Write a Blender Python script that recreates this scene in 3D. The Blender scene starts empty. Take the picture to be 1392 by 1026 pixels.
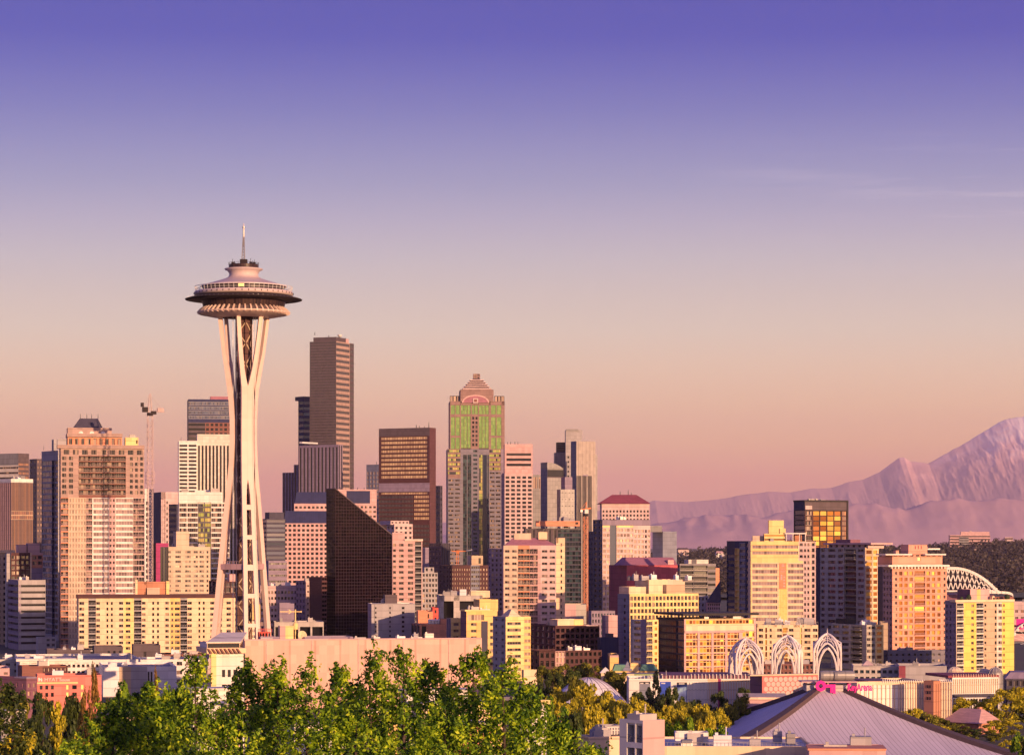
import bpy, math, random
import numpy as np
from mathutils import Vector

# ------------------------------------------------------------------ camera, sky, sun, exposure
SC = bpy.context.scene
COL = SC.collection
F = 3709.0            # focal length in photo pixels (photo is 1392 wide)
CZ = 55.0             # eye height over the city floor
HY = 740.0            # photo row of the eye level
CX = 696.0
GZ = -3.0             # city floor
R = math.radians

cam_d = bpy.data.cameras.new('camera')
cam = bpy.data.objects.new('camera', cam_d); COL.objects.link(cam)
cam.location = (0, 0, CZ); cam.rotation_euler = (R(90), 0, 0)
cam_d.sensor_width = 36.0
cam_d.lens = 36.0 * F / 1392.0
cam_d.shift_y = (HY - 513.0) / 1392.0
cam_d.clip_start = 1.0; cam_d.clip_end = 150000.0
SC.camera = cam

SUN_EL, SUN_AZ = R(7.5), R(34)          # azimuth counted from straight behind the camera to the right
SUNV = Vector((math.sin(SUN_AZ) * math.cos(SUN_EL), -math.cos(SUN_AZ) * math.cos(SUN_EL), math.sin(SUN_EL)))
sun_d = bpy.data.lights.new('sun', 'SUN'); sun_d.energy = 5.0; sun_d.angle = R(0.5); sun_d.color = (1.0, 0.57, 0.30)
sun = bpy.data.objects.new('sun', sun_d); COL.objects.link(sun)
sun.location = (300, -100, 400)
sun.rotation_euler = (-SUNV).to_track_quat('-Z', 'Y').to_euler()

SC.view_settings.view_transform = 'Standard'; SC.view_settings.look = 'None'
SC.view_settings.exposure = 0.34; SC.view_settings.gamma = 1.0
SC.cycles.use_denoising = True
SC.cycles.volume_bounces = 0
SC.cycles.max_bounces = 6; SC.cycles.diffuse_bounces = 2; SC.cycles.glossy_bounces = 2; SC.cycles.transparent_max_bounces = 8
SC.cycles.sample_clamp_indirect = 4.0


class N:                                    # tiny node helper
    def __init__(s, tree): s.t = tree; s.n = tree.nodes; s.l = tree.links
    def new(s, typ, **kw):
        o = s.n.new(typ)
        for k, v in kw.items(): setattr(o, k, v)
        return o
    def put(s, sock, v):
        if v is None: return
        if hasattr(v, 'links'): s.l.new(v, sock)
        else: sock.default_value = v
    def math(s, op, a, b=None, c=None, clamp=False):
        o = s.new('ShaderNodeMath', operation=op); o.use_clamp = clamp
        s.put(o.inputs[0], a); s.put(o.inputs[1], b)
        if c is not None: s.put(o.inputs[2], c)
        return o.outputs[0]
    def vmath(s, op, a, b=None, scale=None):
        o = s.new('ShaderNodeVectorMath', operation=op)
        s.put(o.inputs[0], a); s.put(o.inputs[1], b)
        if scale is not None: s.put(o.inputs[3], scale)
        return o.outputs['Value'] if op == 'DOT_PRODUCT' else o.outputs[0]
    def mix(s, f, a, b, bt='MIX'):
        o = s.new('ShaderNodeMix', data_type='RGBA', blend_type=bt)
        s.put(o.inputs[0], f); s.put(o.inputs[6], a); s.put(o.inputs[7], b)
        return o.outputs[2]
    def ramp(s, f, stops, interp='LINEAR'):
        o = s.new('ShaderNodeValToRGB'); r = o.color_ramp; r.interpolation = interp
        while len(r.elements) < len(stops): r.elements.new(0.5)
        for e, (p, c) in zip(r.elements, stops): e.position = p; e.color = (c[0], c[1], c[2], 1)
        s.put(o.inputs[0], f); return o.outputs[0]
    def noise(s, vec, scale, detail=2.0, rough=0.5):
        o = s.new('ShaderNodeTexNoise'); s.put(o.inputs['Vector'], vec)
        o.inputs['Scale'].default_value = scale; o.inputs['Detail'].default_value = detail; o.inputs['Roughness'].default_value = rough
        return o.outputs['Fac']


def srgb(r, g, b):
    f = lambda c: (c / 255.0) / 12.92 if c <= 10 else (((c / 255.0) + 0.055) / 1.055) ** 2.4
    return (f(r), f(g), f(b))


W = bpy.data.worlds.new('World'); SC.world = W; W.use_nodes = True
W.node_tree.nodes.clear()
n = N(W.node_tree)
tc = n.new('ShaderNodeTexCoord')
sky = n.new('ShaderNodeTexSky'); sky.sky_type = 'NISHITA'; sky.sun_disc = False
sky.sun_elevation = SUN_EL; sky.sun_rotation = math.pi - SUN_AZ + 0.0
sky.air_density = 1.0; sky.dust_density = 2.0; sky.ozone_density = 3.0
sep = n.new('ShaderNodeSeparateXYZ'); n.l.new(tc.outputs['Generated'], sep.inputs[0])
zpos = n.math('MULTIPLY_ADD', sep.outputs['Z'], 2.0, 0.1)     # elevation sine -0.05..0.45
# display rows of the evening sky, from the top of the view down to the skyline
SKYR = [0, 50, 100, 150, 200, 250, 300, 350, 400, 450, 500, 550, 600, 650, 690]
SKYV = [(0.0, 0.0, 0.2731), (0.0025, 0.0052, 0.288), (0.042, 0.0445, 0.3136), (0.088, 0.0912, 0.3324), (0.1521, 0.1516, 0.3562), (0.2194, 0.2126, 0.3726), (0.319, 0.2864, 0.3944), (0.411, 0.361, 0.3972), (0.4992, 0.4129, 0.3798), (0.5841, 0.4665, 0.3738), (0.6699, 0.4716, 0.3214), (0.7215, 0.4472, 0.2585), (0.7222, 0.3834, 0.2027), (0.6742, 0.2751, 0.1903), (0.653974, 0.266847, 0.184591)]
SKY = [(-0.05, (0.16, 0.13, 0.16)), (0.0, SKYV[-1])] + [(math.sin(math.atan((HY - r_) / F)), c_) for r_, c_ in reversed(list(zip(SKYR, SKYV)))] + [(0.26, (0.075, 0.065, 0.32)), (0.45, (0.07, 0.06, 0.27))]
grad = n.ramp(zpos, [((e + 0.05) * 2, c) for e, c in SKY])
# the evening glow round the sun, low in the west behind the viewer
dt = n.vmath('DOT_PRODUCT', tc.outputs['Generated'], tuple(Vector((math.sin(SUN_AZ), -math.cos(SUN_AZ), 0.06)).normalized()))
glow = n.math('POWER', n.math('MAXIMUM', dt, 0.0), 14.0)
gcol = n.vmath('SCALE', (1.0, 0.50, 0.14), scale=n.math('MULTIPLY', glow, 1.3))
# thin high cloud streaks
mp = n.new('ShaderNodeMapping'); n.l.new(tc.outputs['Generated'], mp.inputs[0]); mp.inputs['Scale'].default_value = (9, 9, 150)
mp.inputs['Rotation'].default_value = (0, R(1.5), 0)
cl = n.noise(mp.outputs[0], 1.1, 5.0, 0.6)
clm = n.math('MULTIPLY', n.ramp(cl, [(0.52, (0, 0, 0)), (0.78, (1, 1, 1))]), n.math('MULTIPLY', n.ramp(sep.outputs['X'], [(.06, (0, 0, 0)), (.16, (1, 1, 1))]), n.math('MULTIPLY', n.ramp(sep.outputs['Z'], [(.085, (0, 0, 0)), (.115, (1, 1, 1)), (.135, (1, 1, 1)), (.15, (0, 0, 0))]), .34)))
grad = n.mix(clm, grad, (0.75, 0.6, 0.62, 1))
bg1 = n.new('ShaderNodeBackground'); n.l.new(n.vmath('ADD', grad, gcol), bg1.inputs[0]); bg1.inputs[1].default_value = 1.0
bg2 = n.new('ShaderNodeBackground'); n.l.new(sky.outputs[0], bg2.inputs[0]); bg2.inputs[1].default_value = 0.03
ad = n.new('ShaderNodeAddShader'); n.l.new(bg1.outputs[0], ad.inputs[0]); n.l.new(bg2.outputs[0], ad.inputs[1])
wo = n.new('ShaderNodeOutputWorld'); n.l.new(ad.outputs[0], wo.inputs[0])

# ------------------------------------------------------------------ geometry helpers
def at(px, py, Y): return Vector(((px - CX) / F * Y, Y, CZ - (py - HY) / F * Y))
def zz(py, Y): return CZ - (py - HY) / F * Y
def xx(px, Y): return (px - CX) / F * Y


class MB:
    """collects faces, builds ONE mesh; loops get UVs in metres"""
    def __init__(s): s.v = []; s.f = []; s.uv = []; s.smooth = False
    def quad(s, a, b, c, d, uv=None):
        i = len(s.v); s.v += [tuple(a), tuple(b), tuple(c), tuple(d)]; s.f.append((i, i + 1, i + 2, i + 3))
        if uv is None:
            a, b, c, d = Vector(a), Vector(b), Vector(c), Vector(d)
            w = (b - a).length; h = (d - a).length
            z0 = a.z; uv = ((0, z0), (w, z0), (w, z0 + h), (0, z0 + h))
        s.uv += uv
    def face(s, pts, uv=None):
        i = len(s.v); s.v += [tuple(p) for p in pts]; s.f.append(tuple(range(i, i + len(pts))))
        s.uv += uv if uv else [(p[0] + p[1] * 0.7, p[2]) for p in pts]
    def box(s, x0, x1, y0, y1, z0, z1):
        p = lambda x, y, z: (x, y, z)
        s.quad(p(x0, y0, z0), p(x1, y0, z0), p(x1, y0, z1), p(x0, y0, z1))
        s.quad(p(x1, y0, z0), p(x1, y1, z0), p(x1, y1, z1), p(x1, y0, z1))
        s.quad(p(x1, y1, z0), p(x0, y1, z0), p(x0, y1, z1), p(x1, y1, z1))
        s.quad(p(x0, y1, z0), p(x0, y0, z0), p(x0, y0, z1), p(x0, y1, z1))
        s.quad(p(x0, y0, z1), p(x1, y0, z1), p(x1, y1, z1), p(x0, y1, z1), ((x0, y0), (x1, y0), (x1, y1), (x0, y1)))
        s.quad(p(x0, y1, z0), p(x1, y1, z0), p(x1, y0, z0), p(x0, y0, z0), ((x0, y1), (x1, y1), (x1, y0), (x0, y0)))
        return s
    def hexa(s, lo, hi):
        """lo, hi: 4 points each, counter-clockwise from above"""
        for i in range(4):
            j = (i + 1) % 4
            s.quad(lo[i], lo[j], hi[j], hi[i])
        s.face(hi); s.face(lo[::-1])
        return s
    def lathe(s, prof, seg=64, c=(0, 0)):
        for k in range(seg):
            a0, a1 = 2 * math.pi * k / seg, 2 * math.pi * (k + 1) / seg
            for (r0, z0), (r1, z1) in zip(prof[:-1], prof[1:]):
                p = lambda r, z, a: (c[0] + r * math.sin(a), c[1] - r * math.cos(a), z)
                u0, u1 = a0 * 16, a1 * 16
                pts = [p(r0, z0, a0), p(r0, z0, a1), p(r1, z1, a1), p(r1, z1, a0)]
                uv = [(u0, z0), (u1, z0), (u1, z1), (u0, z1)]
                if r0 < 1e-4: pts.pop(1); uv.pop(1)
                elif r1 < 1e-4: pts.pop(2); uv.pop(2)
                s.face(pts, uv)
        return s
    def tube(s, pts, rad, seg=6, cap=True):
        pts = [Vector(p) for p in pts]; rings = []
        rads = rad if isinstance(rad, (list, tuple)) else [rad] * len(pts)
        for i, p in enumerate(pts):
            t = (pts[min(i + 1, len(pts) - 1)] - pts[max(i - 1, 0)]).normalized()
            u = t.orthogonal().normalized() if i == 0 else (pu - t * pu.dot(t)).normalized()
            pu = u; w = t.cross(u)
            rings.append([p + (u * math.cos(2 * math.pi * k / seg) + w * math.sin(2 * math.pi * k / seg)) * rads[i] for k in range(seg)])
        for a, b in zip(rings[:-1], rings[1:]):
            for k in range(seg):
                j = (k + 1) % seg
                s.quad(a[k], a[j], b[j], b[k])
        if cap: s.face(rings[0][::-1]); s.face(rings[-1])
        return s
    def bar(s, a, b, w, h=None):
        """rectangular bar from a to b"""
        h = h or w; a, b = Vector(a), Vector(b); t = (b - a).normalized()
        up = Vector((0, 0, 1)) if abs(t.z) < 0.95 else Vector((0, 1, 0))
        u = t.cross(up).normalized() * (w / 2); v = u.cross(t).normalized() * (h / 2)
        A = [a - u - v, a + u - v, a + u + v, a - u + v]; Bq = [b - u - v, b + u - v, b + u + v, b - u + v]
        for i in range(4):
            j = (i + 1) % 4; s.quad(A[i], A[j], Bq[j], Bq[i])
        s.face(A[::-1]); s.face(Bq)
        return s
    def mesh(s, name, mat):
        me = bpy.data.meshes.new(name)
        me.from_pydata(s.v, [], s.f)
        l = me.uv_layers.new(name='UVMap')
        l.data.foreach_set('uv', np.array(s.uv, dtype=np.float32).ravel())
        if mat: me.materials.append(mat)
        if s.smooth:
            me.polygons.foreach_set('use_smooth', [True] * len(me.polygons))
        me.update(); return me
    def build(s, name, mat, parent=None, loc=None):
        o = bpy.data.objects.new(name, s.mesh(name, mat)); COL.objects.link(o)
        if parent: o.parent = parent
        if loc is not None: o.location = loc
        return o


def weld(o):
    import bmesh
    bm = bmesh.new(); bm.from_mesh(o.data); bmesh.ops.remove_doubles(bm, verts=bm.verts, dist=1e-4); bm.to_mesh(o.data); bm.free()
    o.data.polygons.foreach_set('use_smooth', [True] * len(o.data.polygons)); o.data.update()
    return o


def tag(o, label=None, cat=None, group=None, kind=None):
    if label: o['label'] = label
    if cat: o['category'] = cat
    if group: o['group'] = group
    if kind: o['kind'] = kind
    return o


def thing(name, label, cat, loc=(0, 0, 0), rz=0.0, group=None):
    o = bpy.data.objects.new(name, None); COL.objects.link(o); o.location = loc; o.rotation_euler = (0, 0, rz)
    o.empty_display_size = 1.0
    return tag(o, label, cat, group)


def copy_tree(root, loc, rz=0.0, label=None, sc=None, parent=None):
    c = root.copy(); COL.objects.link(c)
    if parent is None:
        c.location = loc; c.rotation_euler = (0, 0, rz)
        if sc: c.scale = sc
        if label: c['label'] = label
    else: c.parent = parent
    for ch in list(root.children): copy_tree(ch, None, parent=c)
    return c

# ------------------------------------------------------------------ materials
MATS = {}
def newmat(name):
    m = bpy.data.materials.new(name); m.use_nodes = True; m.node_tree.nodes.clear()
    q = N(m.node_tree); out = q.new('ShaderNodeOutputMaterial'); b = q.new('ShaderNodeBsdfPrincipled')
    q.l.new(b.outputs[0], out.inputs[0]); MATS[name] = m
    return m, q, b, out


def wall(name, c, rough=0.75, var=0.20, joint=3.2, jd=0.26, vj=0.0, metal=0.0, spec=0.3):
    """render / concrete / brick: soft blotches, rain streaks, floor joints"""
    m, q, b, _ = newmat(name)
    uv = q.new('ShaderNodeUVMap').outputs[0]
    oi = q.new('ShaderNodeObjectInfo')
    off = q.vmath('ADD', uv, q.vmath('SCALE', (91.0, 37.0, 0.0), scale=oi.outputs['Random']))
    mp = q.new('ShaderNodeMapping'); q.put(mp.inputs[0], off); mp.inputs['Scale'].default_value = (0.9, 0.07, 1)
    f1 = q.noise(mp.outputs[0], 1.0, 3.0); f2 = q.noise(off, 0.13, 4.0, 0.65)
    f = q.math('ADD', q.math('MULTIPLY', f1, 0.5), q.math('MULTIPLY', f2, 0.5))
    k = q.math('MULTIPLY_ADD', f, 2 * var, 1.0 - var)
    col = q.vmath('SCALE', tuple(c), scale=k)
    sp = q.new('ShaderNodeSeparateXYZ'); q.put(sp.inputs[0], uv)
    cell = q.math('ADD', q.math('MULTIPLY', q.math('FLOOR', q.math('DIVIDE', sp.outputs['X'], 2.7)), 0.731), q.math('MULTIPLY', q.math('FLOOR', q.math('DIVIDE', sp.outputs['Y'], joint or 3.2)), 0.517))
    wn = q.new('ShaderNodeTexWhiteNoise', noise_dimensions='1D'); q.put(wn.inputs['W'], cell)
    col = q.vmath('SCALE', col, scale=q.math('MULTIPLY_ADD', wn.outputs['Value'], 1.1 * var, 1.0 - .55 * var))
    if joint:
        fr = q.math('FRACT', q.math('DIVIDE', sp.outputs['Y'], joint))
        col = q.mix(q.math('MULTIPLY', q.math('LESS_THAN', fr, 0.10), jd), col, (0, 0, 0, 1))
    if vj:
        fr = q.math('FRACT', q.math('DIVIDE', sp.outputs['X'], vj))
        col = q.mix(q.math('MULTIPLY', q.math('LESS_THAN', fr, 0.08), jd), col, (0, 0, 0, 1))
    q.put(b.inputs['Base Color'], col); b.inputs['Roughness'].default_value = rough; b.inputs['Metallic'].default_value = metal
    b.inputs['Specular IOR Level'].default_value = spec
    return m


def glass(name, pal, rough=0.12, metal=0.35, jit=0.05, mull=None, mcol=(0.05, 0.04, 0.04), spec=0.7):
    """window panes: every pane draws its own tint and tilts a hair, so reflections differ pane to pane"""
    m, q, b, _ = newmat(name)
    oi = q.new('ShaderNodeObjectInfo'); ge = q.new('ShaderNodeNewGeometry')
    uv = q.new('ShaderNodeUVMap').outputs[0]
    sp = q.new('ShaderNodeSeparateXYZ'); q.put(sp.inputs[0], uv)
    rnd = q.math('ADD', q.math('MULTIPLY', oi.outputs['Random'], 7.13), q.math('MULTIPLY', ge.outputs['Random Per Island'], 3.71))
    if mull:
        cell = q.math('ADD', q.math('MULTIPLY', q.math('FLOOR', q.math('DIVIDE', sp.outputs['X'], mull[0])), 0.377),
                      q.math('MULTIPLY', q.math('FLOOR', q.math('DIVIDE', sp.outputs['Y'], mull[1])), 0.713))
        rnd = q.math('ADD', rnd, cell)
    wn = q.new('ShaderNodeTexWhiteNoise', noise_dimensions='1D'); q.put(wn.inputs['W'], rnd)
    rf = wn.outputs['Value']
    stops = []
    for i, c in enumerate(pal): stops.append((i / len(pal), c))
    col = q.ramp(rf, stops, 'CONSTANT')
    nv = q.vmath('NORMALIZE', q.vmath('ADD', ge.outputs['Normal'], q.vmath('SCALE', q.vmath('SUBTRACT', wn.outputs['Color'], (0.5, 0.5, 0.5)), scale=jit)))
    if mull:
        fx = q.math('LESS_THAN', q.math('FRACT', q.math('DIVIDE', sp.outputs['X'], mull[0])), mull[2])
        fy = q.math('LESS_THAN', q.math('FRACT', q.math('DIVIDE', sp.outputs['Y'], mull[1])), mull[2])
        fm = q.math('MAXIMUM', fx, fy) if mull[1] < 3.6 else fx
        col = q.mix(fm, col, (*mcol, 1))
        q.put(b.inputs['Roughness'], q.math('MULTIPLY_ADD', fm, 0.5, rough))
        q.put(b.inputs['Metallic'], q.math('MULTIPLY', q.math('SUBTRACT', 1.0, fm), metal))
    else:
        b.inputs['Roughness'].default_value = rough; b.inputs['Metallic'].default_value = metal
    q.put(b.inputs['Base Color'], col); q.put(b.inputs['Normal'], nv)
    b.inputs['Specular IOR Level'].default_value = spec
    return m


def leafmat(name, cols, trans=0.25):
    m, q, b, out = newmat(name)
    ge = q.new('ShaderNodeNewGeometry'); oi = q.new('ShaderNodeObjectInfo')
    tcn = q.new('ShaderNodeTexCoord')
    f = q.math('FRACT', q.math('ADD', ge.outputs['Random Per Island'], q.math('MULTIPLY', oi.outputs['Random'], 0.3)))
    nz = q.noise(tcn.outputs['Object'], 0.6, 2.0)
    f = q.math('MULTIPLY_ADD', f, 0.55, q.math('MULTIPLY_ADD', nz, 1.7, -0.62), clamp=True)
    col = q.ramp(f, [(i / (len(cols) - 1), c) for i, c in enumerate(cols)])
    q.put(b.inputs['Base Color'], col); b.inputs['Roughness'].default_value = 0.55; b.inputs['Specular IOR Level'].default_value = 0.25
    t = q.new('ShaderNodeBsdfTranslucent'); q.put(t.inputs[0], col)
    mx = q.new('ShaderNodeMixShader'); mx.inputs[0].default_value = trans
    q.l.new(b.outputs[0], mx.inputs[1]); q.l.new(t.outputs[0], mx.inputs[2]); q.l.new(mx.outputs[0], out.inputs[0])
    return m


wall('white', (.74, .70, .66)); wall('offwhite', (.64, .58, .52)); wall('cream', (.76, .58, .39)); wall('beige', (.58, .46, .36))
wall('tan', (.50, .38, .27)); wall('pink', (.56, .42, .42)); wall('rose', (.56, .36, .36)); wall('salmon', (.66, .28, .17), joint=.6, jd=.08)
wall('brick', (.22, .095, .08), joint=.5, jd=.15); wall('orangebrick', (.48, .22, .14)); wall('darkbrick', (.085, .035, .04), joint=.6)
wall('grey', (.36, .34, .36)); wall('midgrey', (.24, .22, .24)); wall('dgrey', (.13, .12, .14)); wall('black', (.035, .03, .035))
wall('yellow', (.76, .51, .20)); wall('lemon', (.82, .61, .27)); wall('lilac', (.25, .20, .28)); wall('concrete', (.46, .42, .40), joint=3.0, jd=.2)
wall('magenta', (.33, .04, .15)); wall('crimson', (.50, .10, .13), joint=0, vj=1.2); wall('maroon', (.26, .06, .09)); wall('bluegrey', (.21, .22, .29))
wall('silver', (.27, .26, .27), joint=4.0, jd=.25, vj=3.0, rough=.45, metal=.25); wall('silverpale', (.36, .31, .29), joint=0, vj=4.2, jd=.5, rough=.5)
wall('slate', (.06, .055, .09), joint=0, vj=2.5, jd=.25); wall('navy', (.03, .035, .10), joint=0, vj=2.0, jd=.3); wall('mauve', (.34, .15, .20), joint=.5, jd=.15)
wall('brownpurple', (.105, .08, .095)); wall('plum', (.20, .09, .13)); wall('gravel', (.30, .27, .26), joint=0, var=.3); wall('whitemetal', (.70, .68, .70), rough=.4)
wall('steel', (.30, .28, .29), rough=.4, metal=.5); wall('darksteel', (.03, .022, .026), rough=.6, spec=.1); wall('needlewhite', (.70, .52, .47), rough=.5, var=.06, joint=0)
wall('greystone', (.20, .185, .235)); wall('darktaupe', (.27, .175, .165)); wall('needlegrey', (.50, .41, .42), rough=.5, var=.06, joint=0); wall('craneorange', (.62, .20, .08)); wall('cranewhite', (.48, .36, .36)); wall('postblue', (.03, .07, .42), joint=0); wall('green_roof', (.12, .26, .20), joint=0, vj=1.0)
wall('olive', (.42, .40, .36)); wall('taupe', (.40, .28, .25)); wall('deepred', (.11, .05, .06)); wall('greencopper', (.25, .35, .15)); wall('hotpink', (.80, .02, .30), joint=0, var=.05); wall('redhot', (.60, .10, .08))
DK = [(.015, .015, .02), (.02, .02, .03), (.03, .03, .04), (.012, .012, .016)]
glass('gl_dark', DK + [(.05, .045, .05)], metal=.05, spec=.4)
glass('gl_mix', DK + [(.30, .22, .17), (.10, .08, .09), (.45, .32, .22), (.02, .02, .025)], mull=(1.25, 2.9, .09), mcol=(.26, .2, .19))
glass('gl_home', [(.02, .02, .025), (.03, .03, .04), (.24, .18, .16), (.05, .04, .05), (.40, .30, .25), (.09, .07, .08), (.03, .025, .03)], metal=.2, mull=(1.25, 2.9, .09), mcol=(.26, .2, .19))
glass('gl_gold', [(.80, .46, .10), (.62, .28, .06), (.26, .10, .04), (.85, .55, .14), (.45, .17, .05)], metal=.5, jit=.09)  # gold tints put the reflected sunset into the pane colour
glass('gl_goldgrid', [(.85, .50, .08), (.30, .10, .04), (.12, .04, .02), (.95, .62, .1), (.55, .22, .06), (.10, .04, .03)], metal=.6, jit=.09, mull=(1.6, 1.75, .16), mcol=(.70, .46, .18))  # gold panes carry part of the sunset reflection in their colour
glass('gl_warm', [(.46, .32, .27), (.20, .14, .13), (.58, .40, .30), (.34, .24, .2), (.40, .28, .24)], metal=.1, mull=(1.5, 9.0, .14), mcol=(.55, .45, .36))
glass('gl_pinkish', [(.30, .22, .24), (.36, .27, .28), (.20, .14, .15), (.42, .30, .29), (.32, .23, .26)], metal=.1, mull=(1.5, 9.0, .12), mcol=(.5, .4, .33))
glass('gl_rose', [(.42, .24, .18), (.36, .22, .18), (.48, .27, .18), (.30, .2, .18)], metal=.3, mull=(1.6, 99.0, .22), mcol=(.05, .03, .03))
glass('gl_blue', [(.03, .04, .10), (.02, .03, .07), (.05, .06, .12), (.10, .10, .15)], metal=.4)
glass('gl_bluegrid', [(.08, .10, .17), (.05, .06, .12), (.12, .13, .19), (.16, .15, .18), (.04, .04, .07)], metal=.3, mull=(1.5, 3.2, .12), mcol=(.26, .26, .32))
glass('gl_teal', [(.02, .05, .07), (.02, .03, .05), (.05, .09, .11), (.01, .02, .03)], metal=.35, mull=(1.8, 3.2, .1), mcol=(.03, .03, .04))
glass('gl_green', [(.20, .36, .10), (.16, .30, .09), (.24, .40, .12), (.18, .33, .10)], metal=.1, mull=(1.5, 3.4, .09), mcol=(.12, .2, .07), jit=.03)
glass('gl_yellowgreen', [(.42, .50, .14), (.40, .40, .12), (.60, .50, .2), (.05, .05, .07)], metal=.3, mull=(1.5, 3.4, .1))
glass('gl_black', [(.002, .001, .003), (.004, .002, .004), (.001, .001, .002), (.007, .003, .005)], metal=0, rough=.1, mull=(1.9, 1.9, .12), mcol=(.030, .012, .022), spec=.3, jit=.02)
glass('gl_tanband', [(.70, .50, .30), (.60, .42, .26), (.75, .55, .33), (.5, .34, .22)], metal=0, rough=.4, mull=(1.7, 99.0, .26), mcol=(.05, .03, .03), spec=.3)  # tan stands for sky reflected in the bands, put into the colour
glass('gl_finrose', [(.40, .22, .15), (.34, .20, .15), (.46, .25, .15), (.30, .18, .14)], metal=.1, rough=.3)
glass('gl_lead', [(.05, .04, .05), (.04, .034, .045), (.06, .05, .055)], metal=.08, mull=(1.5, 4.0, .3), mcol=(.12, .10, .105))
for nm in ('needle_dark',): glass(nm, [(.02, .014, .02), (.03, .018, .024), (.05, .03, .03)], metal=0, rough=.35, spec=.15, mull=(1.4, 30.0, .12), mcol=(.10, .06, .06))
M = MATS
# ------------------------------------------------------------------ buildings
PANE = {}
def pane_mesh(w, h, g, nm):
    k = (round(w, 2), round(h, 2), g)
    if k not in PANE:
        mb = MB(); w2, h2 = w / 2, h / 2
        mb.quad((-w2, 0, -h2), (w2, 0, -h2), (w2, 0, h2), (-w2, 0, h2), ((0, 0), (w, 0), (w, h), (0, h)))
        PANE[k] = mb.mesh(nm, M[g])
    return PANE[k]

BALC = {}
def balcony_mesh(w, dep, m):
    k = (round(w, 1), dep, m)
    if k not in BALC:
        mb = MB(); mb.box(-w / 2, w / 2, -dep, 0, -.14, .12)
        mb.box(-w / 2, w / 2, -dep - .02, -dep + .06, 1.02, 1.12)
        for s in (-1, 1): mb.box(s * w / 2 - .04, s * w / 2 + .04, -dep + .06, 0, 1.02, 1.10)
        k_ = max(2, int(w / .7))
        for i in range(k_ + 1):
            x = -w / 2 + w * i / k_; mb.box(x - .05, x + .05, -dep, -dep + .05, .12, 1.02)
        BALC[k] = mb.mesh('balcony', M[m])
    return BALC[k]

def G(n_, fh, wf=.5, hf=.55, g='gl_mix', **k): return dict(k='G', n=n_, fh=fh, wf=wf, hf=hf, g=g, nm='window', **k)
def Bn(fh, hf=.5, g='gl_dark', **k): return dict(k='B', n=k.pop('n', 1), fh=fh, wf=k.pop('wf', 1.0), hf=hf, g=g, nm='window_band', **k)
def V(n_, wf=.5, g='gl_dark', **k): return dict(k='V', n=n_, fh=None, wf=wf, hf=1, g=g, nm='window_strip', **k)
def K(fh, g='gl_dark', **k): return dict(k='B', n=k.pop('n', 1), fh=fh, wf=k.pop('wf', .96), hf=k.pop('hf', .78), g=g, nm='balcony_door', bal=True, **{'d': 1.1, **k})
def Wl(**k): return dict(k='W', **k)


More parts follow.
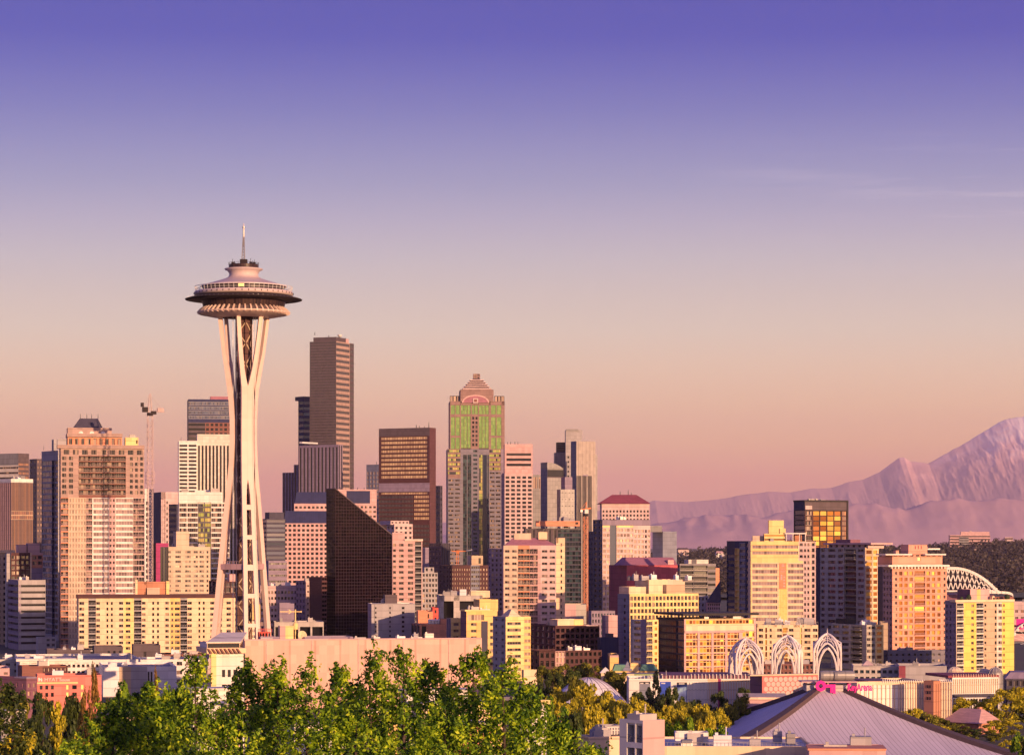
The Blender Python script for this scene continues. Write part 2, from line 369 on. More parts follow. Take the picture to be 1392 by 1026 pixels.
class Bld:
    def __init__(s, name, label, xl, xc, xr, top, Y, th=None, wallm='grey', F=None, L=None, cat='building', group=None,
                 vis=None, wl=None, wr=None, base=GZ, roof='gravel', par=.9, units=0, body=True):
        s.P = at(xc, HY, Y); s.Y = Y; phi = math.atan((xc - CX) / 3709.0)
        s.th = R(th) if th is not None else -phi + R(2.0)
        s.ur = Vector((math.cos(s.th), math.sin(s.th), 0)); s.ul = Vector((-math.sin(s.th), math.cos(s.th), 0))
        s.wr = s.solve(s.P, s.ur, xr) if xr is not None else (wr or 24)
        s.wl = s.solve(s.P, s.ul, xl) if xl is not None else (wl or 24)
        assert 0 < s.wr < 400 and 0 < s.wl < 400, (label, s.wr, s.wl)
        c = s.P + s.ur * s.wr / 2 + s.ul * s.wl / 2
        s.base = base
        s.root = thing(name, label, cat, (c.x, c.y, base), s.th, group)
        s.rng = random.Random(hash(label) % 10007 if False else sum(map(ord, label)))
        s.count = {}; s.stuff = {}; s.vis = vis
        s.wall = wallm; s.walls = {}; s.top = top
        if body:
            s.vol(-s.wr / 2, s.wr / 2, -s.wl / 2, s.wl / 2, 0, s.z(top), wallm, F, L, roof, par)
            if units: s.units(units)
            elif Y < 1900 and Y > 900 and par > .5 and s.wr > 14 and s.wl > 9: s.units(3)
    def k(s, px): return (px - CX) / F_
    def solve(s, P, u, px):
        k = (px - CX) / F_
        return (k * P.y - P.x) / (u.x - k * u.y)
    def z(s, py): return zz(py, s.Y) - s.base                       # local height
    def xon(s, px, y):                                              # local x on the plane local y
        Q = s.P + s.ul * (y + s.wl / 2)
        return s.solve(Q, s.ur, px) - s.wr / 2
    def yon(s, px, x):                                              # local y on the plane local x
        Q = s.P + s.ur * (x + s.wr / 2)
        return s.solve(Q, s.ul, px) - s.wl / 2
    def part(s, mb, name, mat): return mb.build(name, M[mat] if isinstance(mat, str) else mat, s.root)
    def obj(s, me, nm, loc, rz):
        c = s.count.get(nm, 0)
        if c >= 100: return False
        s.count[nm] = c + 1
        o = bpy.data.objects.new(nm, me); COL.objects.link(o); o.parent = s.root; o.location = loc
        if rz: o.rotation_euler = (0, 0, rz)
        return True
    def facade(s, WM, face, a0, a1, pl, z0, z1, spec, wallm):
        """face 'f': plane y=pl, a = local x from a0 to a1;  face 'l': plane x=pl, a = local y, seen right to left"""
        def P(a, d, z): return (a, pl + d, z) if face == 'f' else (pl + d, a, z)
        def q(mb, u0, u1, v0, v1, d=0):
            if u1 - u0 < 1e-4 or v1 - v0 < 1e-4: return
            if face == 'f': mb.quad(P(u0, d, v0), P(u1, d, v0), P(u1, d, v1), P(u0, d, v1), ((u0, v0), (u1, v0), (u1, v1), (u0, v1)))
            else: mb.quad(P(u1, d, v0), P(u0, d, v0), P(u0, d, v1), P(u1, d, v1), ((-u1, v0), (-u0, v0), (-u0, v1), (-u1, v1)))
        specs = spec if isinstance(spec, list) else [spec]
        for sp in specs:
            if sp is None: sp = dict(k='W')
            r = sp.get('r')
            b0, b1, c0, c1 = a0, a1, z0, z1
            if r:
                tr = (lambda p: s.xon(p, pl)) if face == 'f' else (lambda p: s.yon(p, pl))
                lo, hi = r[0], r[1]
                if face == 'f':
                    if lo is not None: b0 = min(max(tr(lo), a0), a1)
                    if hi is not None: b1 = min(max(tr(hi), a0), a1)
                else:
                    if lo is not None: b1 = min(max(tr(lo), a0), a1)
                    if hi is not None: b0 = min(max(tr(hi), a0), a1)
                if len(r) > 2:
                    if r[2] is not None: c1 = min(max(s.z(r[2]), z0), z1)
                    if r[3] is not None: c0 = min(max(s.z(r[3]), z0), z1)
            if b1 - b0 < .05 or c1 - c0 < .05: continue
            mb = WM.setdefault(sp.get('m', wallm), MB())
            if sp['k'] == 'W': q(mb, b0, b1, c0, c1); continue
            wd = b1 - b0; n_ = sp['n']; mg = sp.get('mg', .0) * wd
            pit = (wd - 2 * mg) / n_; ww = pit * sp['wf']
            us = [(b0 + mg + pit * (i + .5) - ww / 2, b0 + mg + pit * (i + .5) + ww / 2) for i in range(n_)]
            if sp['wf'] >= 1.0 and n_ == 1 and not mg: us = [(b0 + .15, b1 - .15)]
            off = sp.get('off', 0) * s.Y / F_
            vs = []
            if sp['k'] == 'V': vs = [(c0 + .2, c1 - max(off, .3))]
            else:
                fh = sp['fh'] * s.Y / F_; h = fh * sp['hf']; t = c1 - off
                vis = s.z(sp.get('vis', s.vis)) if (sp.get('vis') or s.vis) else z0
                while t - fh > max(c0 - .01, vis - fh):
                    m_ = (fh - h) * sp.get('tb', .5)
                    vs.append((t - m_ - h, t - m_)); t -= fh
            if not vs: q(mb, b0, b1, c0, c1); continue
            d = sp.get('d', .45)
            xs = [b0] + [e for u in us for e in u] + [b1]
            for i in range(0, len(xs), 2): q(mb, xs[i], xs[i + 1], c0, c1)
            skip = sp.get('skip', 0)
            for u0, u1 in us:
                zt = c1
                for v0, v1 in vs:
                    q(mb, u0, u1, v1, zt); zt = v0
                    for (e0, e1, f0, f1) in ((P(u0, 0, v0), P(u1, 0, v0), P(u1, d, v0), P(u0, d, v0)), (P(u0, d, v1), P(u1, d, v1), P(u1, 0, v1), P(u0, 0, v1)),
                                             (P(u0, 0, v1), P(u0, 0, v0), P(u0, d, v0), P(u0, d, v1)), (P(u1, d, v1), P(u1, d, v0), P(u1, 0, v0), P(u1, 0, v1))):
                        mb.quad(e0, e1, f0, f1, ((u0, v0), (u1, v0), (u1, v1), (u0, v1)))
                q(mb, u0, u1, c0, zt)
            rz = 0 if face == 'f' else -math.pi / 2
            for v0, v1 in vs:
                for u0, u1 in us:
                    g = sp['g']; w, h = u1 - u0, v1 - v0
                    if not s.obj(pane_mesh(w, h, g, sp['nm']), sp['nm'], P((u0 + u1) / 2, d, (v0 + v1) / 2), rz):
                        q(s.stuff.setdefault((sp['nm'], g), MB()), u0, u1, v0, v1, d)
                    if sp.get('bal'):
                        bd = sp.get('bd', .5)
                        s.obj(balcony_mesh(w, bd, sp.get('bm', 'offwhite')), 'balcony', P((u0 + u1) / 2, 0, v0), rz)
    def vol(s, x0, x1, y0, y1, z0, z1, wallm, F=None, L=None, roof='gravel', par=.9, name='wall', bottom=False):
        WM = {}
        s.facade(WM, 'f', x0, x1, y0, z0, z1, F, wallm)
        s.facade(WM, 'l', y0, y1, x0, z0, z1, L, wallm)
        mb = WM.setdefault(wallm, MB())
        mb.quad((x1, y0, z0), (x1, y1, z0), (x1, y1, z1), (x1, y0, z1)); mb.quad((x1, y1, z0), (x0, y1, z0), (x0, y1, z1), (x1, y1, z1))
        if bottom: mb.quad((x0, y1, z0), (x1, y1, z0), (x1, y0, z0), (x0, y0, z0))
        t = min(.35, (x1 - x0) / 4, (y1 - y0) / 4)
        if par > 0:
            X0, X1, Y0, Y1, zr = x0 + t, x1 - t, y0 + t, y1 - t, z1 - par
            for a, b in (((x0, y0), (x1, y0)), ((x1, y0), (x1, y1)), ((x1, y1), (x0, y1)), ((x0, y1), (x0, y0))):
                cl = lambda p: (min(max(p[0], X0), X1), min(max(p[1], Y0), Y1))
                A, Bq = cl(a), cl(b)
                mb.quad((*a, z1), (*b, z1), (*Bq, z1), (*A, z1)); mb.quad((*A, z1), (*Bq, z1), (*Bq, zr), (*A, zr))
        else: X0, X1, Y0, Y1, zr = x0, x1, y0, y1, z1
        rb = MB(); rb.quad((X0, Y0, zr), (X1, Y0, zr), (X1, Y1, zr), (X0, Y1, zr), ((X0, Y0), (X1, Y0), (X1, Y1), (X0, Y1)))
        s.part(rb, 'roof', roof)
        for m, w in WM.items():
            if w.f: s.part(w, name, m)
        for (nm, g), w in s.stuff.items():
            o = s.part(w, nm, g); o['kind'] = 'stuff'
        s.stuff = {}
        return s
    def block(s, p0, p1, pt, pb, d0=0, d1=8, mat=None, name='penthouse', F=None, L=None, par=.4, side='f', roof='gravel', bottom=False):
        """a box: pixel columns p0..p1 on the plane d0 metres behind the chosen face, rows pt..pb, d1-d0 metres deep"""
        if side == 'f':
            y0 = -s.wl / 2 + d0; x0, x1 = s.xon(p0, y0), s.xon(p1, y0); y1 = y0 + d1 - d0
        else:
            x0 = -s.wr / 2 + d0; y1, y0 = s.yon(p0, x0), s.yon(p1, x0); x1 = x0 + d1 - d0
        z1 = s.z(pt); z0 = s.z(pb)
        s.vol(x0, x1, y0, y1, z0, z1, mat or s.wall, F, L, roof, par, name, bottom)
        return s
    def hip(s, p0, p1, q0, q1, pt, pb, d=0, dep=None, mat='slate', name='roof', over=0):
        """hipped / mansard roof: bottom p0..p1 at row pb, top q0..q1 at row pt"""
        y0 = -s.wl / 2 + d; dep = dep or s.wl - 2 * d
        x0, x1 = s.xon(p0, y0), s.xon(p1, y0); X0, X1 = s.xon(q0, y0), s.xon(q1, y0)
        ins = min((X0 - x0 + x1 - X1) / 2, dep / 2 - .1)
        z0, z1 = s.z(pb), s.z(pt)
        mb = MB(); mb.hexa([(x0, y0, z0), (x1, y0, z0), (x1, y0 + dep, z0), (x0, y0 + dep, z0)],
                           [(X0, y0 + ins, z1), (X1, y0 + ins, z1), (X1, y0 + dep - ins, z1), (X0, y0 + dep - ins, z1)])
        s.part(mb, name, mat); return s
    def boxpx(s, p0, p1, pt, pb, d0, d1, mat, name):                # plain proud piece
        y0 = -s.wl / 2 + d0
        mb = MB().box(s.xon(p0, y0), s.xon(p1, y0), y0, y0 + d1 - d0, s.z(pb), s.z(pt)); s.part(mb, name, mat); return s
    def slab(s, pt, pb, mat, name, over=1.2):
        z0, z1 = s.z(pb), s.z(pt); X, Y_ = s.wr / 2 + over, s.wl / 2 + over
        s.part(MB().box(-X, X, -Y_, Y_, z0, z1), name, mat); return s
    def mast(s, px, pt, pb, d=4, r=.15, mat='darksteel', name='antenna'):
        y0 = -s.wl / 2 + d; x = s.xon(px, y0)
        s.part(MB().tube([(x, y0, s.z(pb)), (x, y0, s.z(pt))], [r, r * .5], 5), name, mat); return s
    def units(s, n_, z=None, x0=None, x1=None):
        z = s.z(s.top) - .9 if z is None else z
        for i in range(n_):
            w = s.rng.uniform(1.5, 4.5); d = s.rng.uniform(1.5, 3.5); h = s.rng.uniform(1.4, 3.0)
            x = s.rng.uniform(-s.wr / 2 + 3, s.wr / 2 - 3) if s.wr > 8 else 0; y = s.rng.uniform(-s.wl / 2 + 3, min(s.wl / 2 - 3, -s.wl / 2 + 14)) if s.wl > 8 else 0
            mb = MB(); mb.box(x - w / 2, x + w / 2, y - d / 2, y + d / 2, z, z + h)
            mb.box(x - w / 2 + .3, x - w / 2 + .9, y - .3, y + .3, z + h, z + h + .5)
            if i % 2: mb.tube([(x + w * .2, y, z + h), (x + w * .2, y, z + h + 1.6)], .12, 5)
            s.part(mb, 'roof_unit', s.rng.choice(['whitemetal', 'grey', 'steel', 'concrete']))
        return s

F_ = F
def text_obj(body, size, mat, depth=.08, name='lettering', bold=0.0, sx=1.0):
    cu = bpy.data.curves.new('t', 'FONT'); cu.body = body; cu.size = size; cu.extrude = depth; cu.offset = bold
    cu.align_x = 'LEFT'; cu.align_y = 'BOTTOM_BASELINE'
    o = bpy.data.objects.new('t', cu); COL.objects.link(o)
    bpy.context.view_layer.update()
    dg = bpy.context.evaluated_depsgraph_get()
    me = bpy.data.meshes.new_from_object(o.evaluated_get(dg)); me.name = name
    bpy.data.objects.remove(o); bpy.data.curves.remove(cu)
    me.materials.clear(); me.materials.append(M[mat])
    for v in me.vertices: x, y, z = v.co; v.co = (x * sx, -z, y)      # stand upright, face -y
    me.update()
    o = bpy.data.objects.new(name, me); COL.objects.link(o); return o
# ------------------------------------------------------------------ ground, hills, mountain
def ground_z(y):
    if y < 0: return 52.0
    if y < 620: return 52.0 + (GZ - 52.0) * (y / 620.0) ** 0.85
    return GZ

def sheet(name, xs, ys, zf, mat):
    xs = np.array(xs); ys = np.array(ys); nx, ny = len(xs), len(ys)
    Xg, Yg = np.meshgrid(xs, ys); Zg = zf(Xg, Yg)
    v = np.stack([Xg, Yg, Zg], -1).reshape(-1, 3)
    i = (np.arange(ny - 1)[:, None] * nx + np.arange(nx - 1)[None, :]).ravel()
    f = np.stack([i, i + 1, i + nx + 1, i + nx], 1)
    me = bpy.data.meshes.new(name); me.from_pydata(v.tolist(), [], f.tolist()); me.materials.append(mat)
    me.polygons.foreach_set('use_smooth', [True] * len(me.polygons))
    o = bpy.data.objects.new(name, me); COL.objects.link(o); return o

def land_mat(name, a, b_, sc, rough=.9, c=None):
    m, q, b, _ = newmat(name)
    t = q.new('ShaderNodeTexCoord'); f = q.noise(t.outputs['Object'], sc, 6.0, .6)
    st = [(.35, a), (.6, b_)] + ([(.72, c)] if c else [])
    q.put(b.inputs['Base Color'], q.ramp(f, st)); b.inputs['Roughness'].default_value = rough; return m

land_mat('asphalt_city', (.05, .05, .05), (.07, .08, .05), .02)
g = sheet('ground', np.linspace(-24000, 24000, 61), [-240, -120, -60, 0, 30, 60, 100, 150, 200, 260, 330, 400, 480, 560, 620, 700, 900, 1200, 1800, 2600, 4000, 7000, 12000, 19000, 30000, 46000, 71500],
          lambda X, Y: np.vectorize(ground_z)(Y), M['asphalt_city'])
tag(g, kind='structure')

def vnoise(x, y, seed=0):
    """smooth value noise on arrays"""
    xi, yi = np.floor(x).astype(np.int64), np.floor(y).astype(np.int64); xf, yf = x - xi, y - yi
    def h(a, b): 
        k = (a * 374761393 + b * 668265263 + seed * 974711) & 0x7fffffff
        k = ((k ^ (k >> 13)) * 1274126177) & 0x7fffffff
        return ((k ^ (k >> 16)) & 0xffff) / 65535.0
    u, v = xf * xf * (3 - 2 * xf), yf * yf * (3 - 2 * yf)
    return (h(xi, yi) * (1 - u) + h(xi + 1, yi) * u) * (1 - v) + (h(xi, yi + 1) * (1 - u) + h(xi + 1, yi + 1) * u) * v
def fbm(x, y, o=5, seed=0, ridge=False):
    s, a, t = 0, 1.0, 0
    for i in range(o):
        nn = vnoise(x, y, seed + i)
        if ridge: nn = 1 - abs(2 * nn - 1)
        s = s + nn * a; t += a; a *= .5; x = x * 2.03 + 11.3; y = y * 2.03 + 7.1
    return s / t

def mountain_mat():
    m, q, b, _ = newmat('mountain_hazed')
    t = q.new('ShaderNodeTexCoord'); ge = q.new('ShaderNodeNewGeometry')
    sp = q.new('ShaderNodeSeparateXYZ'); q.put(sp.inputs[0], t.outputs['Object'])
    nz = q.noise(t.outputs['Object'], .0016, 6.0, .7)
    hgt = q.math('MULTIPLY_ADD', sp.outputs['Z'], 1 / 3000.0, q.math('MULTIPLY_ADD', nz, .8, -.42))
    q.put(b.inputs['Base Color'], q.ramp(hgt, [(.34, (.52, .33, .35)), (.50, (.58, .37, .38)), (.60, (.72, .47, .46)), (.70, (.92, .66, .62)), (.85, (.85, .80, .80))]))  # rock paled towards pink: distance haze is put into the colour
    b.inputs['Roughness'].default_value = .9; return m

MY = 60000.0
prof = [(500, 716), (700, 704), (800, 696), (860, 686), (890, 680), (935, 682), (985, 677), (1010, 672), (1045, 668), (1075, 669), (1100, 664), (1130, 663), (1152, 655), (1172, 652),
        (1195, 642), (1212, 629), (1222, 622), (1229, 621), (1238, 627), (1262, 629), (1290, 614), (1320, 597), (1350, 578), (1366, 570), (1380, 567), (1400, 565), (1425, 567), (1450, 577), (1500, 606), (1560, 640), (1640, 668), (1760, 690), (1900, 705)]
pxs = np.array([xx(p, MY) for p, _ in prof]); pzs = np.array([zz(q, MY) for _, q in prof])
def mz(X, Y):
    crest = np.interp(X, pxs, pzs)
    big = np.clip((crest - 825) / 2000, 0, 1)
    d = (Y - MY)
    w = np.where(d < 0, 2600 + 3200 * big, 4500)
    fall = np.clip(1 - np.abs(d) / w, 0, 1)
    fall = fall ** 1.05
    rid = fbm(X / 1100.0, Y / 4200.0 + X / 5200.0, 6, 3, True) - .5
    fine = fbm(X / 300.0, Y / 1100.0 + X / 1700.0, 5, 9, True) - .5
    near = np.clip(np.abs(d) / 1500.0, 0, 1)
    z = crest * fall + (rid * 420 * near + fine * 200 * (.3 + near)) * np.clip(fall, 0, .7) * (.35 + .65 * big)
    return np.maximum(z, GZ - 6)
ml = np.concatenate([np.linspace(-5000, 3000, 60, endpoint=False), np.linspace(3000, 13500, 900), np.linspace(13600, 21000, 30)])
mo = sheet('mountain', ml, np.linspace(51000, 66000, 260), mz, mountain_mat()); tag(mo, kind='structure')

FY = 38000.0
fp = [(400, 735), (800, 722), (880, 716), (930, 707), (975, 702), (1010, 704), (1060, 697), (1110, 693), (1170, 688), (1230, 692), (1300, 684), (1360, 678), (1420, 682), (1600, 700), (1800, 720)]
fx = np.array([xx(p, FY) for p, _ in fp]); fz_ = np.array([zz(q, FY) for _, q in fp])
def fz(X, Y):
    c = np.interp(X, fx, fz_); d = np.where(Y < FY, (FY - Y) / 1500, (Y - FY) / 3500)
    return np.maximum(c * np.clip(1 - d, 0, 1) ** .9 + (fbm(X / 600, Y / 1500, 6, 21, True) - .5) * 200 * np.clip(1 - d, 0, 1), GZ - 6)
land_mat('foothill_hazed', (.48, .31, .34), (.54, .35, .38), .003)  # far paler than woodland, with the haze mixed into the colour
tag(sheet('foothills', np.linspace(-4500, 12500, 500), np.linspace(36200, 41600, 90), fz, M['foothill_hazed']), kind='structure')

HYY = 5600.0
hp = [(300, 790), (700, 775), (860, 765), (905, 757), (935, 756), (960, 753), (985, 750), (1010, 747), (1060, 745), (1100, 746), (1160, 750), (1220, 750), (1270, 748), (1292, 744), (1330, 741), (1370, 744), (1400, 743), (1500, 742), (1700, 750)]
hx = np.array([xx(p, HYY) for p, _ in hp]); hz_ = np.array([zz(q, HYY) for _, q in hp])
def hz(X, Y):
    c = np.interp(X, hx, hz_); d = np.where(Y < HYY, (HYY - Y) / 2700, (Y - HYY) / 1200)
    return np.maximum(c * np.clip(1 - d ** 1.3, 0, 1) + (fbm(X / 160, Y / 160, 4, 5) - .5) * 9 * np.clip(1 - d, 0, 1), GZ - 5) 
land_mat('hill_soil', (.05, .06, .03), (.09, .09, .05), .02)
tag(sheet('hill', np.linspace(-700, 1700, 120), np.linspace(2850, 6800, 90), hz, M['hill_soil']), kind='structure')

# ------------------------------------------------------------------ the observation tower on three legs
NY = 1100.0; NS = NY / F; NX = xx(331.3, NY)
def nz(py): return zz(py, NY) - GZ
tower = thing('observation_tower', 'tall white tower on three splayed legs with saucer top and spire', 'tower', (NX, NY, GZ))
def npart(mb, name, mat, parent=tower, sm=False):
    o = mb.build(name, M[mat], parent)
    return o
ALPHA = R(21.5)
LEG = [(425, 31.5, 19.0, 13.6), (455, 28.5, 16.8, 11.0), (480, 26, 14.6, 8.4), (502, 23.4, 12.0, 5.4), (516, 21.8, 10.2, 2.6), (526, 20.8, 9.0, .04), (545, 18.6, 8.2, .04), (570, 17.2, 8.0, .04), (600, 17.0, 8.0, .04),
       (630, 18.4, 8.2, .04), (652, 20.4, 8.6, .04), (660, 21.2, 8.7, 1.4), (674, 23.0, 8.9, 2.5), (690, 24.8, 9.1, 3.0), (730, 29.0, 9.5, 3.4), (770, 33.0, 9.9, 4.0), (820, 37.8, 10.5, 4.8), (866, 42.2, 11.2, 5.6), (936, 49, 12.2, 6.6)]
def leg_point(a, r, s, y):
    """a: leg azimuth (from -Y toward +X), r: radial px, s: sideways px"""
    return (NS * (r * math.sin(a) + s * math.cos(a)), NS * (-r * math.cos(a) + s * math.sin(a)), nz(y))
def leg_at(y):
    ys = [l[0] for l in LEG]
    return [float(np.interp(y, ys, [l[k] for l in LEG])) for k in (1, 2, 3)]
for k in range(3):
    a = ALPHA + k * R(120)
    mb = MB()
    for sgn in (-1, 1):
        rows = []
        for (y, r, h, i_) in LEG:
            d = 6.2 if y > 500 else 4.6
            o_, n__ = sgn * h, sgn * i_
            rows.append([leg_point(a, r, n__, y), leg_point(a, r, o_, y), leg_point(a, r - d, o_ * .97, y), leg_point(a, r - d, n__, y)])
        for A, Bq in zip(rows[:-1], rows[1:]):
            for i in range(4):
                j = (i + 1) % 4
                if sgn > 0: mb.quad(Bq[i], Bq[j], A[j], A[i])
                else: mb.quad(A[i], A[j], Bq[j], Bq[i])
        # raised flange along the outer edge
        for A, Bq in zip(LEG[:-1], LEG[1:]):
            pa = [leg_point(a, A[1] + .5, sgn * (A[2] - e), A[0]) for e in (0, 1.1)] ; pb = [leg_point(a, Bq[1] + .5, sgn * (Bq[2] - e), Bq[0]) for e in (0, 1.1)]
            qa = [leg_point(a, A[1] - .5, sgn * (A[2] - e), A[0]) for e in (0, 1.1)]; qb = [leg_point(a, Bq[1] - .5, sgn * (Bq[2] - e), Bq[0]) for e in (0, 1.1)]
            mb.quad(pa[0], pa[1], pb[1], pb[0]); mb.quad(pa[1], qa[1], qb[1], pb[1]); mb.quad(qa[0], pa[0], pb[0], qb[0])
    leg = npart(mb, 'leg', 'needlewhite')
    for (y0, y1) in ((686, 693), (727, 733), (767, 775), (806, 812), (846, 851)):
        r0, h0, i0 = leg_at(y0); r1, h1, i1 = leg_at(y1)
        lo = [leg_point(a, r1 - .3, -i1 - .5, y1), leg_point(a, r1 - .3, i1 + .5, y1), leg_point(a, r1 - 5.5, i1 + .5, y1), leg_point(a, r1 - 5.5, -i1 - .5, y1)]
        hi = [leg_point(a, r0 - .3, -i0 - .5, y0), leg_point(a, r0 - .3, i0 + .5, y0), leg_point(a, r0 - 5.5, i0 + .5, y0), leg_point(a, r0 - 5.5, -i0 - .5, y0)]
        npart(MB().hexa(lo, hi), 'crossbar', 'needlewhite', leg)
# lattice core with stairs and hoistways
mb = MB(); rc = 9.2 * NS
hexp = [(rc * math.sin(R(60 * i + 21)), -rc * math.cos(R(60 * i + 21))) for i in range(6)]
for i in range(6):
    j = (i + 1) % 6; mb.quad((*hexp[i], 0), (*hexp[j], 0), (*hexp[j], nz(428)), (*hexp[i], nz(428)))
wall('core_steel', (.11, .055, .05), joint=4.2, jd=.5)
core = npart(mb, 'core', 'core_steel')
mb = MB(); rr = 10.6 * NS
hx6 = [(rr * math.sin(R(60 * i + 21)), -rr * math.cos(R(60 * i + 21))) for i in range(6)]
for i in range(6):
    mb.bar((*hx6[i], 0), (*hx6[i], nz(428)), .55)
npart(mb, 'core_post', 'core_steel', core)
mb = MB(); z = 0; stp = 14.2 * NS; t = 0
while z + stp < nz(432):
    for i in range(6):
        j = (i + 1) % 6; A, Bq = (hx6[i], hx6[j]) if (t + i) % 2 else (hx6[j], hx6[i])
        mb.bar((*A, z), (*Bq, z + stp), .40)
    z += stp; t += 1
npart(mb, 'core_brace', 'tan', core)
mb = MB()
for px in (317.2, 321.5, 344.6, 347.2):
    x = (px - 331.3) * NS; mb.bar((x, -1.2 if px < 330 else 1.0, 0), (x, -1.2 if px < 330 else 1.0, nz(430)), .22)
npart(mb, 'lift_rail', 'whitemetal', core)
mb = MB().box(-1.5, 1.5, -1.2, 1.2, 0, 6.2); mb.lathe([(1.3, 6.2), (.9, 7.2), (0.01, 7.4)], 10)
o = npart(mb, 'lift_cabin', 'yellow'); o.location = ((349.5 - 331.3) * NS, -3.0, nz(842))
# mid platform
mb = MB()
for k in range(3):
    a, b_ = ALPHA + k * R(120), ALPHA + (k + 1) * R(120)
    A = Vector(leg_point(a, 31, 6, 770)); Bq = Vector(leg_point(b_, 31, -6, 770)); mb.bar(A, Bq, 1.6, 2.3)
    mb.bar(A + Vector((0, 0, 2.2)), Bq + Vector((0, 0, 2.2)), .12); 
    for i in range(12):
        p = A.lerp(Bq, i / 11); mb.bar(p + Vector((0, 0, 1.1)), p + Vector((0, 0, 2.2)), .1)
npart(mb, 'platform_beam', 'rose')
def ring(name, mat, prof, seg=96, smooth=True, parent=tower):
    o = npart(MB().lathe([(r * NS, nz(y)) for r, y in prof], seg), name, mat, parent)
    return weld(o) if smooth else o
def flat_ring(*a, **k): return ring(*a, smooth=False, **k)
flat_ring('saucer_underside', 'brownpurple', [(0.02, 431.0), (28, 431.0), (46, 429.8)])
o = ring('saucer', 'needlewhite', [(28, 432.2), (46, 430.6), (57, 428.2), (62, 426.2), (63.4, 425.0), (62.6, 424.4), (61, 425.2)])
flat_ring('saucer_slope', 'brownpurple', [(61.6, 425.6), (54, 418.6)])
mb = MB()
p0 = [(54.2, 417.0), (58.4, 419.8), (61.6, 422.8), (63.2, 424.6), (62.5, 427.0), (58, 428.4), (54.2, 420.5)]
for y in (-.30, .30):
    pts = [(y, -r * NS, nz(q)) for r, q in p0]; mb.face(pts if y > 0 else pts[::-1])
for i in range(len(p0)):
    (r0, q0), (r1, q1) = p0[i], p0[(i + 1) % len(p0)]
    mb.quad((-.30, -r0 * NS, nz(q0)), (.30, -r0 * NS, nz(q0)), (.30, -r1 * NS, nz(q1)), (-.30, -r1 * NS, nz(q1)))
fin = mb.mesh('saucer_fin', M['needlewhite'])
for k in range(48):
    o = bpy.data.objects.new('saucer_fin', fin); COL.objects.link(o); o.parent = tower; o.rotation_euler = (0, 0, 2 * math.pi * k / 48)
flat_ring('restaurant_window', 'needle_dark', [(54, 421), (57.4, 408.6)])
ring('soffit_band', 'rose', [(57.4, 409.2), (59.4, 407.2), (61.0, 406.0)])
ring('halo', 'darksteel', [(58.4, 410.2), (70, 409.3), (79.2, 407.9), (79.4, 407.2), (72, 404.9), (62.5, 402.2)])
mb = MB()
for k in range(72):
    a = 2 * math.pi * k / 72; f = lambda r, y: (r * NS * math.sin(a), -r * NS * math.cos(a), nz(y))
    mb.bar(f(60, 408.6), f(78, 407.0), .25, .5)
npart(mb, 'halo_beam', 'steel')
ring('deck_edge', 'needlegrey', [(60, 402.6), (66.2, 402.2), (67.2, 399.6), (66.4, 397.0), (64.6, 396.6)])
mb = MB()
for k in range(48):
    a = 2 * math.pi * (k + .5) / 48; f = lambda r, y: (r * NS * math.sin(a), -r * NS * math.cos(a), nz(y))
    mb.bar(f(67.4, 400.4), f(67.0, 398.6), .35, .2)
npart(mb, 'deck_bolt', 'darksteel')
flat_ring('deck_floor', 'midgrey', [(64.6, 397.0), (55, 397.0)])
flat_ring('observation_room', 'needle_dark', [(55, 398), (55, 389)])
mb = MB()
for k in range(60):
    a = 2 * math.pi * k / 60; f = lambda r, y: (r * NS * math.sin(a), -r * NS * math.cos(a), nz(y))
    mb.bar(f(64.8, 397.0), f(66.0, 390.2), .14); a2 = 2 * math.pi * (k + 1) / 60
    g_ = lambda r, y: (r * NS * math.sin(a2), -r * NS * math.cos(a2), nz(y))
    mb.bar(f(66, 390.4), g_(66, 390.4), .18); mb.bar(f(65.3, 394), g_(65.3, 394), .12)
npart(mb, 'deck_railing', 'whitemetal')
mb = MB(); mb.box(-1.1, 1.1, -.1, .1, -.5, .5)
m_, q_, b_, _o = newmat('lamp_glow'); b_.inputs['Base Color'].default_value = (.9, .6, .2, 1); b_.inputs['Emission Color'].default_value = (1, .6, .12, 1); b_.inputs['Emission Strength'].default_value = 1.6
o = npart(mb, 'deck_lamp', 'lamp_glow'); o.location = (.6, -55.6 * NS, nz(392.4))
ring('roof', 'needlegrey', [(58.6, 390.4), (58.4, 389.2), (52, 387.4), (42, 384.4), (32, 381.4), (25, 379.0), (21.5, 377.2), (20.0, 375.2), (19.6, 373.2), (20.2, 371.0), (22, 368.6), (25.4, 367.0), (26.2, 366.0), (25.2, 365.3), (20.4, 364.8)])
flat_ring('crown', 'needle_dark', [(20.4, 365.2), (20.2, 360.0), (17, 359.4), (0.02, 359.4)])
mb = MB()
for k in range(24):
    a = 2 * math.pi * k / 24; f = lambda r, y: (r * NS * math.sin(a), -r * NS * math.cos(a), nz(y)); a2 = 2 * math.pi * (k + 1) / 24
    g_ = lambda r, y: (r * NS * math.sin(a2), -r * NS * math.cos(a2), nz(y))
    mb.bar(f(20.6, 360), f(20.6, 357.6), .1); mb.bar(f(20.6, 357.6), g_(20.6, 357.6), .1)
npart(mb, 'crown_railing', 'darksteel')
mb = MB().box(-4.8 * NS, 4.8 * NS, -4.4 * NS, 4.4 * NS, nz(360), nz(352.8)); npart(mb, 'spire_base', 'darksteel')
mb = MB()
legs = [(2.6 * math.sin(R(120 * i + 30)), -2.6 * math.cos(R(120 * i + 30))) for i in range(3)]
for (x, y) in legs: mb.bar((x * NS, y * NS, nz(353)), (x * NS * .35, y * NS * .35, nz(322)), .26)
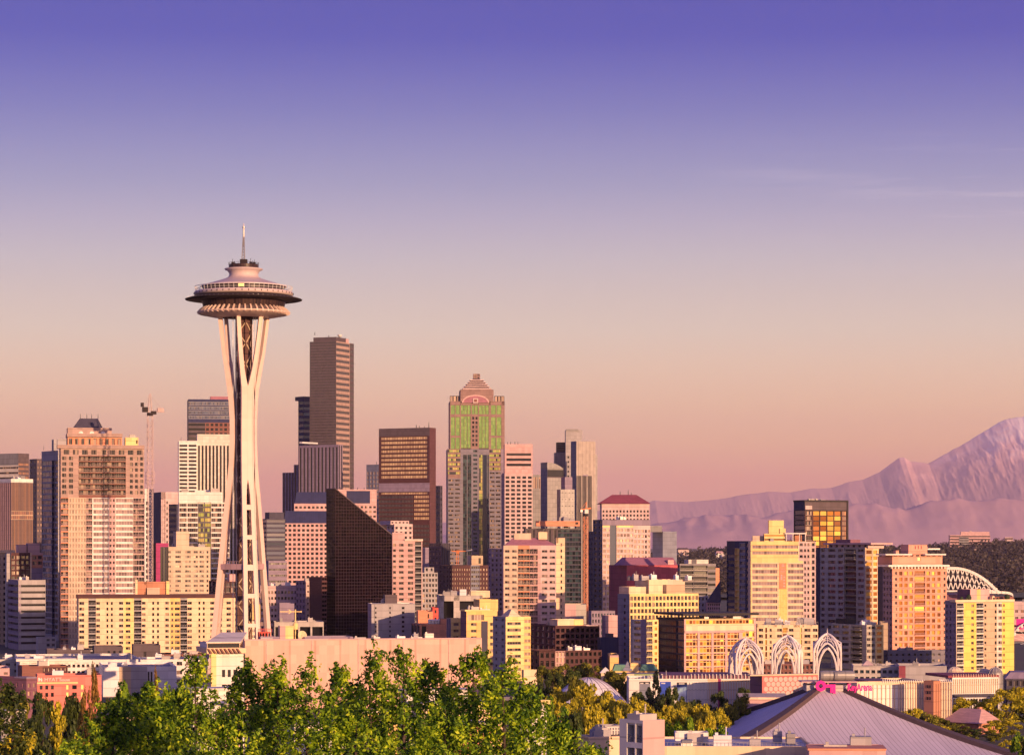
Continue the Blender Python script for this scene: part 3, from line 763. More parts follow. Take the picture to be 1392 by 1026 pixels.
for lv in range(8):
    f0 = lv / 8; y0 = 353 - 31 * f0; y1 = 353 - 31 * (lv + 1) / 8; s0 = 1 - .65 * f0; s1 = 1 - .65 * (lv + 1) / 8
    for i in range(3):
        A, Bq = legs[i], legs[(i + 1) % 3]
        mb.bar((A[0] * NS * s0, A[1] * NS * s0, nz(y0)), (Bq[0] * NS * s1, Bq[1] * NS * s1, nz(y1)), .13)
mb.tube([(0, 0, nz(334)), (0, 0, nz(312)), (0, 0, nz(303.5))], [.42, .34, .12], 8); mb.lathe([(.02, nz(308)), (.62, nz(308.6)), (.62, nz(310)), (.02, nz(310.4))], 8)
npart(mb, 'spire', 'steel')
for px, h in ((317, 4.5), (319.5, 2.5), (341.5, 5), (344, 3), (346.5, 4)):
    mb = MB().box(-.5, .5, -.4, .4, 0, h * NS * .55); mb.tube([(0, 0, 0), (0, 0, h * NS * 1.5)], .09, 5)
    o = npart(mb, 'radio_aerial', 'darksteel'); o.location = ((px - 331.3) * NS, -8 * NS, nz(359.6))
# ------------------------------------------------------------------ downtown, far rank
# dark bronze 76 storey tower
b = Bld('skyscraper', 'tallest skyscraper, dark bronze with a pinkish ribbed right face and roof dishes', 421, 457, 481, 463.5, 3150, 68, 'brownpurple',
        F=[Bn(7.7, .5, 'gl_lead', r=(457, 475.5), m='taupe', d=.5), Bn(7.7, .5, 'gl_lead', r=(475.5, 482), m='brownpurple')], L=Bn(3.85, .5, 'gl_lead', m='brownpurple', d=.3), vis=700)  # taupe right face, brownpurple left: sun and shade put into the wall colours
b.block(426, 457, 457.5, 464, 4, 30, 'brownpurple', side='l'); b.block(457, 474, 457.5, 464, 3, 30, 'rose')
for p, h in ((428, 454), (447, 455), (461, 452), (470, 455)): b.mast(p, h, 458, 10, .5)
mb = MB().lathe([(.1, 0), (1.5, .5), (2.6, 1.6), (2.9, 3), (0.02, 1.4)], 14); o = b.part(mb, 'dish', 'whitemetal'); o.location = (b.xon(462, -b.wl / 2 + 8), -b.wl / 2 + 8, b.z(457.5) + 1.2)
b = Bld('skyscraper', 'navy slab rising just left of the tallest bronze skyscraper', 405.5, 412.5, 424, 543.5, 3260, 40, 'navy', F=Bn(7.7, .5, 'gl_blue'), L=Bn(7.7, .5, 'gl_blue'), vis=640)
b.block(413, 424, 538.5, 544, 2, 20, 'slate')
# stepped purple-grey tower with vertical fins
b = Bld('skyscraper', 'stepped purple grey office tower with vertical fins in front of the tallest skyscraper', 406, 460, 466, 604, 2950, 55, 'lilac',
        L=[Wl(r=(406, 460, 600, 607)), V(11, .5, 'gl_dark', r=(406, 460, 607, None), m='lilac')], F=V(2, .5), vis=720)
b.block(399.5, 408, 629.5, 740, 14, 40, 'lilac', 'lower_wing', side='l', L=V(2, .5)); b.block(384, 400, 640, 740, 18, 50, 'lilac', 'lower_wing', side='l', L=V(4, .5))
b.boxpx(411, 432, 602.5, 604.5, 4, 8, 'whitemetal', 'roof_unit')
# white twin slabs behind the tower's legs
b = Bld('office_tower', 'white tower of vertical strips half hidden behind the tall saucer tower', None, 268, 322, 590, 2650, None, 'offwhite', F=[Wl(r=(268, 322, 590, 605)), V(11, .55, 'gl_dark', r=(268, 322, 605, None), d=.9)], vis=720)
b = Bld('office_tower', 'white tower with two columns of wide dark windows left of the striped tower', None, 243, 268, 599, 2640, None, 'white', F=[Wl(r=(243, 268, 599, 603)), G(2, 5.2, .86, .55, 'gl_dark', r=(243, 268, 603, None))], vis=700, par=.5)
b.mast(246, 594, 599, 4, .2)
b = Bld('skyscraper', 'blue glass tower with sloped brick shoulders behind the twin white towers', 254.5, 256, 316, 542.5, 3050, None, 'slate',
        F=[Bn(6.2, .8, 'gl_bluegrid', r=(256, 316, 545, 574), m='navy'), Wl(r=(256, 316, 540, 545), m='navy'), Bn(6.2, .5, 'gl_dark', r=(256, 279, 574, None), m='brownpurple'), G(6, 6.2, .62, .6, 'gl_dark', r=(279, 316, 574, None), m='brick')], L=Wl(m='brownpurple'), vis=640)
b.block(286, 310, 538, 543, 8, 20, 'mauve')
# grey shed roofs / twin towers with dark blue panels
b = Bld('office_tower', 'pink tower with square windows and two tiers of sloping navy roof', None, 385, 446, 711, 2350, None, 'rose', F=[G(10, 6.35, .62, .55, 'gl_dark', r=(385, 446, 711, None), d=.8)], vis=800, par=.2)
def shed(b, p0, p1, pt, pb, ins, d, dep, mat='navy'):
    y0 = -b.wl / 2 + d; mb = MB(); x0, x1 = b.xon(p0, y0), b.xon(p1, y0); z0, z1 = b.z(pb), b.z(pt)
    mb.hexa([(x0, y0, z0), (x1, y0, z0), (x1, y0 + dep, z0), (x0, y0 + dep, z0)], [(x0 + ins, y0 + dep * .6, z1), (x1, y0 + dep * .6, z1), (x1, y0 + dep, z1), (x0 + ins, y0 + dep, z1)])
    b.part(mb, 'roof', mat)
shed(b, 385.5, 445, 694, 711, 2, 1.5, 12)
b.block(400, 446, 684, 697, 9, 22, 'rose', 'upper_tier', F=G(8, 6.4, .6, .5, 'gl_dark', off=2)); shed(b, 401, 446, 668, 684, 1.5, 10, 10)
b = Bld('office_tower', 'pink tower with one navy roof panel, half hidden by the black wedge tower', None, 449, 512, 665, 2420, None, 'rose', F=[Wl(r=(449, 471, 665, 686)), Wl(r=(471, 503, 667, 684), m='navy'), Wl(r=(471, 503, 684, 686)), Wl(r=(471, 503, 665, 667)), Wl(r=(503, 513, 665, 686)), G(11, 6.3, .6, .5, 'gl_mix', r=(449, 513, 686, None))], vis=730)
for p in (455, 463, 478, 486, 495): b.mast(p, 662, 665.5, 5, .35)
# striped dark tower
b = Bld('skyscraper', 'dark brown tower with lit horizontal window bands and a blank band midway', 515, 584, 592.5, 581, 2450, 62, 'darkbrick',
        L=[Wl(r=(515, 584, 578, 592), m='brownpurple'), Bn(5.85, .62, 'gl_tanband', r=(515, 584, 592, 656), m='darkbrick', mg=.035, wf=.99), Wl(r=(515, 584, 656, 668), m='lilac'), Bn(5.85, .62, 'gl_lead', r=(515, 562, 672, None), m='darkbrick'), Bn(5.85, .62, 'gl_tanband', r=(562, 584, 672, 712), m='darkbrick', wf=.97), Bn(5.85, .62, 'gl_lead', r=(562, 584, 712, None), m='darkbrick'), Bn(4, .62, 'gl_tanband', r=(515, 584, 668, 672), m='darkbrick', mg=.035, wf=.99)],  # dark lower bands paint the stepped shadow across this face
        F=Wl(m='deepred'), vis=770)
for p, h in ((566, 577), (570, 578), (583, 572), (577, 578)): b.mast(p, h, 581.5, 12, .4)
b = Bld('office_tower', 'slim dark glass tower right of the banded brown tower', 592.5, 598, 601.5, 660, 2900, 45, 'slate', F=G(1, 7.4, .5, .5, 'gl_dark'), L=G(2, 7.4, .5, .5), vis=780)
b = Bld('office_tower', 'small blue grey tower with a lit window grid left of the banded brown tower', 498, 516, 519, 631, 2900, 50, 'bluegrey', L=[Wl(r=(490, 520, 625, 640)), G(4, 5.7, .66, .72, 'gl_warm', r=(490, 520, 640, None), m='bluegrey')], vis=730)
b.mast(512, 627, 631, 5, .3)
# pyramid topped green tower
b = Bld('skyscraper', 'green glass skyscraper with pink stone frame, arched gable and pyramid roof', None, 608.5, 690, 610, 2560, None, 'greystone',
        F=[Bn(6, .62, 'gl_yellowgreen', r=(608.5, 626, 610, 650), m='darktaupe', n=1), G(2, 5.9, .78, .45, 'gl_mix', r=(608.5, 626, 650, None)),
           Wl(r=(626, 629, 610, None)), V(2, .86, 'gl_teal', r=(629, 641, 610, None), off=8), G(1, 5.9, .55, .5, 'gl_teal', r=(641, 651, 610, None), m='greystone'),
           V(1, .9, 'gl_yellowgreen', r=(651, 656.5, 610, None), off=8), V(1, .95, 'gl_blue', r=(656.5, 662, 610, None), off=8), V(1, .6, 'gl_teal', r=(662, 665, 610, None), off=8),
           Bn(6, .62, 'gl_yellowgreen', r=(665, 681, 610, 640), m='darktaupe'), G(2, 5.9, .78, .45, 'gl_mix', r=(665, 681, 640, None)), Wl(r=(681, 691), m='lilac')], vis=790, wl=40)
b.block(611.5, 686, 545, 611, 3, 37, 'darktaupe', 'upper_shaft', F=[Wl(r=(611, 687, 545, 550)), V(2, .86, 'gl_green', r=(612.5, 625.5, 550, 563)), V(2, .86, 'gl_green', r=(612.5, 625.5, 566, 592)), Wl(r=(612.5, 625.5, 563, 566)), V(2, .86, 'gl_green', r=(612.5, 625.5, 594, 611)), Wl(r=(612.5, 625.5, 592, 594)), Wl(r=(611, 612.5)),
        V(3, .93, 'gl_green', r=(626.5, 640, 550, 563)), Wl(r=(626.5, 640, 563, 565)), V(3, .93, 'gl_green', r=(626.5, 640, 565, 609)), Wl(r=(625.5, 626.5)), Wl(r=(640, 641)),
        V(2, .86, 'gl_green', r=(641, 650, 550, 563)), Wl(r=(641, 650, 563, 565)), G(2, 6, .6, .6, 'gl_dark', r=(641, 650, 565, 611)), Wl(r=(650, 651)),
        V(3, .93, 'gl_green', r=(651, 664.5, 550, 563)), Wl(r=(651, 664.5, 563, 565)), V(3, .93, 'gl_green', r=(651, 664.5, 565, 609)), Wl(r=(664.5, 667)),
        V(2, .86, 'gl_green', r=(667, 682, 550, 563)), Wl(r=(667, 682, 563, 566)), V(2, .86, 'gl_green', r=(667, 682, 566, 592)), Wl(r=(667, 682, 592, 594)), V(2, .86, 'gl_green', r=(667, 682, 594, 611)), Wl(r=(682, 687))])
for q0, q1 in ((611.5, 625), (672, 685.5)): b.block(q0, q1, 537.5, 545.5, 6, 7, 'darksteel', 'corner_frame', F=[V(3, .7, 'gl_warm', d=.3)])
b.block(626, 671, 529, 545.5, 2, 36, 'darktaupe', 'gable_block')
mb = MB(); y0 = -b.wl / 2 + 1.6; xa, xb, xc_ = b.xon(628, y0), b.xon(665, y0), b.xon(646.5, y0); z0 = b.z(547); rr = (xb - xa) / 2
out = [(xc_ + rr * math.cos(math.pi * i / 24), z0 + rr * .58 * math.sin(math.pi * i / 24)) for i in range(25)]
inn = [(xc_ + rr * .9 * math.cos(math.pi * i / 24), z0 + rr * .49 * math.sin(math.pi * i / 24)) for i in range(25)]
for i in range(24):
    (a0, c0), (a1, c1) = out[i], out[i + 1]; (d0, e0), (d1, e1) = inn[i], inn[i + 1]
    mb.quad((d0, y0, e0), (a0, y0, c0), (a1, y0, c1), (d1, y0, e1)); mb.quad((a0, y0, c0), (a0, y0 + 1, c0), (a1, y0 + 1, c1), (a1, y0, c1))
b.part(mb, 'arch', 'rose')
mb = MB(); mb.face([(x, y0 + .25, z) for x, z in inn[::-1]][::-1]); b.part(mb, 'arch_panel', 'mauve')
b.boxpx(643, 650, 541, 547.5, 1.2, 1.9, 'pink', 'arch_frame'); b.boxpx(644.5, 648.5, 542.3, 546, 1.0, 1.25, 'brick', 'arch_pane')
pyr = [(626, 671, 529, 531.5), (629, 668, 526.5, 529), (631.5, 665.5, 523.5, 525.5), (634, 663, 520.5, 522.5), (636.5, 660.5, 517.5, 519.5), (639, 658, 514.5, 516.5)]
b.hip(629.5, 667.5, 643.5, 652.5, 513, 529.3, 5, 29, 'brownpurple', 'pyramid_roof')
for i, (p0, p1, t, q) in enumerate(pyr[1:]):
    w = (p1 - p0) / (671 - 626) * 33; d = 2.4 + (33 - w) / 2
    b.boxpx(p0, p1, t + .3, q - .5, d, d + w, 'pink', 'pyramid_band')
b.block(643.4, 652.6, 506.5, 514, 15, 22, 'darktaupe', 'lantern', F=G(2, 3.5, .5, .6, 'gl_mix'))
b = Bld('office_tower', 'tower with three pink bands above black windows, right of the green pyramid tower', None, 686, 724, 603.5, 2420, None, 'rose',
        F=[Wl(r=(686, 724, 600, 614)), Bn(7.05, .5, 'gl_dark', r=(688, 722.5, 614, 642), wf=.97), Wl(r=(686, 688, 614, 642)), Wl(r=(722.5, 724, 614, 642)), Wl(r=(686, 724, 642, 646)), G(5, 5.7, .68, .58, 'gl_dark', r=(686, 724, 646, None), m='pink')], vis=740)
for p, h in ((690, 600), (694, 600), (700, 599), (704, 600)): b.mast(p, h, 604, 6, .3)
# silver group
b = Bld('office_tower', 'small silver tower with a peach lit top right of the black window grid', None, 722, 742, 645, 2560, None, 'silver', F=[V(2, .8, 'gl_warm', r=(724, 739, 648, 664), m='silver'), Wl(r=(722, 724)), Wl(r=(739, 742.5)), Wl(r=(724, 739, 664, None)), Wl(r=(724, 739, 640, 648))], vis=740)  # warm strips at the top paint its peach sunlight
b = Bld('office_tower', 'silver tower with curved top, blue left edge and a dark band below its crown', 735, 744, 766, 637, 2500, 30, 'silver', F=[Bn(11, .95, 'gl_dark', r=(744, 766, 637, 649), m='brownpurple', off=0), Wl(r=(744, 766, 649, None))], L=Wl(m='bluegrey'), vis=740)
mb = MB(); y0 = -b.wl / 2; x0, x1 = b.xon(744, y0), b.xon(766, y0); zb = b.z(637)
pts = [(x0 + (x1 - x0) * i / 10, zb + (b.z(628.5) - zb) * (1 - (i / 10) ** 2.2) + .2) for i in range(11)]
mb.face([(x0, y0, zb)] + [(x1, y0, zb)] + [(x, y0, z) for x, z in pts[::-1]][0:11])
for (a0, c0), (a1, c1) in zip(pts[:-1], pts[1:]): mb.quad((a0, y0, c0), (a1, y0, c1), (a1, b.wl / 2, c1), (a0, b.wl / 2, c0))
mb.quad((x0, b.wl / 2, zb), (x0, y0, zb), (x0, y0, pts[0][1]), (x0, b.wl / 2, pts[0][1]))
b.part(mb, 'curved_crown', 'silver')
b = Bld('office_tower', 'low silver block with small dark marks in front of the curved silver tower', 757, 762, 781, 665, 2440, 25, 'silver', F=G(4, 9, .2, .14, 'gl_dark'), L=Wl(m='silver'), vis=740)
b.block(768, 778, 648, 666, 2, 10, 'lilac')
b = Bld('skyscraper', 'pale ribbed tower with a dark rooftop block left of the grey stone slab', None, 754, 771, 615, 2660, None, 'silverpale', vis=740)
b.block(756.5, 771, 601, 616, 1, 14, 'brownpurple', 'crown', F=Bn(3.2, .5, 'gl_dark'))
b = Bld('skyscraper', 'grey stone slab with a flat top, highest of the silver group', None, 769, 791.5, 584, 2640, None, 'grey', F=[G(1, 6.5, .3, .4, 'gl_dark', r=(769, 776, 618, None)), Wl(r=(769, 776, 584, 618)), Wl(r=(776, 792))], vis=740)
b.boxpx(770, 786, 583, 586, -.4, 1, 'silver', 'cornice')
b = Bld('skyscraper', 'pale ribbed skyscraper with a shaded left edge, rightmost of the silver group', 776, 783.5, 809.5, 599.5, 2580, 28, 'silverpale', F=[Wl(r=(783.5, 810, 598, 646)), V(3, .82, 'gl_lead', r=(784, 805, 646, None), m='silverpale'), Wl(r=(805, 810, 646, None))], L=Wl(m='bluegrey'), vis=760, wr=30)  # bluegrey left wall holds the shade of that side in its colour
b.block(808, 812, 617, 760, 4, 20, 'silver', 'side_wing')
b.hip(792, 800, 795.8, 796.2, 640, 646.5, -.3, 3, 'lilac', 'gable')
# hip roofed hotel and its neighbours
b = Bld('hotel_tower', 'pinkish hotel tower with a dark hipped roof and overhanging eaves', 815.5, 818, 883, 684, 2080, None, 'pink', F=[Wl(r=(817, 884, 680, 692)), G(14, 5.6, .5, .55, 'gl_dark', r=(817, 884, 692, None))], vis=740, par=.1)
b.hip(813.5, 884.5, 833, 866, 672, 684.2, -2, None, 'maroon', 'roof')
for p, h in ((843, 667), (854, 665), (858, 669)): b.mast(p, h, 672.5, 20, .3)
b = Bld('office_block', 'blank blue grey block with a pale corner, right of the hip roofed hotel', 887, 901, 920, 722, 2250, 38, 'bluegrey', F=Wl(m='bluegrey'), L=Wl(m='grey'), vis=800)
b.block(884, 900, 714.5, 723, -1, 10, 'silver', side='f')
b = Bld('apartment_tower', 'pink lit tower with a dark blue vertical strip and a yellow band near its roof', 806, 819, 884, 706, 1760, 20, 'pink',
        F=[Wl(r=(819, 884, 704, 714), m='lilac'), Wl(r=(819, 829, 714, 716.5), m='lemon'), Wl(r=(838, 861, 714, 716.5), m='lemon'), Wl(r=(861, 885, 714, 718)), G(2, 7.2, .7, .55, 'gl_warm', r=(819, 829, 716.5, None)), V(1, .98, 'gl_blue', r=(829, 838, 706, None), m='navy'),
           G(5, 7.2, .72, .55, 'gl_warm', r=(838, 861, 716.5, None)), G(3, 7.2, .6, .55, 'gl_warm', r=(861, 876, 718, None)), G(1, 7.2, .62, .55, 'gl_dark', r=(876, 880, 718, None)), G(1, 7.2, .6, .5, 'gl_warm', r=(880, 885, 718, None))], L=G(2, 7.2, .5, .5, 'gl_dark', m='dgrey'), vis=850, units=3)
b = Bld('apartment_tower', 'dark blue grey flats with many small windows left of the pink lit tower', 800, 815, 822, 722, 1820, 42, 'bluegrey', L=G(5, 6.9, .55, .5, 'gl_teal', m='dgrey'), F=G(2, 7, .5, .5), vis=850, units=2)
b = Bld('apartment_tower', 'dark teal glass tower with an orange lit parapet deck', 712, 714, 790, 718, 1700, None, 'dgrey', F=[V(6, .5, 'gl_lead', r=(713, 758, 718, None), m='brownpurple'), Bn(6.2, .8, 'gl_teal', r=(758, 791, 718, None), m='slate')], L=Wl(m='slate'), vis=830)
b.block(729, 788, 708, 715, -2.5, 10, 'salmon', 'roof_deck', F=[Wl(r=(700, 780)), G(1, 6, .5, .5, 'gl_dark', r=(780, 790))], bottom=True); b.units(5, b.z(708))
for p in (733, 741, 749, 757, 765, 773): 
    x0 = b.xon(p, -b.wl / 2 - .3); b.part(MB().box(x0 - .25, x0 + .25, -b.wl / 2 - 2, -b.wl / 2 - .02, b.z(718), b.z(715)), 'deck_bracket', 'steel')
# black slanted wedge tower
b = Bld('wedge_tower', 'black glass tower with a steeply slanted roof like a wedge', 443.5, 456, 533, 664, 1580, 38, 'black', body=False, wl=30)
x0, x1, y0, y1 = -b.wr / 2, b.wr / 2, -b.wl / 2, b.wl / 2; zt, zr = b.z(664), b.z(727)
mb = MB()
mb.quad((x0, y0, 0), (x1, y0, 0), (x1, y0, zr), (x0, y0, zt), ((0, 0), (x1 - x0, 0), (x1 - x0, zr), (0, zt)))
b.part(mb, 'glass_wall', 'gl_black')
mb = MB(); mb.quad((x0, y1, 0), (x0, y0, 0), (x0, y0, zt), (x0, y1, zt)); b.part(mb, 'glass_wall', 'gl_black')
mb = MB(); mb.quad((x1, y0, 0), (x1, y1, 0), (x1, y1, zr), (x1, y0, zr)); mb.quad((x1, y1, 0), (x0, y1, 0), (x0, y1, zt), (x1, y1, zr)); b.part(mb, 'wall', 'black')
mb = MB(); mb.quad((x0, y0, zt), (x1, y0, zr), (x1, y1, zr), (x0, y1, zt)); b.part(mb, 'roof', 'slate')
mb = MB(); mb.bar((x0, y0 - .05, zt), (x1, y0 - .05, zr), .5, .5); mb.bar((x0, y0, zt), (x0, y1, zt), .5, .5); b.part(mb, 'roof_edge', 'brownpurple')
b.block(437.5, 444.5, 784, 890, 3, 16, 'darkbrick', 'side_wing', F=Bn(6, .6, 'gl_black', m='darkbrick'))
# pink condominium right of the wedge
b = Bld('apartment_tower', 'octagonal pink stone tower top peeping over the black wedge roof', 526, 536, 561, 712, 1950, 28, 'pink', F=G(4, 6.6, .5, .5, 'gl_dark', off=2), L=G(2, 6.6, .5, .5, 'gl_dark', off=2), vis=740, units=0)
b.block(531, 556, 707.5, 713, 2, 20, 'pink', 'upper_tier', F=G(5, 5, .5, .4, 'gl_dark'), L=Wl())
b = Bld('apartment_tower', 'bright pink condominium with a stepped roof beside the black wedge', 532, 533.5, 574, 734, 1640, None, 'rose',
        F=[G(1, 7.4, .7, .5, 'gl_mix', r=(533, 539, 734, None), off=3), G(1, 7.4, .72, .5, 'gl_home', r=(541, 550, 734, None), off=3), Wl(r=(539, 541)), G(1, 7.4, .9, .55, 'gl_home', r=(554, 562, 734, None), off=3), Wl(r=(550, 554)), K(7.4, 'gl_dark', r=(564, 573, 734, None), m='grey', bm='grey'), Wl(r=(562, 564)), Wl(r=(573, 575))], vis=850)
b.block(533.5, 549.5, 723.5, 734.5, 1, 14, 'rose', F=[Wl()]); b.boxpx(550, 575, 732.5, 735, -.6, 3, 'offwhite', 'cornice')
b = Bld('office_block', 'pale narrow office block with dark window grid right of the pink condominium', 571, 574, 595, 778, 1780, 14, 'grey', F=G(5, 7, .6, .6, 'gl_mix'), L=G(1, 7, .5, .5), vis=840)
b.block(577, 590, 771, 779, 2, 10, 'grey', F=G(2, 6, .4, .7, 'gl_dark'))
b = Bld('office_block', 'grey blank slab behind the pale narrow office block', 571, 578, 583, 744, 1980, 40, 'lilac', vis=790)
b = Bld('office_block', 'dark slab filling the gap under the banded brown tower', 583, 600, 612, 738, 2350, 40, 'slate', F=V(4, .5, 'gl_lead'), L=G(4, 6, .5, .5, 'gl_mix', m='brownpurple'), vis=800)
b = Bld('brick_hotel', 'dark red brick block with rows of pale windows and a tan penthouse', 597, 611, 664, 768, 1850, 15, 'darkbrick', F=[G(9, 6.2, .4, .5, 'gl_warm', r=(611, 640, 768, None), off=3), Bn(6.2, .5, 'gl_lead', r=(640, 652, 768, None), m='bluegrey'), G(3, 6.2, .4, .5, 'gl_warm', r=(652, 666, 768, None), off=3)], L=G(3, 6.2, .4, .5, 'gl_lead'), vis=825)
b.block(641, 656.5, 755, 769, 2, 14, 'tan', F=[Wl(r=(641, 650)), G(1, 14, .8, .55, 'gl_dark', r=(650, 654)), Wl(r=(654, 658))])
b = Bld('office_block', 'purple grey block with pairs of tall windows below the green tower', 664, 667, 700, 745, 1900, None, 'lilac', F=G(6, 6.6, .5, .55, 'gl_home'), L=G(1, 6, .5, .5), vis=830)
# beige condominium with mauve roof
b = Bld('apartment_tower', 'peach condominium with a mauve hip roof and two rooftop boxes', 683, 684.5, 756, 741, 1370, None, 'rose',
        F=[G(2, 8.4, .62, .42, 'gl_home', r=(684, 704, 738, None), m='beige', off=4), K(8.4, 'gl_home', n=2, r=(704, 720, 738, None), m='salmon', bm='beige', d=1.0, bd=.3, off=4), K(8.4, 'gl_home', n=2, r=(720, 731, 738, None), m='rose', bm='rose', d=1, bd=.3, off=4), Wl(r=(731, 735)), G(2, 8.4, .7, .42, 'gl_home', r=(735, 757, 738, None), m='pink', off=4)], vis=860, par=.3)
b.hip(686, 757, 698, 738, 731, 741.2, .5, 14, 'mauve', 'roof')
b.block(699, 722, 724.5, 735, 5, 12, 'beige'); b.block(732, 744, 722.5, 733, 4, 10, 'cream')
b.block(756, 768, 731, 900, 2.5, 16, 'cream', 'side_wing', F=[Wl(r=(750, 759, 725, 738)), G(1, 8.4, .55, .5, 'gl_home', r=(761, 765, 736, None)), Wl(r=(755, 761)), Wl(r=(765, 769)), Wl(r=(761, 765, 725, 736))])
# ------------------------------------------------------------------ left side
b = Bld('office_block', 'grey stepped office block at the far left edge above the striped tower', -14, 25, 39.5, 616, 2100, 55, 'grey', L=[Wl(r=(None, None, 612, 632), m='silver'), Bn(7, .4, 'gl_mix', r=(None, None, 632, None), m='offwhite')], F=[Wl(r=(24, 40, 612, 628), m='brownpurple'), Bn(6, .5, 'gl_rose', r=(24, 40, 628, None), m='brownpurple')], vis=690)
b = Bld('office_tower', 'bronze striped tower with a white roof band at the left edge', -8, 15, 45, 650.5, 1790, 40, 'rose',
        F=[Wl(r=(15, 45, 645, 655.5), m='white'), V(16, .5, 'gl_finrose', r=(15, 45, 655.5, 694), m='brownpurple', d=.3), Bn(6, .8, 'gl_rose', r=(15, 45, 694, 706), m='tan', d=.2), V(16, .5, 'gl_finrose', r=(15, 45, 706, None), m='brownpurple', d=.3)], L=[Wl(r=(None, None, 645, 655.5), m='white'), V(9, .6, 'gl_lead', r=(None, None, 655.5, None), m='rose')], vis=780)
b = Bld('apartment_tower', 'slim dark tower with tiny white windows right of the bronze striped tower', 40, 50, 58, 623.5, 1960, 38, 'dgrey', F=G(2, 7.8, .4, .4, 'gl_warm', m='brownpurple'), L=G(2, 7.8, .4, .4, 'gl_home', m='dgrey'), vis=780)
b = Bld('apartment_tower', 'blue grey glass slab standing against the left of the terraced stone condominium', 56.5, 79, 84, 612, 1640, 32, 'bluegrey',
        L=[Wl(r=(50, 85, 608, 625), m='grey'), Bn(7.7, .82, 'gl_bluegrid', r=(56, 70.5, 625, None), m='grey', d=.3), Bn(7.7, .75, 'gl_blue', r=(70.5, 74.5, 625, None), m='navy', d=.8), Bn(7.7, .7, 'gl_home', r=(74.5, 80, 625, None), m='grey')], F=Wl(m='grey'), vis=890)
b.mast(59.5, 605, 612, 4, .12); b.boxpx(73, 77, 597, 612, 4, 7, 'grey', 'flue')
# terraced stone condominium
b = Bld('apartment_tower', 'tall terraced stone condominium with a dark mansard roof and deep balconies', 80.5, 82.5, 196, 607, 1500, None, 'taupe',
        F=[Wl(r=(82, 197, 605, 610)), G(9, 9, .62, .75, 'gl_home', r=(84, 197, 610, 619)), Wl(r=(82, 84, 610, 619)), G(2, 7.7, .62, .7, 'gl_home', r=(82, 101, 619, 676)), K(7.7, 'gl_home', r=(107, 171, 619, 676), m='brick', n=4, d=2.2, bd=.5, bm='taupe', wf=.985, hf=.8), Wl(r=(101, 107, 619, 676)), Wl(r=(171, 175, 619, 676)), G(3, 7.7, .6, .66, 'gl_home', r=(175, 197, 619, 676)),
           K(7.7, 'gl_home', n=1, r=(82, 93, 676, None), m='salmon', bd=.6, bm='rose'), G(6, 7.7, .5, .66, 'gl_warm', r=(93, 117, 676, None), m='beige'), K(7.7, 'gl_home', r=(117, 125.5, 676, None), m='rose', bm='pink', bd=.4),
           Bn(7.7, .62, 'gl_pinkish', r=(126.5, 148, 676, None), m='white', d=.5), Wl(r=(125.5, 126.5, 676, None), m='white'), G(2, 7.7, .55, .5, 'gl_home', r=(148, 157, 676, None), m='rose'),
           Bn(7.7, .62, 'gl_pinkish', r=(157, 181, 676, None), m='white', d=.5), K(7.7, 'gl_home', n=2, r=(181, 197, 676, None), m='pink', bm='rose', bd=.8)], L=G(1, 7.7, .5, .5), vis=895)
b.boxpx(78, 196.5, 604.5, 609, -1.2, 10, 'taupe', 'cornice')
b.block(92, 166, 591, 605, 3, 22, 'taupe', 'upper_tier', F=[Wl(r=(92, 167, 588, 594)), G(9, 11, .55, .8, 'gl_home', r=(92, 167, 594, 605), m='salmon')]); b.boxpx(91, 166.5, 588.5, 593, 1.5, 20, 'taupe', 'cornice')
b.block(92, 152, 580.5, 589, 5, 20, 'taupe', 'upper_tier'); b.hip(97, 141.5, 109, 133.5, 567.2, 584, 6, 16, 'slate', 'mansard_roof')
for p in (110, 125, 140):
    y0 = -b.wl / 2 + 4.9; x = b.xon(p, y0); z = b.z(588.2); mb = MB(); rr = 1.25
    mb.face([(x - rr, y0, z)] + [(x + rr * math.cos(math.pi * i / 8), y0, z + rr * math.sin(math.pi * i / 8)) for i in range(9)]); b.part(mb, 'lunette', 'white')
for p in (109.2, 118, 124.5, 133.3): b.mast(p, 560.5, 567.3, 11.5, .16)
b.block(170.5, 188, 593.5, 606, 3, 12, 'lemon', 'penthouse', F=[Wl(r=(170, 184)), G(1, 12, .5, .4, 'gl_dark', r=(184, 188))]); b.boxpx(176, 184, 589.5, 593.6, 5, 9, 'steel', 'roof_unit')  # lemon penthouse: yellow sunlight put into the wall colour
b.block(78, 90, 596, 605, 4, 12, 'grey')
# slender dark tower behind the crane, and group
b = Bld('office_block', 'narrow dotted white wall strip behind the tower crane', None, 196.5, 209, 664, 1720, None, 'white', F=[G(1, 7.7, .8, .66, 'gl_dark', r=(198, 202.5, 680, None)), Wl(r=(190, 198)), Wl(r=(198, 202.5, 660, 680)), Wl(r=(202.5, 210), m='navy')], vis=800)
b = Bld('office_block', 'lilac office block with a column of square windows behind the crane', 208.5, 219, 247, 668.5, 2250, 18, 'pink', F=[Wl(r=(219, 225)), G(2, 7.7, .42, .5, 'gl_dark', r=(220, 229.5, 679, None)), Wl(r=(219, 229.5, 660, 679)), Wl(r=(229.5, 248))], L=Wl(m='slate'), vis=760)
b = Bld('apartment_tower', 'dark navy flats right of the lilac block', 229.5, 240, 246, 685, 1960, 40, 'slate', L=Bn(7.5, .5, 'gl_blue', m='slate'), vis=790)
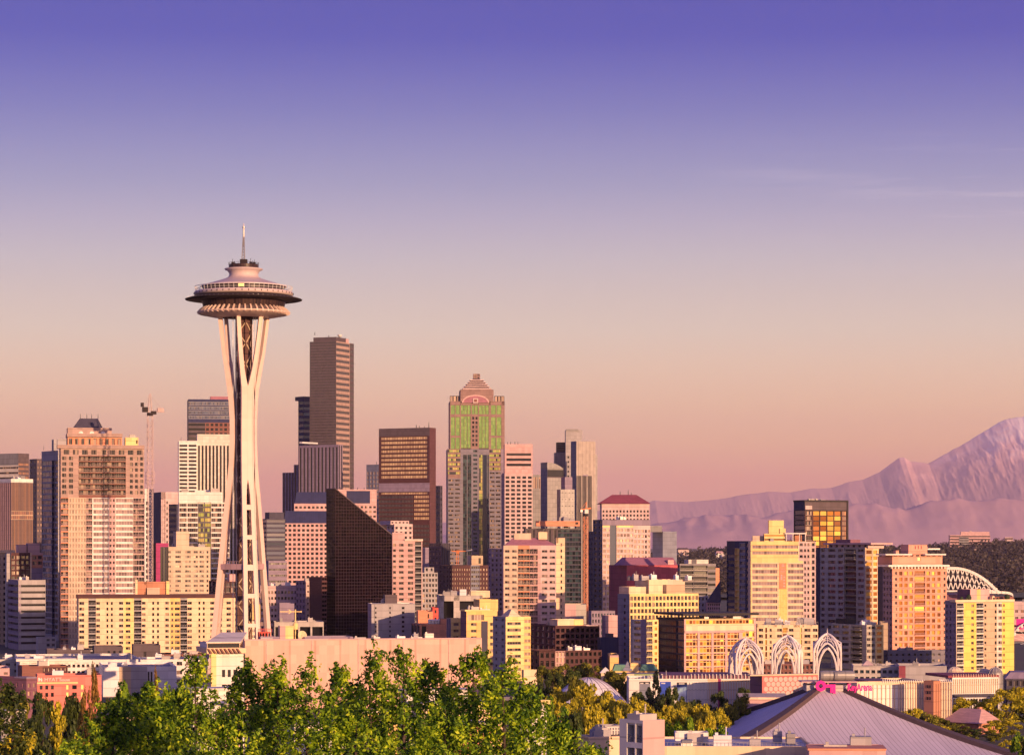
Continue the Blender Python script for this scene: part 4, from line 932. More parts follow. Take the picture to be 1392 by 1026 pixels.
b = Bld('apartment_tower', 'glass flats with a thin white floor grid and pale roof boxes', 242, 243.5, 312, 682.5, 1740, None, 'white', F=[Bn(6.9, .74, 'gl_home', r=(243, 254, 682, None), n=1), Bn(6.9, .74, 'gl_home', r=(254.5, 269, 682, None), m='white'), Wl(r=(254, 254.5)), G(2, 6.9, .9, .8, 'gl_yellowgreen', r=(269, 287, 682, None), m='dgrey'), Bn(6.9, .74, 'gl_home', r=(287, 301.5, 682, None), m='white'), Bn(6.9, .74, 'gl_home', r=(302, 313, 682, None)), Wl(r=(301.5, 302))], vis=800)
b.block(243, 302, 668.5, 683, 2, 16, 'white'); b.block(265, 279, 666, 669, 4, 12, 'white'); b.units(3, b.z(668.5))
b = Bld('apartment_tower', 'tan apartment tower with a plain stair head, in front of the glass flats', 213, 222, 286, 743, 1620, 18, 'beige', F=[G(3, 6.55, .55, .5, 'gl_home', r=(222, 262, 741, None), off=4), G(2, 6.55, .7, .5, 'gl_home', r=(262, 278, 741, None), off=4), G(1, 6.55, .3, .5, 'gl_dark', r=(278, 287, 741, None), off=4)], L=Wl(), vis=840)
b.block(239.5, 257, 722, 743.5, 3, 12, 'beige', 'stair_head'); b.units(5)
b = Bld('office_block', 'magenta framed dark building beside the tan apartment tower', 207, 212, 229, 738, 1520, 18, 'magenta', F=[Wl(r=(212, 218)), V(3, .8, 'gl_dark', r=(218, 229, 743, None), m='slate'), Wl(r=(218, 230, 730, 743))], L=Wl(m='black'), vis=800)
b = Bld('office_block', 'dark glass block with warm reflections seen through the legs of the tall tower', 284, 300, 348, 790, 1480, 16, 'darkbrick', F=G(7, 8, .86, .86, 'gl_home', m='darkbrick'), L=G(3, 8, .8, .8, 'gl_blue', m='darkbrick'), vis=880)
b.block(312, 321, 780, 790.5, 2, 8, 'rose')
# cream condominium
b = Bld('apartment_block', 'long cream ten storey apartment block with shaded recesses', 104.5, 107, 352, 812, 1370, None, 'cream',
        F=[G(1, 7.7, .85, .55, 'gl_mix', r=(107, 115, 809, None), off=4), Wl(r=(115, 120)), K(7.7, 'gl_dark', r=(120, 130.5, 809, None), m='grey', bm='grey', d=2.2, bd=.1, off=3), G(1, 7.7, .9, .5, 'gl_mix', r=(130.5, 136, 809, None), off=4), Wl(r=(136, 143)), G(2, 7.7, .42, .5, 'gl_dark', r=(143, 155, 809, None), off=4), Wl(r=(155, 161)), G(1, 7.7, .8, .5, 'gl_mix', r=(161, 168, 809, None), off=4), G(1, 7.7, .8, .5, 'gl_mix', r=(170, 178, 809, None), m='lemon', off=4), Wl(r=(168, 170), m='lemon'),  # grey bays: the shade of the recesses is put into the wall colour
           Wl(r=(178, 182), m='lemon'), K(7.7, 'gl_dark', r=(182, 192.5, 809, None), m='grey', bm='grey', d=2.2, bd=.1, off=3), G(1, 7.7, .9, .5, 'gl_mix', r=(192.5, 198, 809, None), off=4), Wl(r=(198, 205)), G(2, 7.7, .42, .5, 'gl_dark', r=(205, 218, 809, None), off=4), Wl(r=(218, 224)), G(1, 7.7, .8, .5, 'gl_mix', r=(224, 230, 809, None), off=4), G(1, 7.7, .5, .5, 'gl_mix', r=(231, 237, 809, None), off=4, m='yellow'), Wl(r=(230, 231)),
           G(1, 7.7, .8, .5, 'gl_mix', r=(237, 245, 809, None), off=4, m='yellow'), K(7.7, 'gl_dark', r=(245, 254.5, 809, None), m='grey', bm='grey', d=2.2, bd=.1, off=3), G(1, 7.7, .9, .5, 'gl_mix', r=(254.5, 261, 809, None), off=4), Wl(r=(261, 268)), G(2, 7.7, .42, .5, 'gl_dark', r=(268, 280, 809, None), off=4), Wl(r=(280, 285)), G(1, 7.7, .8, .5, 'gl_mix', r=(285, 293, 809, None), off=4), G(5, 7.7, .5, .5, 'gl_mix', r=(293, 353, 809, None), off=4)], L=G(1, 7.7, .4, .5), vis=895)
b.boxpx(105, 352, 808, 813, -.5, 12, 'darkbrick', 'cornice')
b.block(186, 229, 791, 809, 4, 14, 'orangebrick', F=[Wl(r=(186, 200)), G(1, 18, .9, .5, 'gl_dark', r=(196, 199)), Wl(r=(199, 230))]); b.block(200, 217, 799, 809, 2.5, 8, 'beige'); b.boxpx(184, 187, 788, 809, 3, 5, 'cream', 'chimney'); b.boxpx(226, 230, 790, 809, 3, 5, 'lemon', 'chimney')
# far left mid rise and parking deck
b = Bld('parking_garage', 'grey parking garage with white decks and black gaps at the left edge', 11, 25, 62, 788, 1500, 20, 'lilac', F=[Bn(8.6, .36, 'gl_dark', r=(25, 62, 788, None), m='grey', off=4, d=1.5)], L=[Bn(8.6, .4, 'gl_dark', m='lilac', off=4, d=1.5)], vis=892)
b = Bld('apartment_block', 'small brown block with flat glass bays above the parking garage', 8, 15, 58, 751, 1545, 18, 'brick', F=[G(4, 7, .7, .66, 'gl_home', r=(15, 41, 751, 790), m='darkbrick', off=3), Wl(r=(41, 43), m='cream'), G(2, 7.5, .7, .66, 'gl_home', r=(43, 59, 754, 772), m='orangebrick'), Wl(r=(43, 59, 745, 754), m='rose'), Wl(r=(43, 59, 772, None), m='lilac'), Wl(r=(15, 41, 790, None), m='lilac')], L=Wl(m='grey'), vis=790)
b.block(24, 36, 740, 751.5, 3, 10, 'rose'); b.block(38, 54, 738, 751.5, 2, 10, 'rose'); b.boxpx(9, 13.5, 752, 892, -2, 4, 'grey', 'pillar')
b = Bld('apartment_block', 'tan stone building cropped by the left edge beside the parking garage', None, -20, 10, 749, 1580, None, 'tan', F=G(4, 8, .45, .5, 'gl_dark', off=6), vis=885)
b.boxpx(-20, 20, 747.5, 751, -.8, 6, 'cream', 'cornice')
b = Bld('office_block', 'low blank purple grey block right below the glass slab', 49, 52, 76, 866, 1420, 15, 'grey', F=[G(2, 7, .6, .5, 'gl_blue', r=(62, 77, 866, None)), Wl(r=(50, 62))], vis=892)
b = Bld('office_block', 'low plain brown box in front of the cream apartment block', 62, 64, 123, 883, 1300, None, 'brownpurple', vis=897)
b = Bld('office_block', 'low plain brown box at the middle of the cream apartment block', 126, 128, 167, 878.5, 1310, None, 'brownpurple', F=[Wl(r=(127, 144)), G(3, 12, .4, .6, 'gl_dark', r=(144, 167, 882, None)), Wl(r=(144, 167, 870, 882))], vis=895)
b = Bld('office_block', 'low plain brown box by the right recess of the cream apartment block', 179, 181, 218, 876.5, 1310, None, 'brownpurple', F=[Wl(r=(181, 194)), G(1, 10, .6, .7, 'gl_dark', r=(194, 200, 884, None)), Wl(r=(194, 200, 870, 884)), Wl(r=(200, 219))], vis=893)
b = Bld('office_block', 'long dark low block with a red railing left of the tall tower', 216, 218, 292, 889, 1250, None, 'darkbrick', F=G(12, 7, .5, .5, 'gl_mix', m='brick'), vis=900)
b = Bld('white_terrace', 'long white low terrace with clerestory windows and a flat roof', 20, 27, 192, 897, 1150, None, 'white', F=[Wl(r=(25, 193, 890, 902)), G(26, 9, .6, .5, 'gl_home', r=(27, 192, 901, None))], vis=922, units=9)
b.boxpx(22, 104, 895, 898.5, -1, 10, 'white', 'eave')
b = Bld('white_terrace', 'pale low building with grey roof boxes left of the tall tower', 188, 191, 300, 896, 1100, None, 'white', F=[Wl(r=(190, 200)), G(8, 12, .6, .45, 'gl_home', r=(200, 301, 892, None))], vis=922, units=6)
b = Bld('metal_shed', 'row of white and grey metal sheds in front of the white terrace', 135, 140, 240, 906, 1040, None, 'whitemetal', F=[Wl(r=(140, 162), m='whitemetal'), Wl(r=(162, 178), m='tan'), Wl(r=(178, 200), m='grey'), V(2, .7, 'gl_dark', r=(200, 208, 912, None)), Wl(r=(200, 208, 900, 912)), Wl(r=(208, 241), m='whitemetal')], vis=930, units=3)
b = Bld('brick_house', 'dark red brick house with white sash windows behind the pink hotel', 24, 30, 92, 905, 1000, 18, 'brick', F=[G(6, 7, .35, .6, 'gl_warm', r=(58, 93, 907, None), m='darkbrick'), Wl(r=(30, 58))], L=Wl(m='brick'), vis=925, units=2)
b = Bld('rowhouse', 'purple brick house with white framed windows left of the pink hotel', -15, 36, 50, 921, 905, 50, 'plum', L=G(6, 11, .3, .5, 'gl_warm', off=5), F=G(2, 11, .5, .5, 'gl_warm', off=5), vis=950)
b.boxpx(36, 50, 920, 922, -.3, 6, 'lilac', 'cornice')
wall('redpink', (.62, .20, .17)); glass('gl_goldflat', [(.80, .62, .20), (.82, .66, .24)], metal=.1, rough=.4)
b = Bld('hotel', 'low coral pink hotel with a yellow band under its sign and small dark windows', 48.5, 50.5, 138, 917.5, 930, None, 'redpink',
        F=[Wl(r=(50, 140, 910, 927)), Wl(r=(50, 106, 927, 929), m='lemon'), Wl(r=(106, 140, 927, 929)), G(3, 10, .5, .55, 'gl_dark', r=(52, 75, 929, None)), Wl(r=(50, 52, 929, None)), Wl(r=(75, 90, 929, None)), G(1, 10, .95, .62, 'gl_goldflat', r=(90, 94, 929, None)), Wl(r=(94, 98, 929, None)), G(1, 10, .95, .55, 'gl_dark', r=(98, 104.5, 929, None)), Wl(r=(104.5, 110, 929, None)), G(1, 10, .95, .62, 'gl_goldflat', r=(110, 114.5, 929, None)), Wl(r=(114.5, 140, 929, None))], vis=955)
y0 = -b.wl / 2 - .06
sg = thing('hotel_sign', 'white hotel name sign with a square emblem on the coral pink wall', 'sign', tuple(b.root.matrix_basis @ Vector((b.xon(52, y0), y0, b.z(926)))), b.th)
s_ = 930 / F
t = text_obj('HYATT', 5.2 * s_ * 1.36, 'white', .06, 'lettering', .02, 1.03); t.parent = sg; t.location = (8.0 * s_, 0, .1)
t = text_obj('house', 4.1 * s_ * 1.36, 'white', .06, 'lettering', .03, 1.0); t.parent = sg; t.location = (29 * s_, 0, .1)
mb = MB(); u = s_
mb.box(0, 2.0 * u, -.1, 0, 0, 5.4 * u); mb.box(3.4 * u, 5.4 * u, -.1, 0, 0, 3.6 * u); mb.box(2.0 * u, 3.4 * u, -.1, 0, 2.2 * u, 3.6 * u); mb.box(3.4 * u, 4.6 * u, -.1, 0, 4.0 * u, 5.2 * u)
o = mb.build('emblem', M['white'], sg)
b = Bld('office_block', 'low olive grey block at the left edge below the parking garage', None, -30, 28, 896, 1190, None, 'olive', F=G(5, 9, .5, .45, 'gl_home', off=3), vis=915)
b = Bld('office_block', 'low rose brick block at the left edge above the purple brick house', None, -30, 13, 908, 1060, None, 'rose', F=G(4, 9, .5, .45, 'gl_home', off=3), vis=925)
# tower cranes
def crane(label, px, Y, pt, pb, cab, w, mat, jib=None):
    root = thing('tower_crane', label, 'crane', (xx(px, Y), Y, GZ), R(20)); h = zz(pt, Y) - GZ; hw = w / 2
    def mast(z0, z1, name):
        mb = MB()
        for sx in (-1, 1):
            for sy in (-1, 1): mb.bar((sx * hw, sy * hw, z0), (sx * hw, sy * hw, z1), .22)
        z = z0; k = 0
        while z + w * 1.3 <= z1 + .1:
            for (a, c) in (((-hw, -hw), (hw, -hw)), ((hw, -hw), (hw, hw)), ((hw, hw), (-hw, hw)), ((-hw, hw), (-hw, -hw))):
                if k % 2: a, c = c, a
                mb.bar((*a, z), (*c, z + w * 1.3), .13)
            for (a, c) in (((-hw, -hw), (hw, -hw)), ((hw, -hw), (hw, hw)), ((hw, hw), (-hw, hw)), ((-hw, hw), (-hw, -hw))): mb.bar((*a, z), (*c, z), .16)
            z += w * 1.3; k += 1
        mb.build(name, M[mat], root)
    zc = zz(cab, Y) - GZ
    mast(0, zc - 1.5, 'mast')
    MB().lathe([(.02, zc - 1.6), (hw * 1.25, zc - 1.6), (hw * 1.3, zc), (.02, zc)], 14).build('slewing_ring', M['darksteel'], root)
    return root, zc, h, hw
root, zc, h, hw = crane('pale lattice tower crane standing right of the terraced stone condominium', 204, 1460, 535, 0, 561, 2.6, 'cranewhite')
mb = MB()
for sx in (-1, 1): mb.bar((sx * hw * .8, 0, zc), (sx * .35, .3, h), .26); mb.bar((sx * hw * .8, 1.6, zc), (sx * .35, .3, h), .2)
for i in range(6): mb.bar((-hw * .8 * (1 - i / 8), 0, zc + (h - zc) * i / 6), (hw * .8 * (1 - (i + 1) / 8), .1, zc + (h - zc) * (i + 1) / 6), .13)
mb.build('tower_head', M['cranewhite'], root)
mb = MB().box(-hw - 2.8, -hw, -1, 1, zc + .3, zc + 3.0); mb.build('cab', M['darksteel'], root)
mb = MB()
for i in range(5):
    mb.bar((hw + i * 1.3, -.6, zc + .5), (hw + (i + 1) * 1.3, -.6, zc + .5), .2); mb.bar((hw + i * 1.3, .6, zc + .5), (hw + (i + 1) * 1.3, .6, zc + .5), .2); mb.bar((hw + i * 1.3, -.6, zc + .5), (hw + (i + .5) * 1.3, 0, zc + 1.6), .14); mb.bar((hw + (i + .5) * 1.3, 0, zc + 1.6), (hw + (i + 1) * 1.3, -.6, zc + .5), .14)
mb.box(hw + 2.6, hw + 6.0, -.7, .7, zc + .6, zc + 2.6); mb.bar((hw + 6, 0, zc + 1), (.3, .3, h - 1), .1); mb.bar((-hw - 2.6, 0, zc + 2), (-.3, .3, h - 1), .1)
mb.build('counter_jib', M['cranewhite'], root)
mb = MB().box(-hw - 3.4, -hw - 2.0, .2, 2.0, zc + 3.2, zc + 5.4); mb.box(hw * .2, hw * 2.4, -1.6, -.6, zc - .9, zc + .9); mb.build('winch', M['darksteel'], root)
mb = MB().box(-hw - .5, hw + .5, -hw - .5, hw + .5, zz(657, 1460) - GZ, zz(641, 1460) - GZ)
o = MB()
for z in np.linspace(zz(657, 1460) - GZ, zz(641, 1460) - GZ, 4):
    for sx in (-1, 1): o.bar((sx * (hw + .6), -hw - .6, z), (sx * (hw + .6), hw + .6, z), .2); o.bar((-hw - .6, sx * (hw + .6), z), (hw + .6, sx * (hw + .6), z), .2)
for sx in (-1, 1):
    for sy in (-1, 1): o.bar((sx * (hw + .6), sy * (hw + .6), zz(657, 1460) - GZ), (sx * (hw + .6), sy * (hw + .6), zz(641, 1460) - GZ), .25)
o.build('climbing_frame', M['cranewhite'], root)
root, zc, h, hw = crane('orange red tower crane rising beside the dark teal glass tower', 796, 1660, 682, 0, 698, 2.3, 'craneorange')
mb = MB().box(-1.2, 1.2, -1.8, .6, zc, zc + 2.6); mb.build('cab', M['white'], root)
mb = MB(); mb.bar((0, 0, zc + 2), (.6, 0, h), .4); mb.bar((-3.5, 0, zc + 2.2), (3.5, 0, zc + 3.4), .7, .8); mb.bar((-3.2, 0, zc + 2.6), (.6, 0, h), .12); mb.build('jib', M['craneorange'], root)
mb = MB().box(-3.6, -2.2, -.8, .8, zc + 1.0, zc + 2.4); mb.build('counterweight', M['steel'], root)
# faint orange crane over the brick hotel
root = thing('tower_crane', 'small crane with an orange and white jib above the dark brick hotel', 'crane', (xx(622, 1900), 1900, GZ), R(0))
zc = zz(752, 1900) - GZ; mb = MB(); sc_ = 1900 / F
for sx in (-.7, .7):
    for sy in (-.7, .7): mb.bar((sx, sy, 0), (sx, sy, zc), .25)
for i in range(20): mb.bar((-.7, -.7, zc * i / 20), (.7, -.7, zc * (i + 1) / 20), .15)
mb.build('mast', M['craneorange'], root)
MB().box(-.9, 1.1, -.9, .9, zc, zc + 2.2).build('cab', M['craneorange'], root)
mb = MB(); mb.bar((-8 * sc_, 0, zc + 1.6), (12 * sc_, 0, zc + 1.6), .5, .7); mb.build('jib', M['craneorange'], root)
mb = MB(); mb.bar((12 * sc_, 0, zc + 1.8), (20 * sc_, 0, zc + 2.6), .5, .7); mb.build('jib_tip', M['white'], root)
# pale low buildings between tower legs and the wedge
b = Bld('office_block', 'pink low office block with window rows behind the right leg of the tall tower', 352, 354, 404, 796, 1620, None, 'pink', F=G(11, 8, .6, .5, 'gl_mix', off=5), vis=860)
b = Bld('office_block', 'pale pink block with small paired windows left of the black wedge', 402, 415, 438, 789, 1600, 28, 'pink', F=G(3, 8, .3, .3, 'gl_dark', off=3), L=G(3, 8, .4, .5, 'gl_blue', m='lilac'), vis=850, units=1)
b = Bld('office_block', 'dark blue glass block behind the right legs of the tall tower', 356, 362, 388, 705, 2250, 22, 'slate', F=Bn(6.2, .6, 'gl_blue', m='slate'), L=Bn(6.2, .6, 'gl_blue', m='slate'), vis=800)
b.block(366, 386, 696, 706, 3, 15, 'slate'); 
b = Bld('office_block', 'narrow pink block with two columns of windows beside the navy roofed tower', None, 378, 387, 732, 2280, None, 'rose', F=G(2, 6.3, .6, .5, 'gl_dark'), vis=790)
b = Bld('office_block', 'purple grey low block right of the tower legs', 360, 365, 390, 762, 1900, 20, 'lilac', F=Bn(8, .3, 'gl_lead'), vis=800)
b = Bld('road_deck', 'grey elevated concrete roadway right of the tower legs', None, 373, 440, 845, 1500, None, 'concrete', F=[Wl(r=(373, 441, 840, 851)), V(4, .85, 'gl_dark', r=(373, 441, 851, None), d=3)], vis=870, par=.6)
b = Bld('office_block', 'grey box with a flat lilac front behind the yellow weather vane', 378, 380, 400, 820, 1520, None, 'lilac', vis=860)
b = Bld('office_block', 'low pale grey block with slit window columns right of the black wedge base', 500, 505, 564, 820, 1330, 10, 'white', F=[Wl(r=(504, 509), m='grey'), G(1, 6.3, .8, .45, 'gl_dark', r=(509.5, 512, 818, None), m='grey', off=3), Wl(r=(512, 528), m='grey'), G(1, 6.3, .8, .45, 'gl_dark', r=(529, 531.5, 818, None), m='grey', off=3), Wl(r=(528, 529), m='grey'), Wl(r=(531.5, 546), m='grey'), G(1, 6.3, .9, .5, 'gl_dark', r=(546, 550, 818, None), m='grey', off=3), Wl(r=(550, 566), m='grey')], L=Wl(m='lilac'), vis=880)
b.block(523.5, 540, 808.5, 820.5, 3, 10, 'brownpurple')
b = Bld('parking_deck', 'unfinished concrete deck with two large dark openings below the brick hotel', 594, 597, 656, 809, 1480, None, 'concrete', F=[Wl(r=(597, 657, 805, 816)), V(1, .97, 'gl_dark', r=(603, 617, 816, 846), d=6), Wl(r=(597, 603)), Wl(r=(617, 624.5)), V(1, .98, 'gl_dark', r=(624.5, 652, 816, 830), d=6), Wl(r=(652, 657)), Wl(r=(603, 617, 846, None)), Wl(r=(624.5, 652, 830, None))], vis=860)
b.block(640, 666, 803, 812, 3, 14, 'cream'); b.units(4, b.z(809)); b.block(625, 634, 801, 810, 4, 9, 'whitemetal')
b = Bld('brick_house', 'small salmon rooftop house with one dark slot above the salmon block', 566, 568.5, 588.5, 831, 1300, None, 'salmon', F=[Wl(r=(568, 581)), G(1, 12, .8, .5, 'gl_dark', r=(581, 583.5)), Wl(r=(583.5, 590))], vis=850, units=0)
b = Bld('brick_house', 'tiny pink shed with a white patch beside the unfinished deck', None, 588, 596, 826, 1350, None, 'redhot', F=[G(1, 10, .3, .4, 'gl_dark')], vis=840)
b = Bld('brick_block', 'blank salmon brick block with white vents along its roof', 559, 571, 608, 848, 1260, 16, 'salmon', F=[Wl(r=(571, 573)), V(1, .9, 'gl_dark', r=(573, 580), d=.6), Wl(r=(580, 608))], L=V(3, .8, 'gl_dark', m='dgrey'), vis=880)
b.block(599.5, 607.5, 841, 848.5, 0, 6, 'salmon', 'parapet_tower'); 
for p in (584, 588, 592, 596): b.part(MB().lathe([(.7, 0), (.7, 1.4), (.9, 1.5), (.5, 2.2), (.02, 2.3)], 10), 'roof_vent', 'white').location = (b.xon(p, -b.wl / 2 + 2), -b.wl / 2 + 2, b.z(848))
b = Bld('apartment_block', 'small bright yellow apartment block with two window columns', 607, 613, 629, 840, 1240, 18, 'yellow', F=[G(1, 8.8, .5, .42, 'gl_home', r=(613, 627, 844, None), m='lemon'), Wl(r=(613, 627, 835, 844), m='lemon'), Wl(r=(627, 630))], L=[V(2, .5, 'gl_lead', m='lilac')], vis=880)
b = Bld('apartment_block', 'yellow apartment complex with a dark shaded recess and stepped roof', 626, 634, 676, 830, 1225, 14, 'yellow', F=[Wl(r=(634, 677, 825, 834)), G(1, 10, .85, .75, 'gl_warm', r=(634, 660, 834, 844)), G(1, 9, .38, .45, 'gl_home', r=(634, 654, 844, None)), Wl(r=(654, 663, 844, None), m='slate'), G(1, 9, .5, .5, 'gl_home', r=(663, 677, 844, None)), Wl(r=(660, 677, 834, 844))], L=Wl(m='plum'), vis=900)  # recess is a flush slate panel, its shade painted by colour
b.block(652, 677, 815, 831, 6, 18, 'yellow', 'upper_tier'); b.boxpx(632, 666, 828.5, 830.5, -.6, 8, 'lemon', 'eave')
b = Bld('apartment_block', 'bright yellow eight storey flats with a little gabled roof house', 670, 687.5, 721.5, 838, 1160, 24, 'lemon', F=[G(1, 8.9, .82, .46, 'gl_home', r=(687, 710, 843, None), m='lemon'), Wl(r=(687, 710, 836, 843)), Wl(r=(710, 712)), G(1, 8.9, .84, .46, 'gl_warm', r=(712, 722, 840, None), m='yellow'), Wl(r=(712, 722, 835, 840))], L=[G(2, 9, .3, .4, 'gl_lead', m='grey')], vis=915)  # grey left wall is the shaded side, painted darker than the lemon front
b.hip(691, 708, 698.5, 700.5, 828.5, 838, 2, 8, 'cream', 'roof_house')
b = Bld('apartment_block', 'low yellow annex with a planted terrace at the foot of the yellow flats', 709, 712, 730, 910, 1130, 20, 'lemon', F=Wl(m='cream'), vis=925)
# ------------------------------------------------------------------ right side
b = Bld('theatre_building', 'windowless crimson hall with a mauve sloping roof', 828, 852, 921, 768, 1520, 18, 'crimson', F=Wl(m='crimson'), L=Wl(m='maroon'), vis=850, par=.2)  # maroon left wall paints the shaded side of the crimson hall
y0 = -b.wl / 2; mb = MB(); x0, x1 = b.xon(846, y0), b.xon(921, y0); dz = b.z(757.5) - b.z(768)
mb.hexa([(x0, y0 - .4, b.z(768)), (x1, y0 - .4, b.z(768)), (x1, y0 + 14, b.z(768)), (x0, y0 + 14, b.z(768))], [(x0 + 5, y0 + 7, b.z(757.5)), (x1, y0 + 7, b.z(757.5)), (x1, y0 + 14, b.z(757.5)), (x0 + 5, y0 + 14, b.z(757.5))]); b.part(mb, 'roof', 'mauve')
b.block(908, 916, 761, 768, .2, 3, 'rose', 'roof_stair')
for i in range(11): b.boxpx(864 + i * 1.7, 864.7 + i * 1.7, 778, 830, -.25, .02, 'redpink', 'fin')
b = Bld('office_block', 'pink windowless box low beside the crimson hall', 818, 823, 841, 836, 1380, 20, 'rose', F=Wl(), L=Wl(m='lilac'), vis=870)
b = Bld('office_block', 'pale strip building with blue windows under the bluish flats', 800, 804, 836, 830, 1450, 20, 'lilac', F=G(8, 8, .5, .6, 'gl_teal', off=2), vis=870)
b = Bld('office_block', 'tan and green patched wall between the peach condominium and the dark flats', None, 768, 797, 821, 1480, None, 'beige', F=[Wl(r=(768, 783), m='rose'), Wl(r=(783, 797), m='olive')], vis=860)
b = Bld('office_block', 'dark glass mid rise with a cream rooftop strip in the shaded hollow', 720, 755, 815, 850, 1270, 24, 'darkbrick', F=[G(9, 8, .7, .7, 'gl_black', r=(755, 816, 853, None)), Wl(r=(755, 816, 840, 853))], L=G(5, 9, .6, .7, 'gl_home', m='darkbrick'), vis=890, units=2)
b.block(758, 793, 842, 850.5, 3, 12, 'cream', F=[Wl(r=(758, 780)), Wl(r=(780, 793), m='lemon')]); b.block(797, 813, 850, 851, -1, 8, 'pink', 'roof_deck')
b = Bld('office_block', 'dark navy block with a bumpy parapet right of the shaded mid rise', 812, 816, 841, 866, 1260, 14, 'slate', F=Wl(m='navy'), vis=890)
b.boxpx(826, 834, 861, 867, 1, 5, 'slate', 'roof_unit')
b = Bld('brick_block', 'dark brick block with a lit pink window bay above the round park trees', 720, 733, 818, 884, 1190, 14, 'darkbrick', F=[G(3, 12, .6, .7, 'gl_black', r=(733, 755, 884, None)), G(3, 8, .8, .8, 'gl_warm', r=(755, 768, 885, None), m='rose'), Wl(r=(733, 768, 880, 885)), G(8, 10, .6, .6, 'gl_black', r=(768, 819, 884, None))], L=G(2, 10, .5, .6, 'gl_dark'), vis=915, units=4)
b = Bld('office_block', 'small yellow stair block at the right end of the dark brick block', None, 829, 841, 890, 1190, None, 'yellow', F=[Wl(r=(829, 842, 885, 893), m='rose')] + [Wl(r=(829, 842, 893, None))], vis=915)
# yellow gridded apartments
b = Bld('apartment_block', 'yellow gridded apartment block with two cream rooftop boxes', 839.5, 856, 949.5, 807, 1300, 26, 'yellow', F=[G(19, 8.6, .7, .68, 'gl_home', r=(856, 950, 807, None), m='lemon', off=2)], L=[Wl(r=(830, 846), m='bluegrey'), G(1, 8.6, .45, .5, 'gl_dark', r=(846, 852, 807, None), m='bluegrey', off=4), Wl(r=(852, 857), m='bluegrey')], vis=890)  # bluegrey left walls paint the blue shade on this side
b.block(855, 878, 797.5, 807.5, 4, 14, 'cream'); b.block(882, 931, 788, 807.5, 6, 20, 'cream', F=[Wl(r=(880, 908)), Wl(r=(908, 932), m='beige')]); b.units(6, b.z(789)); b.block(906, 931, 795, 807.5, 3, 6, 'tan')
b = Bld('apartment_block', 'grey and yellow flats with pale window bands, standing before the gridded block', 857, 879, 895, 842, 1180, 30, 'lemon', F=[K(8.4, 'gl_home', r=(879, 887, 842, None), m='lemon', bm='grey', bd=.4, d=.8), G(1, 8.4, .5, .5, 'gl_gold', r=(888, 895, 842, None), m='lemon'), Wl(r=(887, 888))], L=[Wl(r=(850, 861), m='grey'), G(1, 8.4, .95, .5, 'gl_home', r=(861, 871, 842, None), m='offwhite'), Wl(r=(871, 880), m='lilac')], vis=905)  # greys on the left paint shade, lemon on the right paints sun
# glass grid block
b = Bld('apartment_block', 'glowing gold glass grid block with a thin dark roof slab', 893, 930, 1027.5, 841, 1195, 20, 'rose',
        F=[Wl(r=(930, 1028, 836, 841), m='brownpurple'), Bn(8.2, .86, 'gl_goldgrid', r=(932, 1025, 841, 857), m='cream'), Wl(r=(1025, 1030, 841, 857)), Wl(r=(930, 932, 841, 857)), Wl(r=(930, 1012, 857, 860)), G(4, 9.3, .84, .86, 'gl_goldgrid', r=(931, 1006, 860, None), m='rose'), Wl(r=(930, 931, 857, None)), Wl(r=(1006, 1009, 860, None)), Bn(9.3, .84, 'gl_goldgrid', r=(1009, 1026, 858, None), m='beige'), Wl(r=(1006, 1012, 857, 858)), Wl(r=(1026, 1030, 857, None)), Wl(r=(1012, 1026, 857, 858))],
        L=[Bn(9.3, .85, 'gl_teal', r=(919, 931, 843, None), m='slate'), Wl(r=(880, 931, 830, 843), m='black'), Bn(9.3, .8, 'gl_black', r=(890, 919, 843, None), m='black')], vis=930, par=.3)  # black and teal left side: its shade is put into wall and pane colour
b.slab(833.5, 836.5, 'black', 'roof_slab', 1.0); b.units(3)
b = Bld('apartment_block', 'cream lower block with yellow balcony columns at the foot of the white tower', 1026, 1029, 1112, 849, 1225, None, 'cream', F=[Wl(r=(1028, 1113, 845, 852)), G(1, 8.2, .9, .52, 'gl_mix', r=(1031, 1037.5, 852, None)), Wl(r=(1028, 1031)), G(1, 8.2, .5, .8, 'gl_gold', r=(1039, 1044, 852, None)), Wl(r=(1037.5, 1039)), G(1, 8.2, .6, .5, 'gl_mix', r=(1045, 1050, 852, None)), Wl(r=(1044, 1045)), Wl(r=(1050, 1056)), G(1, 8.2, .95, .5, 'gl_mix', r=(1056, 1063, 852, None)), K(8.2, 'gl_gold', r=(1064, 1071, 852, None), bm='lemon', d=.6, bd=.3), Wl(r=(1063, 1064)), G(1, 8.2, .9, .5, 'gl_mix', r=(1072, 1079, 852, None)), Wl(r=(1071, 1072)), Wl(r=(1079, 1087)), G(1, 8.2, .6, .8, 'gl_goldflat', r=(1087, 1091, 852, None)), G(1, 8.2, .92, .52, 'gl_mix', r=(1093, 1102, 852, None)), Wl(r=(1091, 1093)), G(1, 8.2, .8, .52, 'gl_mix', r=(1104, 1112, 852, None)), Wl(r=(1102, 1104))], vis=925)
mb = MB(); y0 = -b.wl / 2 + .4; x0, x1 = b.xon(1029, y0), b.xon(1112, y0); z = b.z(849)
for i in range(41): x = x0 + (x1 - x0) * i / 40; mb.bar((x, y0, z), (x, y0, z + 1.3), .09)
mb.bar((x0, y0, z + 1.3), (x1, y0, z + 1.3), .12); b.part(mb, 'roof_railing', 'steel'); b.units(8, z)
